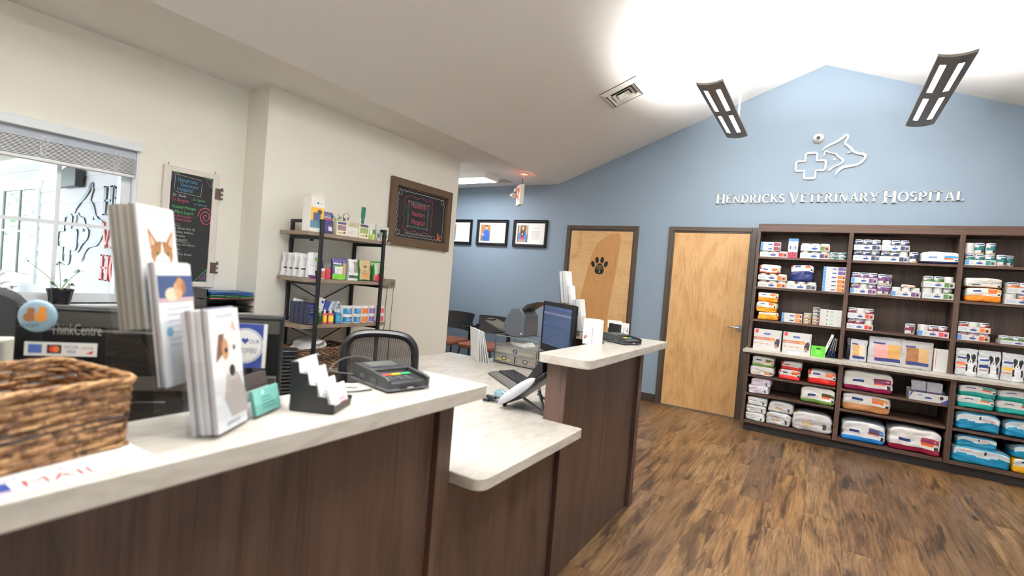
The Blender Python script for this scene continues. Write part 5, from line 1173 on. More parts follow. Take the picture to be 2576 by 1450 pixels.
def tray_of(x, y, z, w, h, c, where, group, r, ch, rows=2, blue=False, plain=(), nc=3, cc=None, c2=None, cans=True):
    d = rows*2*r+.010
    inst(('tray', w, d, h, c, blue, c2), traymesh(w, d, h, c, blue, c2), 'can_tray', (x, y, z), 'cardboard can tray, %s' % where, 'tray', 'cardboard can trays')
    if cans:
        for j in range(rows):
            for i in range(nc):
                px = x+(i-(nc-1)/2)*(w-.006)/nc
                put_can(px, y+.005+r+j*2*r, z+.0022, r, ch, cc or c, '%s %s can, tray %s' % (('front', 'back')[j], ('left', 'middle', 'right')[i], where), group, turn=((i*37+j*50) % 3)*14-14, plain=(j, i) in plain)
NVY, PUR, GRN, MAR, ORG, TEAL, RED = (52, 62, 96), (116, 76, 126), (88, 128, 70), (130, 50, 74), (238, 120, 48), (36, 116, 116), (214, 72, 60)
YU = UF+.012; H0 = .0008; r_ = .0345
# middle bay, top shelf
tr = 'top shelf of middle bay'
for k, (x, zz, wh) in enumerate(((.3215, 0, 'lower left, %s' % tr), (.5375, 0, 'lower right, %s' % tr), (.3215, .1045, 'upper left, %s' % tr), (.5400, .1045, 'upper right, %s' % tr))):
    tray_of(x, YU, UZ[0]+H0+zz, .2145, .052, NVY, wh, 'white and navy cans on the top middle shelf', r_, .100, plain={(0, 2)} if k == 1 else {(0, 0)} if k == 3 else ())
put_can(.683, YU+.035, UZ[0]+H0, r_, .100, NVY, 'single navy labelled can right of the stacked trays on the top middle shelf', 'white and navy cans on the top middle shelf', 20)
# middle bay, second shelf
tr = 'second shelf of middle bay'
tray_of(.3205, YU, UZ[1]+H0, .211, .052, PUR, 'lower left, '+tr, 'purple labelled cans on the second middle shelf', r_, .100, blue=True, plain={(0, 1)})
tray_of(.3205, YU, UZ[1]+H0+.1045, .211, .052, PUR, 'upper left, '+tr, 'purple labelled cans on the second middle shelf', r_, .100, blue=True)
for j in range(2):
    for i, x in enumerate((.463, .512)): put_can(x, YU+.036+.05*i, UZ[1]+H0+.1005*j, r_ if i == 0 else .0325, .100, PUR, 'loose purple can, %s one of the %s pair, right of the purple trays' % (('lower', 'upper')[j], ('front', 'rear')[i]), 'loose purple labelled cans on the second middle shelf')
tray_of(.650, YU, UZ[1]+H0, .2145, .050, PUR, 'half empty, second shelf of middle bay', 'purple labelled cans on the second middle shelf', r_, .085, blue=True, rows=1, plain={(0, 0), (0, 1), (0, 2)})
tray_of(.881, YU, UZ[1]+H0, .219, .052, GRN, 'lower right, '+tr, 'green labelled cans on the second middle shelf', r_, .100, plain={(0, 0), (0, 1)})
tray_of(.881, YU, UZ[1]+H0+.1045, .219, .052, GRN, 'upper right, '+tr, 'green labelled cans on the second middle shelf', r_, .100, plain={(0, 2)})
# middle bay, third shelf
tr = 'third shelf of middle bay'
tray_of(.3195, YU, UZ[2]+H0, .211, .052, RED, 'lower left, '+tr, 'maroon labelled cans on the third middle shelf', r_, .100, cc=MAR, plain={(0, 2)})
tray_of(.3195, YU, UZ[2]+H0+.1045, .211, .052, RED, 'upper left, '+tr, 'maroon labelled cans on the third middle shelf', r_, .100, cc=MAR, plain={(0, 1)})
put_can(.705, YU+.034, UZ[2]+H0, r_, .098, MAR, 'front loose maroon can left of the single tray on the third middle shelf', 'loose maroon cans on the third middle shelf'); put_can(.722, YU+.106, UZ[2]+H0, r_, .098, MAR, 'rear loose maroon can left of the single tray on the third middle shelf', 'loose maroon cans on the third middle shelf', plain=True)
tray_of(.876, YU, UZ[2]+H0, .217, .052, (220, 80, 96), 'lower right, '+tr, 'maroon labelled cans on the third middle shelf', r_, .100, blue=True, cc=MAR, plain={(0, 0)})
# right bay
g = 'teal labelled cans on the top right shelf'
tray_of(1.1465, YU, UZ[0]+H0, .205, .048, (60, 130, 128), 'with teal label, top shelf of right bay', g, .0335, .096, blue=True, cc=TEAL)
for i, x in enumerate((1.073, 1.138, 1.213)): put_can(x, YU+.040, UZ[0]+H0+.0995, .0335, .1, TEAL, 'teal labelled can stacked on the tray, %s of three, top right shelf' % ('left', 'middle', 'right')[i], g, plain=(i == 0), turn=5*i)
put_can(1.288, YU+.036, UZ[0]+H0, .0345, .1, TEAL, 'front loose teal can right of the tray on the top right shelf', g); put_can(1.345, YU+.085, UZ[0]+H0, .0335, .1, TEAL, 'rear loose teal can right of the tray on the top right shelf', g)
g = 'orange labelled cans on the right bay shelves'
tray_of(1.447, YU, UZ[1]+H0, .235, .050, (120, 160, 210), 'lower, second shelf of right bay', g, .0365, .092, cc=ORG, plain={(0, 0)})
tray_of(1.455, YU, UZ[1]+H0+.0945, .235, .050, (120, 160, 210), 'upper, second shelf of right bay', g, .0365, .092, cc=ORG)
tray_of(1.150, YU, UZ[2]+H0, .215, .05, (222, 104, 70), 'lower left, third shelf of right bay', g, .0345, .072, cc=(196, 90, 70), blue=True)
tray_of(1.150, YU, UZ[2]+H0+.0745, .215, .048, (240, 130, 60), 'upper left, third shelf of right bay', g, .0345, .088, cc=(176, 74, 64), plain={(0, 1)})
tray_of(1.447, YU, UZ[2]+H0, .235, .035, GRN, 'with green cans, third shelf of right bay', 'green cans on the third right shelf', .0365, .068, plain={(0, 2)})
# left bay: short cat cans
SC = .0455
tray_of(-.473, YU, UZ[1]+H0, .268, .052, ORG, 'lower left, second shelf of left bay', 'short cat cans on the left bay shelves', .043, .072, plain={(0, 1), (0, 2)}, rows=2)
tray_of(-.475, YU, UZ[1]+H0+.0765, .268, .052, ORG, 'under the orange bag, second shelf of left bay', 'short cat cans on the left bay shelves', .043, .066, plain={(0, 0), (0, 1), (0, 2)}, rows=2)
tray_of(-.2065, YU, UZ[1]+H0, .272, .055, (96, 100, 124), 'under the dark blue bag, second left shelf', 'short cat cans on the left bay shelves', .043, .078, plain={(0, 0), (0, 1), (0, 2)}, rows=2)
tray_of(-.4815, YU, UZ[0]+H0, .262, .052, RED, 'under the blue boxes, top left shelf', 'short cat cans on the left bay shelves', .042, .060, plain={(0, 0), (0, 1), (0, 2)})
tray_of(-.112, YU, UZ[0]+H0, .254, .056, NVY, 'lower one, middle of top left shelf', 'short cat cans on the left bay shelves', .0405, .076, plain={(0, 0), (0, 2)}, c2=(220, 120, 110))
tray_of(-.112, YU, UZ[0]+H0+.078, .254, .056, GRN, 'upper one, middle of top left shelf', 'short cat cans on the left bay shelves', .0405, .074, plain={(0, 0), (0, 1), (0, 2)}, c2=(230, 130, 100))
for i, x in enumerate((.049, .1275)):
    for j in range(2): put_can(x, YU+.04, UZ[0]+H0+.0365*j, .0385, .036, TEAL, 'short teal can, %s of the %s pair, right end of top left shelf' % (('lower', 'upper')[j], ('left', 'right')[i]), 'short teal cans on the top left shelf', 10*i)
for i in range(3): put_can(-.124, YU+.045, UZ[2]+H0+.037*i, .0345, .0365, ((214, 150, 60), (206, 130, 70), (196, 176, 120))[i], 'short gold banded can, %s of the stack of three' % ('bottom', 'middle', 'top')[i], 'short gold cans on the third left shelf')
for i in range(5): put_can(-.050, YU+.045, UZ[2]+H0+.0355*i, .031, .035, ((206, 120, 80), (196, 140, 90), (120, 112, 110), (96, 96, 96), (80, 84, 88))[i], 'short gold banded can, %s from the bottom in the stack of five' % ORD[i], 'short gold cans in the taller stack on the third left shelf')

def casemesh(w, d, h, c, kind='cat'):
    def mk():
        b = MB(); b.box(-w/2, w/2, 0, d, 0, h, W_); y = -.0005
        if kind == 'cat':
            b.rect(-w/2, -w*.37, h*.03, h*.97, y, LB); b.rect(w*.16, w*.36, h*.10, h*.92, y, C(*c)); b.rect(w*.36, w*.49, h*.10, h*.92, y, C(*tuple(min(255, int(v*.6+80)) for v in c)))
            b.ell(w*.425, h*.42, w*.035, h*.28, y-.0003, C(74, 50, 70), 10); b.ell(0, h*.45, w*.12, h*.16, y, C(90, 130, 200), 14); b.rect(-w*.08, w*.08, h*.38, h*.54, y-.0003, NV)
        elif kind == 'vet':
            b.text('ROYAL CANIN', -w*.44, h*.48, h*.20, C(224, 130, 130), y, 'l', .5); b.poly([(-w*.18, h*.30), (-w*.15, h*.30), (-w*.13, h*.75), (-w*.165, h*.55), (-w*.20, h*.75)], y, C(60, 60, 64)); b.rect(-w*.05, w*.12, h*.35, h*.62, y, C(150, 206, 176)); b.rect(w*.28, w*.46, h*.40, h*.52, y, C(170, 214, 190))
        elif kind == 'upright':
            b.rect(-w/2, w/2, h*.85, h, y, LB); b.rect(-w/2, w/2, 0, h*.30, y, C(*c)); b.ell(0, h*.52, w*.16, h*.10, y, C(90, 130, 200), 12); b.rect(-w*.06, w*.06, h*.44, h*.6, y-.0003, NV); b.rect(-w*.1, w*.1, h*.08, h*.2, y-.0003, C(74, 50, 70))
        elif kind == 'big':
            b.rect(-w*.46, -w*.34, h*.82, h*.99, y, C(226, 70, 84)); b.ell(-w*.02, h*.80, w*.13, h*.055, y, C(60, 96, 176), 16); b.text("Hill's", -w*.02, h*.78, h*.07, paper, y-.0004, 'c')
            b.rect(-w*.5, w*.28, h*.48, h*.62, y, C(196, 128, 108)); b.rect(w*.06, w*.28, h*.48, h*.62, y-.0002, C(242, 140, 70)); b.text('k/d', w*.17, h*.51, h*.10, paper, y-.0005, 'c'); b.text('MULTIPACK', -w*.20, h*.51, h*.085, C(236, 206, 196), y-.0005, 'c')
            cg = C(72, 66, 78); b.poly([(w*.28, h*.22), (w*.44, h*.22), (w*.46, h*.52), (w*.40, h*.62), (w*.33, h*.58), (w*.27, h*.40)], y-.0006, cg); b.stroke([(w*.44, h*.56), (w*.47, h*.70), (w*.455, h*.80), (w*.475, h*.90)], w*.012, cg, y-.0007, y-.0003); b.ell(w*.33, h*.28, w*.045, h*.07, y-.0008, C(176, 120, 100)); b.ell(w*.35, h*.15, w*.08, h*.04, y-.0009, C(214, 206, 206)); b.ell(w*.35, h*.17, w*.06, h*.025, y-.001, C(150, 100, 80))
            for i, cc in enumerate(((200, 100, 80), (176, 150, 120), (196, 110, 90))): b.ell(-w*.42+w*.22*i, h*.30, w*.035, h*.03, y, C(*cc), 10); b.rect(-w*.37+w*.22*i, -w*.28+w*.22*i, h*.29, h*.32, y, C(226, 150, 130))
            for i in range(3): b.rect(-w*.44, -w*.1, h*(.08+.035*i), h*(.088+.035*i), y, C(214, 208, 206))
        elif kind == 'text':
            for i in range(14): b.rect(-w*.36, w*.36-.1*w*(i % 3 == 1), h*(.90-.055*i), h*(.91-.055*i), y, C(206, 204, 204))
            b.rect(-w*.40, -w*.36, h*.1, h*.94, y, C(226, 120, 100))
        return b.mesh('food_box', 0)
    return mk
def put_case(x, z, w, d, h, c, kind, label, group, y=YU, rz=0): return inst(('case', w, d, h, c, kind), casemesh(w, d, h, c, kind), 'food_box', (x, y, z), label, 'box', group, rz)
for j in range(2): put_case(-.517, UZ[0]+H0+.0645+.047*j, .190, .12, .0455, (150, 60, 84), 'cat', 'flat blue and white box, %s one on the left of the top left shelf' % ('lower', 'upper')[j], 'flat boxes on the top left shelf')
for j, x in enumerate((-.331, -.2865)): put_case(x, UZ[0]+H0, .043, .12, .200, (176, 66, 92), 'upright', 'upright blue and white box, %s one of the pair on the top left shelf' % ('left', 'right')[j], 'upright boxes on the top left shelf')
for j in range(6): put_case(.073, UZ[1]+H0+.0415*j, .190, .12, .0405, (104, 84, 150) if j > 3 else (240, 130, 60), 'cat', 'flat %s labelled box, %s from the bottom of six, second left shelf' % ('purple' if j > 3 else 'orange', ORD[j]), 'stack of six flat boxes on the second left shelf')
for j in range(2): put_case(-.262, UZ[2]+H0+.0475*j, .186, .12, .0465, (240, 140, 80), 'cat', 'flat orange labelled box, %s of two on the third left shelf' % ('lower', 'upper')[j], 'flat boxes on the third left shelf')
for j in range(4): put_case(.076, UZ[2]+H0+.0415*j, .186, .13, .0405, (100, 160, 120), 'vet', 'flat plain white box, %s from the bottom of four, third left shelf' % ORD[j], 'stack of four white boxes on the third left shelf')
put_case(-.467, .8538, .258, .14, .213, (226, 70, 84), 'big', 'large white cat food carton with a feeding cat, left one on the stone ledge', 'cat food cartons on the stone ledge', 5.900)
put_case(-.196, .8538, .252, .14, .213, (226, 70, 84), 'big', 'large white cat food carton with a feeding cat, right one on the stone ledge', 'cat food cartons on the stone ledge', 5.900)
put_case(.949, .8538, .100, .06, .208, (1, 1, 1), 'text', 'plain white text box standing right of the treat bags', None, 5.935, .10)
b = MB(); b.prism([(0, 0), (.03, .022), (.032, .020), (.004, 0)], 'x', -.06, .06, acrylic); b.prism([(-.001, .0), (.029, .0225), (.028, .0235), (-.002, .001)], 'x', -.055, .055, paper)
tag(b.build('shelf_label', loc=(-.215, 5.86, .8535), smooth=0), 'small clear holder with a white label before the right cat food carton', 'label')
b = MB(); gp = mat('lime_plastic', (112, 214, 72), .4)
for (x0, x1, y0, y1) in ((-.062, .062, 0, .003), (-.062, .062, .08, .083), (-.062, -.059, .003, .08), (.059, .062, .003, .08)): b.box(x0, x1, y0, y1, 0, .102, gp)
b.box(-.059, .059, .003, .08, 0, .003, gp)
for i in range(7):
    for j in range(4):
        if abs(i-3) > 1 or j == 0: b.ell(-.050+.0167*i, .016+.020*j, .004, .006, -.0004, C(70, 160, 48), 8)
b.ell(0, .080, .022, .010, -.0005, C(60, 90, 50), 14); b.ell(.0, .046, .025, .026, -.0004, C(132, 224, 92), 18)
tag(b.build('plastic_basket', loc=(-.003, 5.905, .8537), rz=.05, smooth=0), 'lime green perforated plastic basket on the stone ledge', 'basket')
b = MB(); b.T = Matrix.Rotation(.30, 4, 'Y'); b.box(0, .022, 0, .19, 0, .235, paper); b.T = b.T @ Matrix.Rotation(PI/2, 4, 'Y'); b.text('Metabolic', -.20, .006, .020, NV, -.0005)
tag(b.build('ring_binder', loc=(.030, 5.925, .866), smooth=0), 'white binder leaning to the right beside the green basket', 'binder')
for i in range(6):
    b = MB(); b.T = Matrix.Rotation(.22-.03*i, 4, 'Y'); b.box(0, .004, 0, .14, 0, .195, C(180, 170, 150) if i % 2 else C(34, 50, 90)); b.rect(0, .004, 0, .07, -.0005, C(34, 50, 96))
    tag(b.build('booklet', loc=(.070+.0125*i, 5.925, .8555), smooth=0), 'thin dark blue booklet, %s from the left beside the white binder' % ORD[i], 'booklet', 'booklets behind the binder')

# ------------------------------------------------------------------ soft bags and pouches
def softmesh(W, D, H, fn, pouch=False, seed=0, amp=.006, texts=(), p=6, nx=26, ny=6, nz=16, sag=.10):
    def pos(cx, cy, cz):
        k = (abs(cx)**p+abs(cy)**p+abs(cz)**p)**(1/p); m_ = max(abs(cx), abs(cy), abs(cz)); q = m_/k
        x, y, z = cx*q, cy*q, cz*q; u = (z+1)/2
        if pouch: y *= max(.07, (1-.93*u**2.2))*(1-.25*x**4); x *= 1-.03*math.sin(u*PI)
        else: z = -1+2*u*(1-sag*(x**4)*.9-sag*.5*(1-cx*cx*.0)*(y*.5+.5)*.6)
        P_ = Vector((x*W/2, y*D/2+D/2, (z+1)*H/2))
        nn = Vector((noise.noise(Vector((P_.x*14+seed*3.1, P_.y*14, P_.z*22))), noise.noise(Vector((P_.x*12, P_.y*12+seed*5.7, P_.z*20+9))), noise.noise(Vector((P_.x*9+4, P_.y*12, P_.z*9+seed*2.3)))))
        nn2 = noise.noise(Vector((P_.x*45+seed, P_.y*40, P_.z*60)))
        P_ += nn*amp*(1.4 if not pouch else 1); P_.y += nn2*amp*.8
        P_.z = max(P_.z, .0 if u > .0 else 0); return P_
    idx = {}; vs = []; fs = []; fm = []
    def V(i, j, k):
        key = (i, j, k)
        if key not in idx: idx[key] = len(vs); vs.append(pos(2*i/nx-1, 2*j/ny-1, 2*k/nz-1))
        return idx[key]
    for i in range(nx):
        for k in range(nz):
            fs.append((V(i, 0, k), V(i+1, 0, k), V(i+1, 0, k+1), V(i, 0, k+1))); fm.append(fn((i+.5)/nx, (k+.5)/nz, 'front'))
            fs.append((V(i, ny, k), V(i, ny, k+1), V(i+1, ny, k+1), V(i+1, ny, k))); fm.append(fn((i+.5)/nx, (k+.5)/nz, 'back'))
        for j in range(ny):
            fs.append((V(i, j, nz), V(i+1, j, nz), V(i+1, j+1, nz), V(i, j+1, nz))); fm.append(fn((i+.5)/nx, (j+.5)/ny, 'top'))
            fs.append((V(i, j, 0), V(i, j+1, 0), V(i+1, j+1, 0), V(i+1, j, 0))); fm.append(fn((i+.5)/nx, (j+.5)/ny, 'bottom'))
    for j in range(ny):
        for k in range(nz):
            for i in (0, nx): fs.append((V(i, j, k), V(i, j+1, k), V(i, j+1, k+1), V(i, j, k+1)) if i == 0 else (V(i, j, k), V(i, j, k+1), V(i, j+1, k+1), V(i, j+1, k))); fm.append(fn((j+.5)/ny, (k+.5)/nz, 'side'))
    b = MB(); b.add(vs, fs, fm)
    for (s_, u, v, sz, m, sx) in texts:
        def fn2(q):
            cx = max(-1, min(1, q[0]/(W/2))); cz = max(-1, min(1, 2*q[2]/H-1)); r2 = pos(cx, -1, cz); return (r2.x, r2.y-.0012, r2.z)
        b.text(s_, (u-.5)*W, v*H, sz*H, m, 0, 'l', sx, 0, fn2)
    return b.mesh('soft_bag', 60)
def bagfn(top, band, frac=.42, label=None, lab2=None, logo_c=NV, left=None, side=None, wave=.0, white=W_):
    t_, bd = C(*top, .35), C(*band, .35); la = C(*label) if label else None; l2 = C(*lab2) if lab2 else None; dk = C(44, 36, 40); lf_ = C(*left) if left else None; sd = C(*side, .35) if side else white
    def fn(u, v, s_):
        if s_ == 'front':
            if v < frac+wave*math.sin(u*6): return bd
            if lf_ and u < .13 and v > frac+.25: return lf_
            if .20 < u < .42 and frac+.22 < v < frac+.34: return logo_c
            if la and .60 < u < .97:
                if frac+.28 < v < frac+.48: return la if u < .84 or not l2 else l2
                if frac+.17 < v < frac+.28 and u < .84: return C(236, 110, 56)
            if .88 < u < .96 and frac+.03 < v < frac+.17: return dk
            return t_
        if s_ == 'top': return lf_ if (lf_ and u < .1) else sd
        if s_ == 'bottom' or s_ == 'back': return bd
        return bd if v < frac else sd
    return fn
def put_bag(key, W, D, H, fn, loc, label, cat='bag', group=None, rz=0, texts=(), pouch=False, seed=0, amp=.0065, name='pet_food_bag', ry=0, rx=0, **k):
    return inst(('bag', key), lambda: softmesh(W, D, H, fn, pouch, seed, amp, texts, **{**dict(p=28 if pouch else 11), **k}), name, loc, label, cat, group, rz, rx, ry)
mk = math.radians
# upper shelves
cr = C(252, 250, 246)
put_bag('so1', .200, .20, .094, bagfn((242, 240, 236), (222, 112, 62), .16, (226, 120, 60), (240, 170, 90), left=(230, 80, 60)), (-.506, YU-.002, UZ[1]+H0+.1465), 'small white and orange cat food bag on top of the two trays, second left shelf', seed=1)
put_bag('db1', .205, .20, .175, bagfn((240, 240, 240), (28, 40, 104), .64, (90, 96, 120), (190, 190, 200), left=(230, 90, 80)), (-.208, YU-.002, UZ[1]+H0+.0785), 'white and dark blue bag in clear film on the second left shelf', seed=2, amp=.006)
for j, (dx, hh, w_) in enumerate(((-.003, .085, .190), (-.026, .110, .196), (-.020, .104, .190))):
    put_bag('ob%d' % j, w_, .20, hh, bagfn((244, 240, 232), (244, 160, 40), .50 if j else .75, (236, 120, 60) if j else None, (244, 170, 70)), (-.480+dx, YU-.002, UZ[2]+H0+(0, .082, .188)[j]), 'orange and white pet food bag, %s of the stack on the third left shelf' % ('bottom', 'middle', 'top')[j], group='orange bags on the third left shelf', seed=3+j, ry=.02*(j-1))
put_bag('wd', .268, .22, .108, bagfn((244, 244, 244), (24, 34, 78), .20, (70, 160, 220), (70, 160, 220), logo_c=C(120, 140, 190)), (.868, YU-.022, UZ[0]+H0), 'white dog food bag with navy underside lying at the right of the top middle shelf', seed=9, amp=.004)
put_bag('obr1', .240, .20, .130, bagfn((240, 236, 226), (240, 140, 36), .46, (240, 110, 50), (244, 160, 40)), (1.192, YU-.002, UZ[1]+H0), 'lower orange and white dog food bag on the second right shelf', group='orange dog food bags on the second right shelf', seed=10)
put_bag('obr2', .245, .20, .088, bagfn((226, 222, 214), (236, 140, 40), .05, None, side=(210, 206, 198)), (1.184, YU-.002, UZ[1]+H0+.126), 'upper wrapped orange and grey dog food bag on the second right shelf', group='orange dog food bags on the second right shelf', seed=11, amp=.008)
put_bag('smb', .10, .05, .028, bagfn((236, 206, 180), (60, 92, 176), .1, (150, 90, 70)), (.665, YU+.005, UZ[1]+H0+.0865), 'small patterned packet lying on the half empty tray', name='treat_packet', cat='packet', seed=12, nx=12, nz=6)
# pouches on the stone ledge
def treatfn(body, win, win2, lab=(40, 52, 110), a=.12, bm=.36):
    bo, w1_, w2_, lb = C(*body, .3), C(*win), C(*win2), C(*lab)
    def fn(u, v, s_):
        if s_ != 'front': return bo
        if .15 < u < .88 and .14 < v < .72:
            if v < .22 and u > .2: return lb
            return w1_ if u < .52 else w2_
        if .12 < u < .45 and .78 < v < .84: return lb
        return bo
    return fn
put_bag('tp0', .170, .06, .215, treatfn((40, 42, 60), (70, 44, 30), (60, 60, 90)), (.318, 6.06, .8538), 'dark treat bag at the back behind the small silver pouch', name='treat_bag', pouch=True, seed=20, amp=.005)
put_bag('tp1', .136, .05, .212, treatfn((198, 200, 204), (206, 160, 96), (226, 214, 190)), (.331, 5.95, .8538), 'small silver treat pouch with biscuit window, left one on the middle ledge', name='treat_bag', pouch=True, seed=21)
put_bag('tp2', .285, .07, .262, treatfn((190, 190, 194), (226, 160, 156), (206, 160, 90)), (.547, 5.93, .8538), 'large silver treat bag with a pink dog picture on the middle ledge', name='treat_bag', pouch=True, seed=22, amp=.006)
put_bag('tp3', .235, .07, .255, treatfn((184, 180, 178), (150, 100, 60), (204, 164, 112)), (.775, 5.92, .8538), 'large silver treat bag with brown window right of the pink dog bag', name='treat_bag', pouch=True, seed=23, amp=.006)
def dogpouch(lab, lab2):
    bo = C(206, 208, 212, .3); wh_ = C(232, 232, 234); bk = C(28, 28, 32); lb = C(*lab); l2 = C(*lab2)
    def fn(u, v, s_):
        if s_ != 'front': return bo
        du, dv = (u-.70)/.21, (v-.60)/.21; e2 = lambda a, c, ra, rc: ((du-a)/ra)**2+((dv-c)/rc)**2 < 1
        if e2(0, -.22, .17, .13): return bk
        if e2(.36, .16, .10, .07) or e2(-.36, .16, .10, .07): return C(150, 104, 64)
        if e2(0, -.38, .50, .46) or (abs(du) < .15 and -.3 < dv < .95): return wh_
        if e2(0, .08, .86, .86) or e2(-.72, .55, .42, .50) or e2(.72, .55, .42, .50): return bk
        if -2.0 < dv < -.5 and abs(du) < .62: return wh_
        if -2.0 < dv < -.75 and abs(du) < 1.1: return bk
        if .46 < u < .96 and v < .36 and abs(u-.72) < .2: return wh_
        if .06 < u < .46 and .62 < v < .68: return NV
        if .04 < u < .48 and .36 < v < .48: return lb
        if .04 < u < .44 and .24 < v < .30: return l2
        return bo
    return fn
for i, (x, la, lb2, nm) in enumerate(((1.122, (228, 120, 70), (206, 110, 90), 'orange'), (1.272, (44, 60, 116), (150, 110, 90), 'navy'), (1.425, (246, 180, 60), (230, 140, 90), 'yellow'))):
    put_bag('dp%d' % i, .148, .05, .240, dogpouch(la, lb2), (x, 5.925, .8538), 'silver treat pouch with a black and white dog and %s label on the right ledge' % nm, name='treat_bag', pouch=True, seed=30+i, group='dog treat pouches on the right ledge', nx=44, nz=44)
# lower shelves
YL = LF+.016; wt = C(250, 250, 248)
put_bag('l1', .225, .30, .100, bagfn((236, 236, 236), (206, 170, 120), .02, (214, 180, 130), (120, 110, 110), logo_c=C(230, 180, 170)), (-.480, YL, LZ[0]+H0), 'white and gold bag under the green one on the upper lower-left shelf', seed=40)
put_bag('l2', .205, .30, .105, bagfn((240, 240, 236), (132, 168, 84), .34, (80, 110, 60), (110, 150, 80)), (-.478, YL, LZ[0]+H0+.094), 'white and green cat food bag on top at the left of the lower cabinet', seed=41)
put_bag('l3', .190, .30, .104, bagfn((244, 240, 238), (222, 48, 44), .42, (240, 130, 80), (226, 80, 70), left=(228, 60, 56)), (-.232, YL, LZ[0]+H0), 'red and white bag, lower of the stacked pair', group='red and white bags in the lower left bay', seed=42)
put_bag('l4', .186, .28, .085, bagfn((240, 236, 234), (224, 52, 46), .35, None, left=(228, 60, 56), logo_c=C(226, 70, 66)), (-.218, YL+.01, LZ[0]+H0+.100), 'red and white bag, upper of the stacked pair', group='red and white bags in the lower left bay', seed=43)
put_bag('l5', .242, .30, .138, bagfn((244, 240, 238), (222, 44, 42), .46, (240, 130, 80), (226, 70, 60), left=(228, 60, 56)), (.050, YL, LZ[0]+H0), 'single large red and white bag at the right of the lower left bay', group='red and white bags in the lower left bay', seed=44)
def rcfn(base, band, accent=(206, 176, 110)):
    bs, bd, ac, dg = C(*base, .3), C(*band, .35), C(*accent), C(70, 70, 76)
    def fn(u, v, s_):
        if s_ == 'front':
            if v < .14: return bd
            if .26 < u < .52 and .34 < v < .46: return ac
            if .78 < u < .86 and .20 < v < .52: return dg
        if s_ == 'top' and u < .12: return ac
        return bs
    return fn
rct = lambda u, v, s_=.16: (('ROYAL CANIN', u, v, s_, C(222, 80, 84), .62),)
put_bag('l6', .195, .28, .086, rcfn((226, 222, 236), (176, 170, 186), (230, 200, 220)), (-.497, YL, LZ[1]+H0), 'lower lilac bag on the middle shelf of the lower left bay', group='lilac bags in the lower left bay', seed=45, texts=rct(.2, .62, .13))
put_bag('l7', .190, .28, .082, rcfn((230, 226, 240), (182, 176, 192), (232, 206, 226)), (-.480, YL+.004, LZ[1]+H0+.081), 'upper lilac bag on the middle shelf of the lower left bay', group='lilac bags in the lower left bay', seed=46, texts=rct(.2, .62, .13), sag=.2)
put_bag('l8', .292, .32, .164, bagfn((240, 238, 234), (108, 148, 70), .22, (90, 84, 50), (96, 110, 66), side=(226, 224, 220)), (.030, YL, LZ[1]+H0), 'large white and green bag on the middle shelf of the lower left bay', seed=47, amp=.007, sag=.2)
for j, (dx, hh) in enumerate(((0, .086), (.004, .084), (.010, .090))):
    put_bag('l9%d' % j, .186, .28, hh, rcfn((232, 234, 236), (150, 160, 158), (170, 210, 190)), (-.508+dx, YL, .115+H0+.080*j), 'silver white bag, %s of the stack at the far left of the bottom shelf' % ('bottom', 'middle', 'top')[j], group='stack of silver white bags on the bottom shelf', seed=48+j, texts=rct(.12, .60, .16))
for j in range(2):
    put_bag('la%d' % j, .225, .28, .135 if j == 0 else .115, rcfn((216, 218, 222), (190, 190, 194)), (-.292+.014*j, YL, .115+H0+.128*j), 'silver dog food bag with gold mark, %s of the pair on the bottom shelf' % ('lower', 'upper')[j], group='pair of silver dog bags on the bottom shelf', seed=52+j, amp=.007, texts=rct(.22, .58, .12), sag=.30)
put_bag('lb', .345, .34, .190, rcfn((222, 222, 224), (206, 206, 210)), (.000, YL, .115+H0), 'big silver dog food bag at the right of the bottom left shelf', seed=54, amp=.009, texts=rct(.22, .58, .12), sag=.22)
# lower middle bay
put_bag('m1', .385, .34, .188, bagfn((242, 240, 238), (140, 24, 72), .24, (120, 44, 84), (160, 30, 80), side=(236, 234, 232)), (.416, YL, LZ[0]+H0), 'large maroon banded dog food bag at the upper left of the lower middle bay', seed=60, texts=(('i/d', .86, .60, .13, wt, .8),), sag=.08)
put_bag('m2', .380, .34, .164, bagfn((242, 240, 238), (186, 130, 84), .42, (200, 130, 80), (214, 150, 100), side=(236, 234, 232)), (.418, YL, LZ[1]+H0), 'large tan banded dog food bag on the middle shelf of the lower middle bay', seed=61, sag=.10)
put_bag('m3', .345, .36, .190, bagfn((236, 238, 240), (30, 130, 214), .24, (90, 80, 120), (60, 130, 200), side=(200, 206, 214)), (.416, YL-.004, .115+H0), 'large blue banded dog food bag on the bottom shelf of the middle bay', seed=62, amp=.008, texts=(('i/d', .86, .56, .12, wt, .8),), sag=.12)
put_bag('m4', .385, .38, .218, bagfn((244, 242, 240), (146, 22, 62), .22, (140, 50, 80), (170, 30, 70), side=(206, 204, 206)), (.796, YL-.006, .115+H0), 'very large maroon banded dog food bag at the right of the bottom middle shelf', seed=63, amp=.009, texts=(('i/d', .84, .55, .12, wt, .8),), sag=.14)
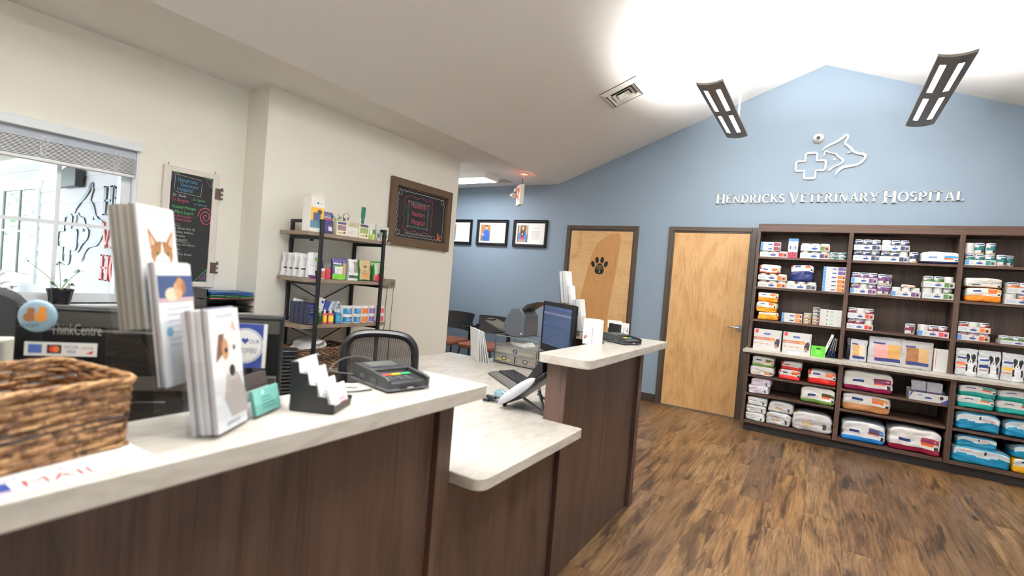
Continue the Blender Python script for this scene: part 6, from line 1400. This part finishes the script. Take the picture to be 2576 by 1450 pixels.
def dtray():
    b = MB(); w, d, h = .27, .16, .072
    b.prism([(0, 0), (0, h), (.002, h), (.002, .002), (d-.002, .002), (d-.002, h+.02), (d, h+.02), (d, 0)], 'x', -w/2, w/2, W_)
    for s_ in (-1, 1): b.prism([(0, 0), (d, 0), (d, h+.02), (d*.5, h*.9), (0, h)], 'x', s_*w/2-.001, s_*w/2+.001, W_)
    b.poly([(-w/2, 0), (-w*.46, h), (-w*.40, h), (-w*.5, h*.2)], -.0005, C(46, 70, 160)); b.poly([(w*.30, 0), (w*.5, h*.55), (w*.5, 0)], -.0005, C(46, 70, 160))
    b.ell(0, h*.45, w*.10, h*.13, -.0005, C(60, 96, 176)); b.rect(-w*.28, -w*.16, h*.62, h*.74, -.0005, C(110, 140, 196)); b.ell(w*.34, h*.62, w*.05, h*.24, -.0006, C(40, 38, 42), 10); b.ell(w*.26, h*.6, w*.025, h*.16, -.0006, C(206, 196, 180), 10)
    return b.mesh('display_tray', 0)
inst('dtray', dtray, 'display_tray', (.862, YL, LZ[0]+H0), 'white and blue display tray holding grey pouches in the lower middle bay', 'tray', rz=.03)
for i, (x, y_, rr) in enumerate(((.795, .030, .14), (.905, .028, -.04), (.800, .085, .02), (.900, .085, -.02))):
    def pf(u, v, s_):
        if s_ == 'front':
            if .35 < v < .50: return C(96, 74, 108)
            if .20 < v < .35 and u < .5: return C(140, 160, 196)
            if .14 < v < .34 and u > .6: return C(40, 36, 40)
            if .72 < v < .78 and .3 < u < .7: return NV
        return C(188, 190, 200, .3)
    put_bag('gp%d' % (i % 2), .112, .034, .165, pf, (x, YL+y_, LZ[0]+H0+.003), 'grey treat pouch in the display tray, %s' % ('front left', 'front right', 'back left', 'back right')[i], name='treat_bag', pouch=True, seed=70+i % 2, rz=rr, group='grey pouches in the display tray', amp=.005)
# lower right bay
tl = bagfn((242, 242, 240), (20, 158, 150), .44, (60, 170, 160), (20, 150, 146), side=(226, 230, 230))
for i, (x, y_) in enumerate(((1.180, 0), (1.437, .01))):
    for j in range(2): put_bag('t%d' % j, .245, .30, .106 if j == 0 else .100, tl, (x+.006*j, YL+y_, LZ[0]+H0+.0985*j), 'teal banded dog food bag, %s of the %s pair in the lower right bay' % (('lower', 'upper')[j], ('left', 'right')[i]), group='teal banded bags in the lower right bay', seed=75+j, texts=(('t/d', .87, .80, .15, wt, .8),))
def bluefn(u, v, s_):
    if s_ == 'front':
        if v < .50+.06*math.sin(u*9): return C(22, 134, 176, .35)
        if .30 < v < .42 and .44 < u < .56: return C(226, 232, 238)
        if .53 < u < .58 and .60 < v < .80: return C(30, 34, 60)
        if v > .86: return C(22, 134, 176, .35)
        return C(222, 232, 238, .3)
    if s_ == 'top': return C(22, 134, 176, .35) if .3 < v < .5 else C(150, 166, 176, .35)
    if s_ == 'side': return C(22, 134, 176, .35) if v < .6 else C(150, 166, 176, .35)
    return C(22, 134, 176, .35)
put_bag('b1', .290, .34, .164, bluefn, (1.205, YL, LZ[1]+H0), 'turquoise blue bag at the left of the middle shelf in the lower right bay', seed=80, amp=.008, texts=rct(.60, .60, .13), sag=.25)
put_bag('b2', .290, .34, .164, bluefn, (1.515, YL, LZ[1]+H0), 'turquoise blue bag at the right of the middle shelf, cut by the picture edge', seed=81, amp=.009, texts=rct(.60, .60, .13), sag=.3)
put_bag('b3', .385, .36, .150, bluefn, (1.245, YL, .115+H0), 'big turquoise blue bag on the bottom shelf of the right bay', seed=82, amp=.006, texts=rct(.14, .66, .12), sag=.2)
put_bag('b4', .270, .32, .098, bluefn, (1.210, YL+.01, .115+H0+.140), 'small turquoise blue bag lying on the big one, bottom right shelf', seed=83, amp=.008, texts=rct(.6, .62, .16), sag=.25)
put_bag('b6', .270, .34, .125, bagfn((220, 222, 224), (236, 176, 30), .48, None, side=(236, 176, 30)), (1.577, YL, .115+H0), 'yellow bag at the far right of the bottom shelf', seed=84)
put_bag('b5', .290, .34, .125, bluefn, (1.580, YL, .115+H0+.120), 'turquoise blue bag on the yellow bag at the far right of the bottom shelf', seed=85, sag=.3)
# ------------------------------------------------------------------ industrial shelf unit on the cream wall
FX, BX, PY = -3.398, -3.780, (2.545, 3.204)
SZ = [1.632, 1.262, .893, .520, .150]
t = thing('shelf_unit', 'grey oak and black metal shelf unit standing against the cream wall', 'shelves')
for z in SZ:
    b = MB(); b.box(-3.766, -3.4112, 2.425, 3.300, z-.030, z, greyoak); b.build('shelf_board', t, bevel=.001)
for y in PY:
    for x in (FX, BX):
        b = MB(); b.box(x-.0125, x+.0125, y-.0125, y+.0125, 0, 1.735, blackmetal); b.build('post', t, bevel=.001)
    for z in [1.7655]+SZ:
        b = MB(); b.box(BX+.0126, FX-.0126, y-.0125, y+.0125, z-.055, z-.0305, blackmetal); b.build('cross_rail', t, bevel=.001)
for (z0, z1) in ((1.22, .905), (.85, .54)):
    for (a, c) in ((PY[0], PY[1]), (PY[1], PY[0])):
        b = MB(); b.bar((BX-.004+.006*(a > c), a, z0), (BX-.004+.006*(a > c), c, z1), .010, .006, blackmetal); b.build('brace', t)
b = MB(); b.box(-3.795, -3.77, 2.73, 2.745, 1.575, 1.60, blackmetal); b.box(-3.77, -3.70, 2.73, 2.745, 1.597, 1.6015, blackmetal); b.build('wall_bracket', t)
SF = -3.418
def sy(y, z, x=SF): return (x, y, z+.0006)
HZ = PI/2
def boxm(w, d, h, base, draw=None, text=()):
    def mk():
        b = MB(); b.box(-w/2, w/2, 0, d, 0, h, C(*base))
        if draw:
            for q in draw: (b.ell if q[0] == 'e' else b.rect)(*[v for v in q[1:5]], -.0005-.0002*draw.index(q), C(*q[5]))
        for (s_, x, z, sz, c, sx) in text: b.text(s_, x, z, sz, C(*c), -.004, 'c', sx) if False else b.text(s_, x, z, sz, C(*c), -.0005-.0002*(len(draw or ())+1), 'c', sx)
        return b.mesh('carton', 0)
    return mk
# top shelf
z = SZ[0]
inst('dogcone', boxm(.118, .10, .268, (244, 240, 234), [('r', -.059, .059, .085, .19, (250, 186, 70)), ('r', -.059, .059, .03, .085, (96, 138, 158)), ('r', -.035, .03, .085, .15, (70, 88, 130)), ('e', .02, .158, .022, .018, (60, 60, 70)), ('e', .0, .225, .008, .008, (60, 90, 130)), ('r', .012, .05, .222, .228, (200, 196, 190))]), 'carton', sy(2.507, z), 'tall yellow and blue carton with a hooded dog, front of the top shelf', 'box', rz=HZ)
inst('dogcone2', boxm(.10, .09, .305, (240, 232, 220), [('e', -.01, .27, .008, .008, (60, 90, 130)), ('r', -.005, .035, .268, .274, (210, 200, 190))]), 'carton', sy(2.568, z, -3.53), 'taller pale carton behind the hooded dog carton on the top shelf', 'box', rz=HZ)
put_bag('lean', .098, .05, .175, lambda u, v, s_: (C(210, 70, 60) if .62 < v < .70 and u > .1 else C(230, 226, 236) if .14 < v < .34 and .5 < u < .9 else C(66, 60, 116, .35)), sy(2.618, z), 'purple dog treat pouch beside the post on the top shelf', name='treat_bag', pouch=True, seed=90, rz=HZ, texts=(('LeanTreats', .06, .72, .15, wt, .58),))
for (y, w_, h_, c2) in ((2.750, .105, .115, (150, 120, 130)), (2.985, .110, .125, (150, 170, 110))):
    inst('dc%.2f' % y, boxm(w_, .10, h_, (240, 230, 200), [('r', -w_*.4, w_*.4, h_*.35, h_*.72, c2), ('r', -w_*.4, w_*.4, h_*.78, h_*.95, (80, 70, 120)), ('e', w_*.25, h_*.2, .010, .010, (90, 60, 60)), ('r', -w_*.35, w_*.1, h_*.12, h_*.22, (190, 176, 150))]), 'carton', sy(y, z), 'cream display carton with %s picture band on the top shelf' % ('a purple grey' if y < 2.9 else 'a green'), 'box', rz=HZ)
inst('card1', boxm(.118, .05, .082, (238, 232, 222), [('r', -.04, .04, .03, .034, (190, 186, 190)), ('r', -.03, .03, .045, .048, (200, 196, 196))]), 'carton', sy(2.863, z), 'blank pale box standing between the two cream cartons', 'box', rz=HZ)
inst('cream2', boxm(.13, .12, .125, (232, 222, 190), [('r', -.05, .06, .06, .11, (110, 90, 130))]), 'carton', sy(2.720, z, -3.54), 'cream box at the back between the pouch and the first cream carton', 'box', rz=HZ)
inst('cream3', boxm(.13, .12, .13, (230, 220, 190)), 'carton', sy(2.935, z, -3.55), 'cream box at the back behind the second cream carton', 'box', rz=HZ)
b = MB(); b.ell(0, .05, .034, .034, 0, C(76, 60, 120), 20); b.ell(0, .055, .028, .024, -.0006, C(232, 224, 196), 18); b.prism([(.034*math.cos(2*PI*i/20), .05+.034*math.sin(2*PI*i/20)) for i in range(20)], 'y', .001, .006, C(232, 224, 196)); b.box(-.03, .03, .001, .006, 0, .03, C(232, 224, 196)); tag(b.build('display_card', loc=sy(2.900, z+.125, -3.56), rz=HZ, smooth=0), 'round topped purple and cream display card above the cartons', 'card')
b = MB()
for k in range(11):
    a = R.random()*6; x0 = R.uniform(-.07, .07); b.tube(crom([(x0, R.uniform(0, .05), 0), (x0+R.uniform(-.03, .03), .03, .05), (x0+R.uniform(-.05, .05), R.uniform(0, .06), R.uniform(.05, .10))], 4), .005, [C(120, 160, 110), C(214, 206, 180), C(90, 120, 100), C(232, 230, 226)][k % 4], 6)
b.stroke([(.0, .12), (.035, .0)], .007, paper, 0, .006); tag(b.build('packet_bundle', loc=sy(2.815, z+.083, -3.47), rz=HZ), 'loose green and white wrapped toothbrushes in the cartons', 'packet', kind='stuff')
b = MB(); b.prism([(-.012, 0), (.010, 0), (.012, .05), (.020, .065), (.020, .155), (-.018, .155), (-.018, .065), (-.010, .05)], 'y', 0, .018, C(24, 110, 84)); tag(b.build('grooming_brush', loc=sy(3.040, z+.126, -3.50), rz=HZ, bevel=.004), 'dark green brush standing in the second cream carton', 'brush')
put_case_s = lambda key, w_, d, h, base, draw, y, zz, label, x=SF, group=None, text=(): inst(key, boxm(w_, d, h, base, draw, text), 'carton', sy(y, zz, x), label, 'box', group, HZ)
put_case_s('gb1', .030, .03, .09, (236, 240, 230), [('r', -.015, .015, .0, .04, (150, 190, 60))], 3.064, z, 'slim green and white box, left one of two on the top shelf', group='slim boxes on the top shelf')
put_case_s('gb2', .026, .03, .092, (214, 230, 120), [('r', -.013, .013, .05, .09, (90, 140, 60))], 3.096, z, 'slim green and white box, right one of two on the top shelf', group='slim boxes on the top shelf')
for i in range(3):
    b = MB(); b.prism([(-.020, .018), (.020, .018), (.022, .132), (-.022, .132)], 'y', .004, .022, W_); b.cyl((0, .013, 0), .013, .018, W_, n=12); b.rect(-.016, .016, .05, .065, .0032, C(120, 170, 140)); b.ell(0, .04, .011, .011, .0032, C(130, 80, 60), 10); b.rect(-.012, .012, .09, .10, .0032, C(170, 190, 170))
    tag(b.build('cream_tube', loc=sy(3.172+.050*i, z, SF-.02), rz=HZ, bevel=.002), 'white tube with brown spot, %s of three at the right end of the top shelf' % ('left', 'middle', 'right')[i], 'tube', 'white tubes on the top shelf')
b = MB(); b.cyl((0, .01, 0), .007, .14, steel); tag(b.build('nail_clipper', loc=sy(3.128, z), rz=HZ), 'thin grey metal tool standing beside the slim boxes', 'tool')
# second shelf
z = SZ[1]
def whitepouch(u, v, s_):
    if s_ == 'front':
        if v < .10: return C(110, 50, 110)
        if .13 < v < .32 and .55 < u < .7: return C(50, 46, 50)
        if .38 < v < .40: return C(60, 60, 60)
        if .66 < v < .82 and .5 < u < .68: return C(130, 186, 60)
    return C(232, 232, 232, .3)
put_bag('vs', .100, .055, .205, whitepouch, sy(2.519, z), 'white pouch with a green leaf mark on the second shelf', name='treat_bag', pouch=True, seed=92, rz=HZ, texts=(('Vetri', .12, .48, .10, C(120, 120, 124), .8), ('Science', .48, .48, .08, C(120, 180, 70), .7)))
for i in range(4):
    y, x = 2.462-.0, SF-.075-.075*i
    put_bag('wp%d' % (i % 2), .098, .05, .195, lambda u, v, s_: (C(60, 60, 64) if s_ == 'front' and (.34 < v < .36 or (.4 < u < .55 and .05 < v < .2)) else C(236, 236, 236, .3)), sy(2.500, z, x), 'white pouch behind the green leaf pouch, %s from the front' % ('second', 'third', 'fourth', 'fifth')[i], name='treat_bag', pouch=True, seed=93+i % 2, rz=HZ, group='white pouches behind the leaf pouch')
def purplepouch(u, v, s_):
    if s_ == 'front':
        if v < .24: return C(120, 186, 60)
        if .28 < v < .56 and .1 < u < .68: return C(236, 236, 232)
        if u > .72 and .10 < v < .75: return C(190, 150, 110)
        if .68 < v < .73 and u < .6: return C(220, 216, 236)
        if v < .64 and v > .56: return C(120, 186, 60)
    return C(68, 60, 120, .35)
put_bag('pp1', .140, .06, .186, purplepouch, sy(2.768, z), 'purple and green treat pouch, middle of the second shelf', name='treat_bag', pouch=True, seed=96, rz=HZ)
put_bag('pp2', .092, .06, .150, lambda u, v, s_: (C(110, 170, 60) if v < .5 and s_ == 'front' else C(70, 60, 110, .35)), sy(2.645, z, SF-.10), 'purple pouch behind the small red jar on the second shelf', name='treat_bag', pouch=True, seed=97, rz=HZ)
def jar(key, r, h, body, band, cap=None, caph=.2, name='jar', neck=None):
    def mk():
        b = MB(); bo, bd = C(*body), C(*band); cp = C(*cap) if cap else bo
        if neck: prof = [(r*.95, 0), (r, .004), (r, h*.15), (r, h*.55), (r, h*.62), (r*.5, h*.72), (r*neck, h*.74), (r*neck, h*.86), (r*neck*.45, h*.9), (r*neck*.3, h)]; bands = {2}; caps = {5, 6, 7, 8, 9}
        else: prof = [(r*.95, 0), (r, .003), (r, h*.10), (r, h*.72), (r, h*(1-caph)), (r*1.03, h*(1-caph)), (r*1.03, h*.98), (r*.98, h)]; bands = {2}; caps = {5, 6, 7}
        def seg(i, j):
            if j in caps or (j == -1): return cp if j != -1 else bo
            d = ((i+.5)*15-270+180) % 360-180
            if j in bands and abs(d) < 62: return bd
            return bo
        b.lathe(prof, (0, 0, 0), None, 24, 'z', seg); return b.mesh(name, 40)
    return mk
inst('redjar', jar('r', .030, .086, (214, 60, 66), (196, 66, 72), (224, 70, 70)), 'jar', sy(2.667, z, SF-.04), 'small red jar in front of the purple pouch', 'jar', rz=HZ)
inst('whbot', jar('w', .020, .086, (236, 234, 230), (200, 120, 110), (240, 240, 240), .25), 'bottle', sy(2.614, z, SF-.03), 'small white bottle left of the red jar on the second shelf', 'bottle', rz=HZ)
put_bag('catp', .108, .05, .182, lambda u, v, s_: (C(150, 140, 132) if s_ == 'front' and u > .5 and .4 < v < .85 else C(60, 96, 66) if s_ == 'front' and .1 < v < .28 else C(236, 236, 238, .3)), sy(2.912, z), 'white pouch with a grey cat, leaning on the second shelf', name='treat_bag', pouch=True, seed=98, rz=HZ+.1)
put_bag('catb', .09, .05, .16, lambda u, v, s_: (C(70, 80, 66) if v < .6 else C(200, 200, 200, .3)), sy(2.850, z, SF-.10), 'grey and green pouch behind the cat pouch', name='treat_bag', pouch=True, seed=99, rz=HZ)
def tanp(u, v, s_):
    if s_ == 'front':
        if v < .06 or u < .05 or u > .95: return C(50, 120, 60)
        if .62 < v < .72 and .35 < u < .65: return C(120, 84, 56)
        if .10 < v < .32 and .2 < u < .8: return C(216, 160, 96)
        return C(200, 172, 128, .35)
    return C(60, 130, 66, .35)
for i in range(4):
    put_bag('pill%d' % (i % 2), .126, .045, .182, tanp if i == 0 else (lambda u, v, s_: C(66, 140, 70, .35)), sy(3.038+.012*i, z, SF-.055*i), ('tan pill pocket pouch' if i == 0 else 'green backed pouch behind the tan pouch, %s from the front' % ('', 'second', 'third', 'fourth')[i])+', second shelf', name='treat_bag', pouch=True, seed=101, rz=HZ, group='tan and green pouches on the second shelf', texts=(('Pill', .3, .44, .13, C(60, 84, 50), .8), ('Pockets', .16, .32, .12, C(60, 84, 50), .75)) if i == 0 else ()) if i < 2 else inst(('bag', 'pill1'), None, 'treat_bag', sy(3.038+.012*i, z, SF-.055*i), 'green backed pouch standing behind the tan pouch, %s from the front, second shelf' % ('', 'second', 'third', 'fourth')[i], 'bag', 'tan and green pouches on the second shelf', HZ)
def greenp(u, v, s_):
    if s_ == 'front':
        if v < .30 and u < .9: return C(226, 84, 104)
        if .34 < v < .40 and .3 < u < .6: return C(110, 70, 50)
        if .08 < u < .9 and v < .92: return C(214, 222, 196)
    return C(50, 150, 66, .35)
for i in range(3): put_bag('gr%d' % i, .128, .045, .184, greenp, sy(3.205+.010*i, z, SF-.002-.055*i), 'green pouch with a pink base behind the right post, %s from the front' % ('first', 'second', 'third')[i], name='treat_bag', pouch=True, seed=104, rz=HZ, group='green pouches at the right of the second shelf')
# third shelf
z = SZ[2]
nd = (34, 38, 62)
for k in range(4):
    for j in range(2):
        inst('dental', boxm(.068, .055, .0855, nd, [('r', -.034, .034, .055, .072, (62, 78, 150)), ('e', .0, .036, .020, .014, (90, 96, 120))], (('FortiFlora', 0, .010, .013, (230, 230, 236), .9),)), 'carton', sy(2.525-.0*k, z+.0862*j, SF-.062*k), 'dark blue supplement box, %s row, %s from the front, third shelf' % (('lower', 'upper')[j], ('first', 'second', 'third', 'fourth')[k]), 'box', 'dark blue supplement boxes on the third shelf', HZ)
for (key, y, r, h, bo, bd, cp, nk, lb_, xo) in (('gbt', 2.612, .019, .128, (46, 96, 60), (30, 70, 44), (240, 240, 238), .75, 'green bottle with a white cap', 0), ('ybt', 2.660, .021, .130, (206, 110, 110), (244, 214, 60), (236, 236, 232), .42, 'pink and yellow bottle with a white nozzle', 0), ('rbt', 2.722, .029, .128, (200, 84, 100), (244, 220, 80), (236, 236, 232), .42, 'larger pink and yellow bottle with white nozzle', 0), ('bbt', 2.797, .027, .130, (60, 130, 180), (70, 170, 206), (206, 226, 232), .5, 'blue spray bottle', 0)):
    inst(key, jar(key, r, h, bo, bd, cp, neck=nk, name='bottle'), 'bottle', sy(y, z, SF-r-.004), lb_+', third shelf', 'bottle', None, HZ)
inst('bbt2', jar('x', .026, .128, (60, 120, 170), (200, 90, 90), (206, 226, 232), neck=.5, name='bottle'), 'bottle', sy(2.815, z, SF-.085), 'blue spray bottle with red label behind the front one', 'bottle', None, HZ)
def jars(key, y, r, band, nm, txt=None, tc=(1, 1, 1)):
    for j in range(2):
        def mk():
            b = MB(); me_ = jar(key, r, .0735, (242, 240, 236), band, (244, 243, 240), .22)()
            return me_
        o = inst(key, mk, 'jar', sy(y, z+.0742*j, SF-r-.004), '%s jar, %s one of the pair on the third shelf' % (nm, ('lower', 'upper')[j]), 'jar', '%s jars on the third shelf' % nm.split(' (')[0], HZ)
        if txt:
            k = MB()
            for i, wd in enumerate(txt):
                vs, fs = textgeo(wd, 0); sz = .0175; x0 = -r*.45
                pts = [((r+.0006)*math.sin((x0+v.x*sz*.85)/r), -(r+.0006)*math.cos((x0+v.x*sz*.85)/r), .042-.0125*i+v.y*sz) for v in vs]; k.add(pts, fs, wt)
            k.build('jar_lettering', o, smooth=0)
jars('ocw', 2.897, .054, (34, 128, 190), 'white and blue wipes', ('Oral', 'Cleansing', 'Wipes'))
jars('ocx', 3.000, .042, (34, 128, 190), 'smaller white and blue wipes', ('Oral', 'Cleansing', 'Wipes'))
jars('org', 3.082, .036, (236, 130, 60), 'white and orange'); jars('pur', 3.165, .038, (136, 110, 176), 'white and violet'); jars('pnk', 3.277, .036, (226, 110, 120), 'white and pink')
b = None
for i, (y, x, zz, w_, h_, ry_, c) in enumerate(((2.665, -3.54, .060, .075, .15, .22, (238, 238, 238)), (2.74, -3.56, .055, .05, .13, .35, (60, 80, 160)), (2.60, -3.60, .06, .06, .10, -.1, (90, 110, 170)), (2.79, -3.58, .06, .035, .13, .55, (232, 236, 240)), (2.53, -3.62, .10, .07, .09, .2, (236, 236, 240)), (2.825, -3.55, .07, .03, .12, .5, (214, 224, 236)))):
    b = MB(); b.T = Matrix.Rotation(ry_, 4, 'Y'); b.box(-w_/2, w_/2, 0, .03, 0, h_, C(*c)); b.rect(-w_*.1, w_*.2, h_*.12, h_*.40, -.0005, C(90, 190, 190) if i % 2 == 0 else paper); b.rect(w_*.1, w_*.4, h_*.72, h_*.86, -.0007, C(50, 70, 150))
    tag(b.build('medicine_box', loc=sy(y, z+zz, x), rz=HZ, smooth=0), '%s medicine box standing in the dark bin behind the bottles' % ('large white tilted', 'narrow blue', 'small blue', 'slim white tilted', 'pale left', 'thin pale rightmost')[i], 'box', 'medicine boxes in the dark bin')
b = MB()
for (x0, x1, y0, y1) in ((-.16, .16, 0, .004), (-.16, .16, .15, .154), (-.16, -.156, .004, .15), (.156, .16, .004, .15)): b.box(x0, x1, y0, y1, 0, .10, C(40, 36, 34))
b.box(-.156, .156, .004, .15, 0, .058, C(40, 36, 34)); tag(b.build('storage_bin', loc=sy(2.675, z, -3.50), rz=HZ, smooth=0), 'low dark bin behind the bottles on the third shelf', 'bin')
# fourth shelf: baskets
wicker('wicker_basket', .50, .30, .165, (-3.59, 2.72, SZ[3]+.0006), PI/2, 'woven brown basket with a blue tag on the fourth shelf of the shelf unit', rows=12, cols=90, flare=.008, mats=[mat('rattan_brown', (96, 70, 50), .7, var=.4, bscale=60), mat('rattan_mid', (126, 92, 62), .7, var=.4, bscale=60), mat('rattan_dark', (60, 44, 36), .75)])
inst('btag', boxm(.052, .002, .034, (206, 218, 240)), 'basket_tag', (-3.430, 2.60, SZ[3]+.105), 'pale blue tag tied to the front of the shelf basket', 'tag', rz=HZ)
put_bag('cloth', .20, .20, .13, lambda u, v, s_: C(238, 238, 240, .8), (-3.50, 2.66, SZ[3]+.10), 'crumpled white cloth lying in the shelf basket', cat='cloth', name='cloth', seed=110, rz=HZ, amp=.03)
b = MB(); b.box(-.02, .02, 0, .03, 0, .10, blackm); b.tube([(-.012, .015, .10), (-.012, .015, .19)], .003, blackm, 6); tag(b.build('two_way_radio', loc=(-3.43, 2.450, SZ[3]+.0006), rz=HZ, bevel=.003), 'black two-way radio with an aerial beside the shelf basket', 'radio')

# ------------------------------------------------------------------ outside the left window
EY = 2.42
sidingm = mat('pale_siding', (194, 190, 192), .7)
b = MB(); b.box(-16, -4.31, EY+.03, EY+.15, -.3, 2.72, sidingm)
n = 18
for i in range(n):
    z0 = -.25+i*.165; b.prism([(EY-.0095, z0), (EY+.03, z0), (EY+.03, z0+.165), (EY+.0005, z0+.165)], 'x', -16, -4.31, sidingm)
struct(b.build('wall_outside', smooth=0))
b = MB(); b.box(-16, -4.30, -6, EY+.02, 2.60, 2.66, mat('porch_soffit', (196, 190, 176), .8)); struct(b.build('trim_porch_ceiling', smooth=0))
b = MB(); b.box(-16, -4.30, EY-.02, EY-.0045, 2.47, 2.5995, vinyl); struct(b.build('trim_frieze', smooth=0))
b = MB(); b.box(-40, -4.31, -30, 12, -.36, -.30, mat('outside_paving', (190, 188, 182), .9)); struct(b.build('floor_outside', smooth=0))
wx0, wx1, wz0, wz1 = -11.15, -9.42, .80, 2.20
b = MB(); y0, y1 = EY-.03, EY-.0045
for (a, c, e, g) in ((wx0-.0, wx0+.11, wz0, wz1), (wx1-.11, wx1, wz0, wz1), (wx0-.03, wx1+.03, wz1-.09, wz1+.06), (wx0-.005, wx1+.005, wz0-.04, wz0+.08)): b.box(a, c, y0-(.004 if c-a > 1 else 0), y1, e, g, vinyl)
b.box((wx0+wx1)/2-.03, (wx0+wx1)/2+.03, y0+.002, y1, wz0+.08, wz1-.09, vinyl); b.box(wx0+.11, wx1-.11, y0+.007, y1, (wz0+wz1)/2-.015, (wz0+wz1)/2+.015, vinyl)
w4 = struct(b.build('window_4', smooth=0))
b = MB(); b.box(wx0+.10, wx1-.10, EY-.012, EY-.006, wz0+.07, wz1-.08, mat('outside_mirror_glass', (84, 100, 96), .04, .85)); b.build('glass_pane', w4, smooth=0)
gs = mat('grey_sign_metal', (92, 100, 112), .4)
t = thing('logo_sign', 'grey metal cross and dog outline on the outside siding, seen through the window', 'wall logo', (-8.30, EY-.012, 1.43)); t.scale = (2.35, 1, 2.25); logo(t, gs, .008)
for ch in list(bpy.data.objects):
    pass
t = thing('outside_lettering', 'grey capital letters HENDRICKS on the outside siding, seen through the window', 'wall sign', (0, EY-.012, 0))
x = -7.22
for i, c_ in enumerate('HENDRICKS'):
    b, wd_ = glyph(c_, x, 1.80 if i else 1.74, .26 if i else .34, gs, .012); b.build('letter', t, smooth=30); x += wd_+.03
t = thing('outside_lettering', 'red capital letters on the outside siding beneath the grey ones', 'wall sign', (0, EY-.012, 0)); rs = C(226, 96, 88)
for row, word in enumerate(('VETERINARY', 'HOSPITAL')):
    x = -7.20
    for i, c_ in enumerate(word): b, wd_ = glyph(c_, x, 1.36-.38*row, .30, rs, .012); b.build('letter', t, smooth=30); x += wd_+.03
t = thing('pendant_reflection', 'dark curved reflection of a pendant with three pale tubes, modelled outside the window', 'reflection', (-8.2, 2.30, 2.08))  # window reflection of a pendant, modelled as solid shapes under the porch
b = MB(); b.prism([(-.30, .0), (.40, .0), (.40, .22), (.05, .25), (-.16, .20)], 'y', .0, .085, mat('reflected_slate', (50, 54, 58), .4)); b.build('housing', t, bevel=.01)
for k in range(3): b = MB(); b.box(-1.15+.1*k, -.32+.04*k, .02, .05, .225-.05*k, .245-.05*k, mat('reflected_glow', (250, 255, 236), .5, emit=1.6)); b.build('reflected_tube', t)
b = MB(); b.box(-.02, .02, .03, .07, .245, .52, gs); b.build('added_hanger', t)
# shrub in a grey pot by the wall and garden trees that the outside glass mirrors
t = thing('potted_shrub', 'purple leaved shrub in a pale pot outside the window', 'plant', (-9.95, 2.02, -.30))
b = MB(); b.lathe([(.20, 0), (.24, .1), (.28, .55), (.31, .60), (.30, .84), (.26, .84)], (0, 0, 0), mat('pale_pot', (176, 180, 178), .7), 20); b.build('pot', t)
b = MB(); pm = [mat('leaf_plum', (128, 60, 88), .5), mat('leaf_rose', (172, 84, 104), .5), mat('leaf_olive', (120, 120, 80), .5)]
for k in range(26):
    a = R.random()*2*PI; l = R.uniform(.25, .62); tp = Vector((math.cos(a)*R.uniform(.1, .48), math.sin(a)*R.uniform(.1, .34), .84+l*R.uniform(.25, .62))); P_ = crom([(0, 0, .80), (tp.x*.4, tp.y*.4, .84+(tp.z-.84)*.55), tuple(tp)], 6); b.tube(P_, .004, pm[0], 5)
    for q in P_[3:]:
        for u in range(3): a2 = R.random()*6.3; leaf(b, q, (math.cos(a2), math.sin(a2), R.uniform(-.2, .5)), (0, 0, 1), .06, .03, pm[(k+u) % 3])
b.build('leaves', t, smooth=0)
for i, (x, y, h_) in enumerate(((-17.6, -1.2, 3.4), (-19.0, 1.0, 3.8))):
    t = thing('garden_tree', 'leafy green garden tree seen only in the outside window glass, %s one' % ('nearer', 'farther')[i], 'tree', (x, y, -.30), group='garden trees outside')
    b = MB(); b.tube([(0, 0, 0), (.05, 0, h_*.4), (0, .05, h_*.7)], .08, mat('bark', (84, 70, 58), .9), 8); b.build('trunk', t)
    b = MB()
    for k in range(1500):
        v = Vector((R.gauss(0, 1), R.gauss(0, 1), R.gauss(0, 1))).normalized()*R.uniform(.55, 1.0)*1.15; leaf(b, (v.x, v.y, h_*.62+v.z*1.1), (R.uniform(-1, 1), R.uniform(-1, 1), R.uniform(-.6, .6)), (0, 0, 1), .14, .07, lf[k % 3])
    b.build('crown', t, smooth=0)
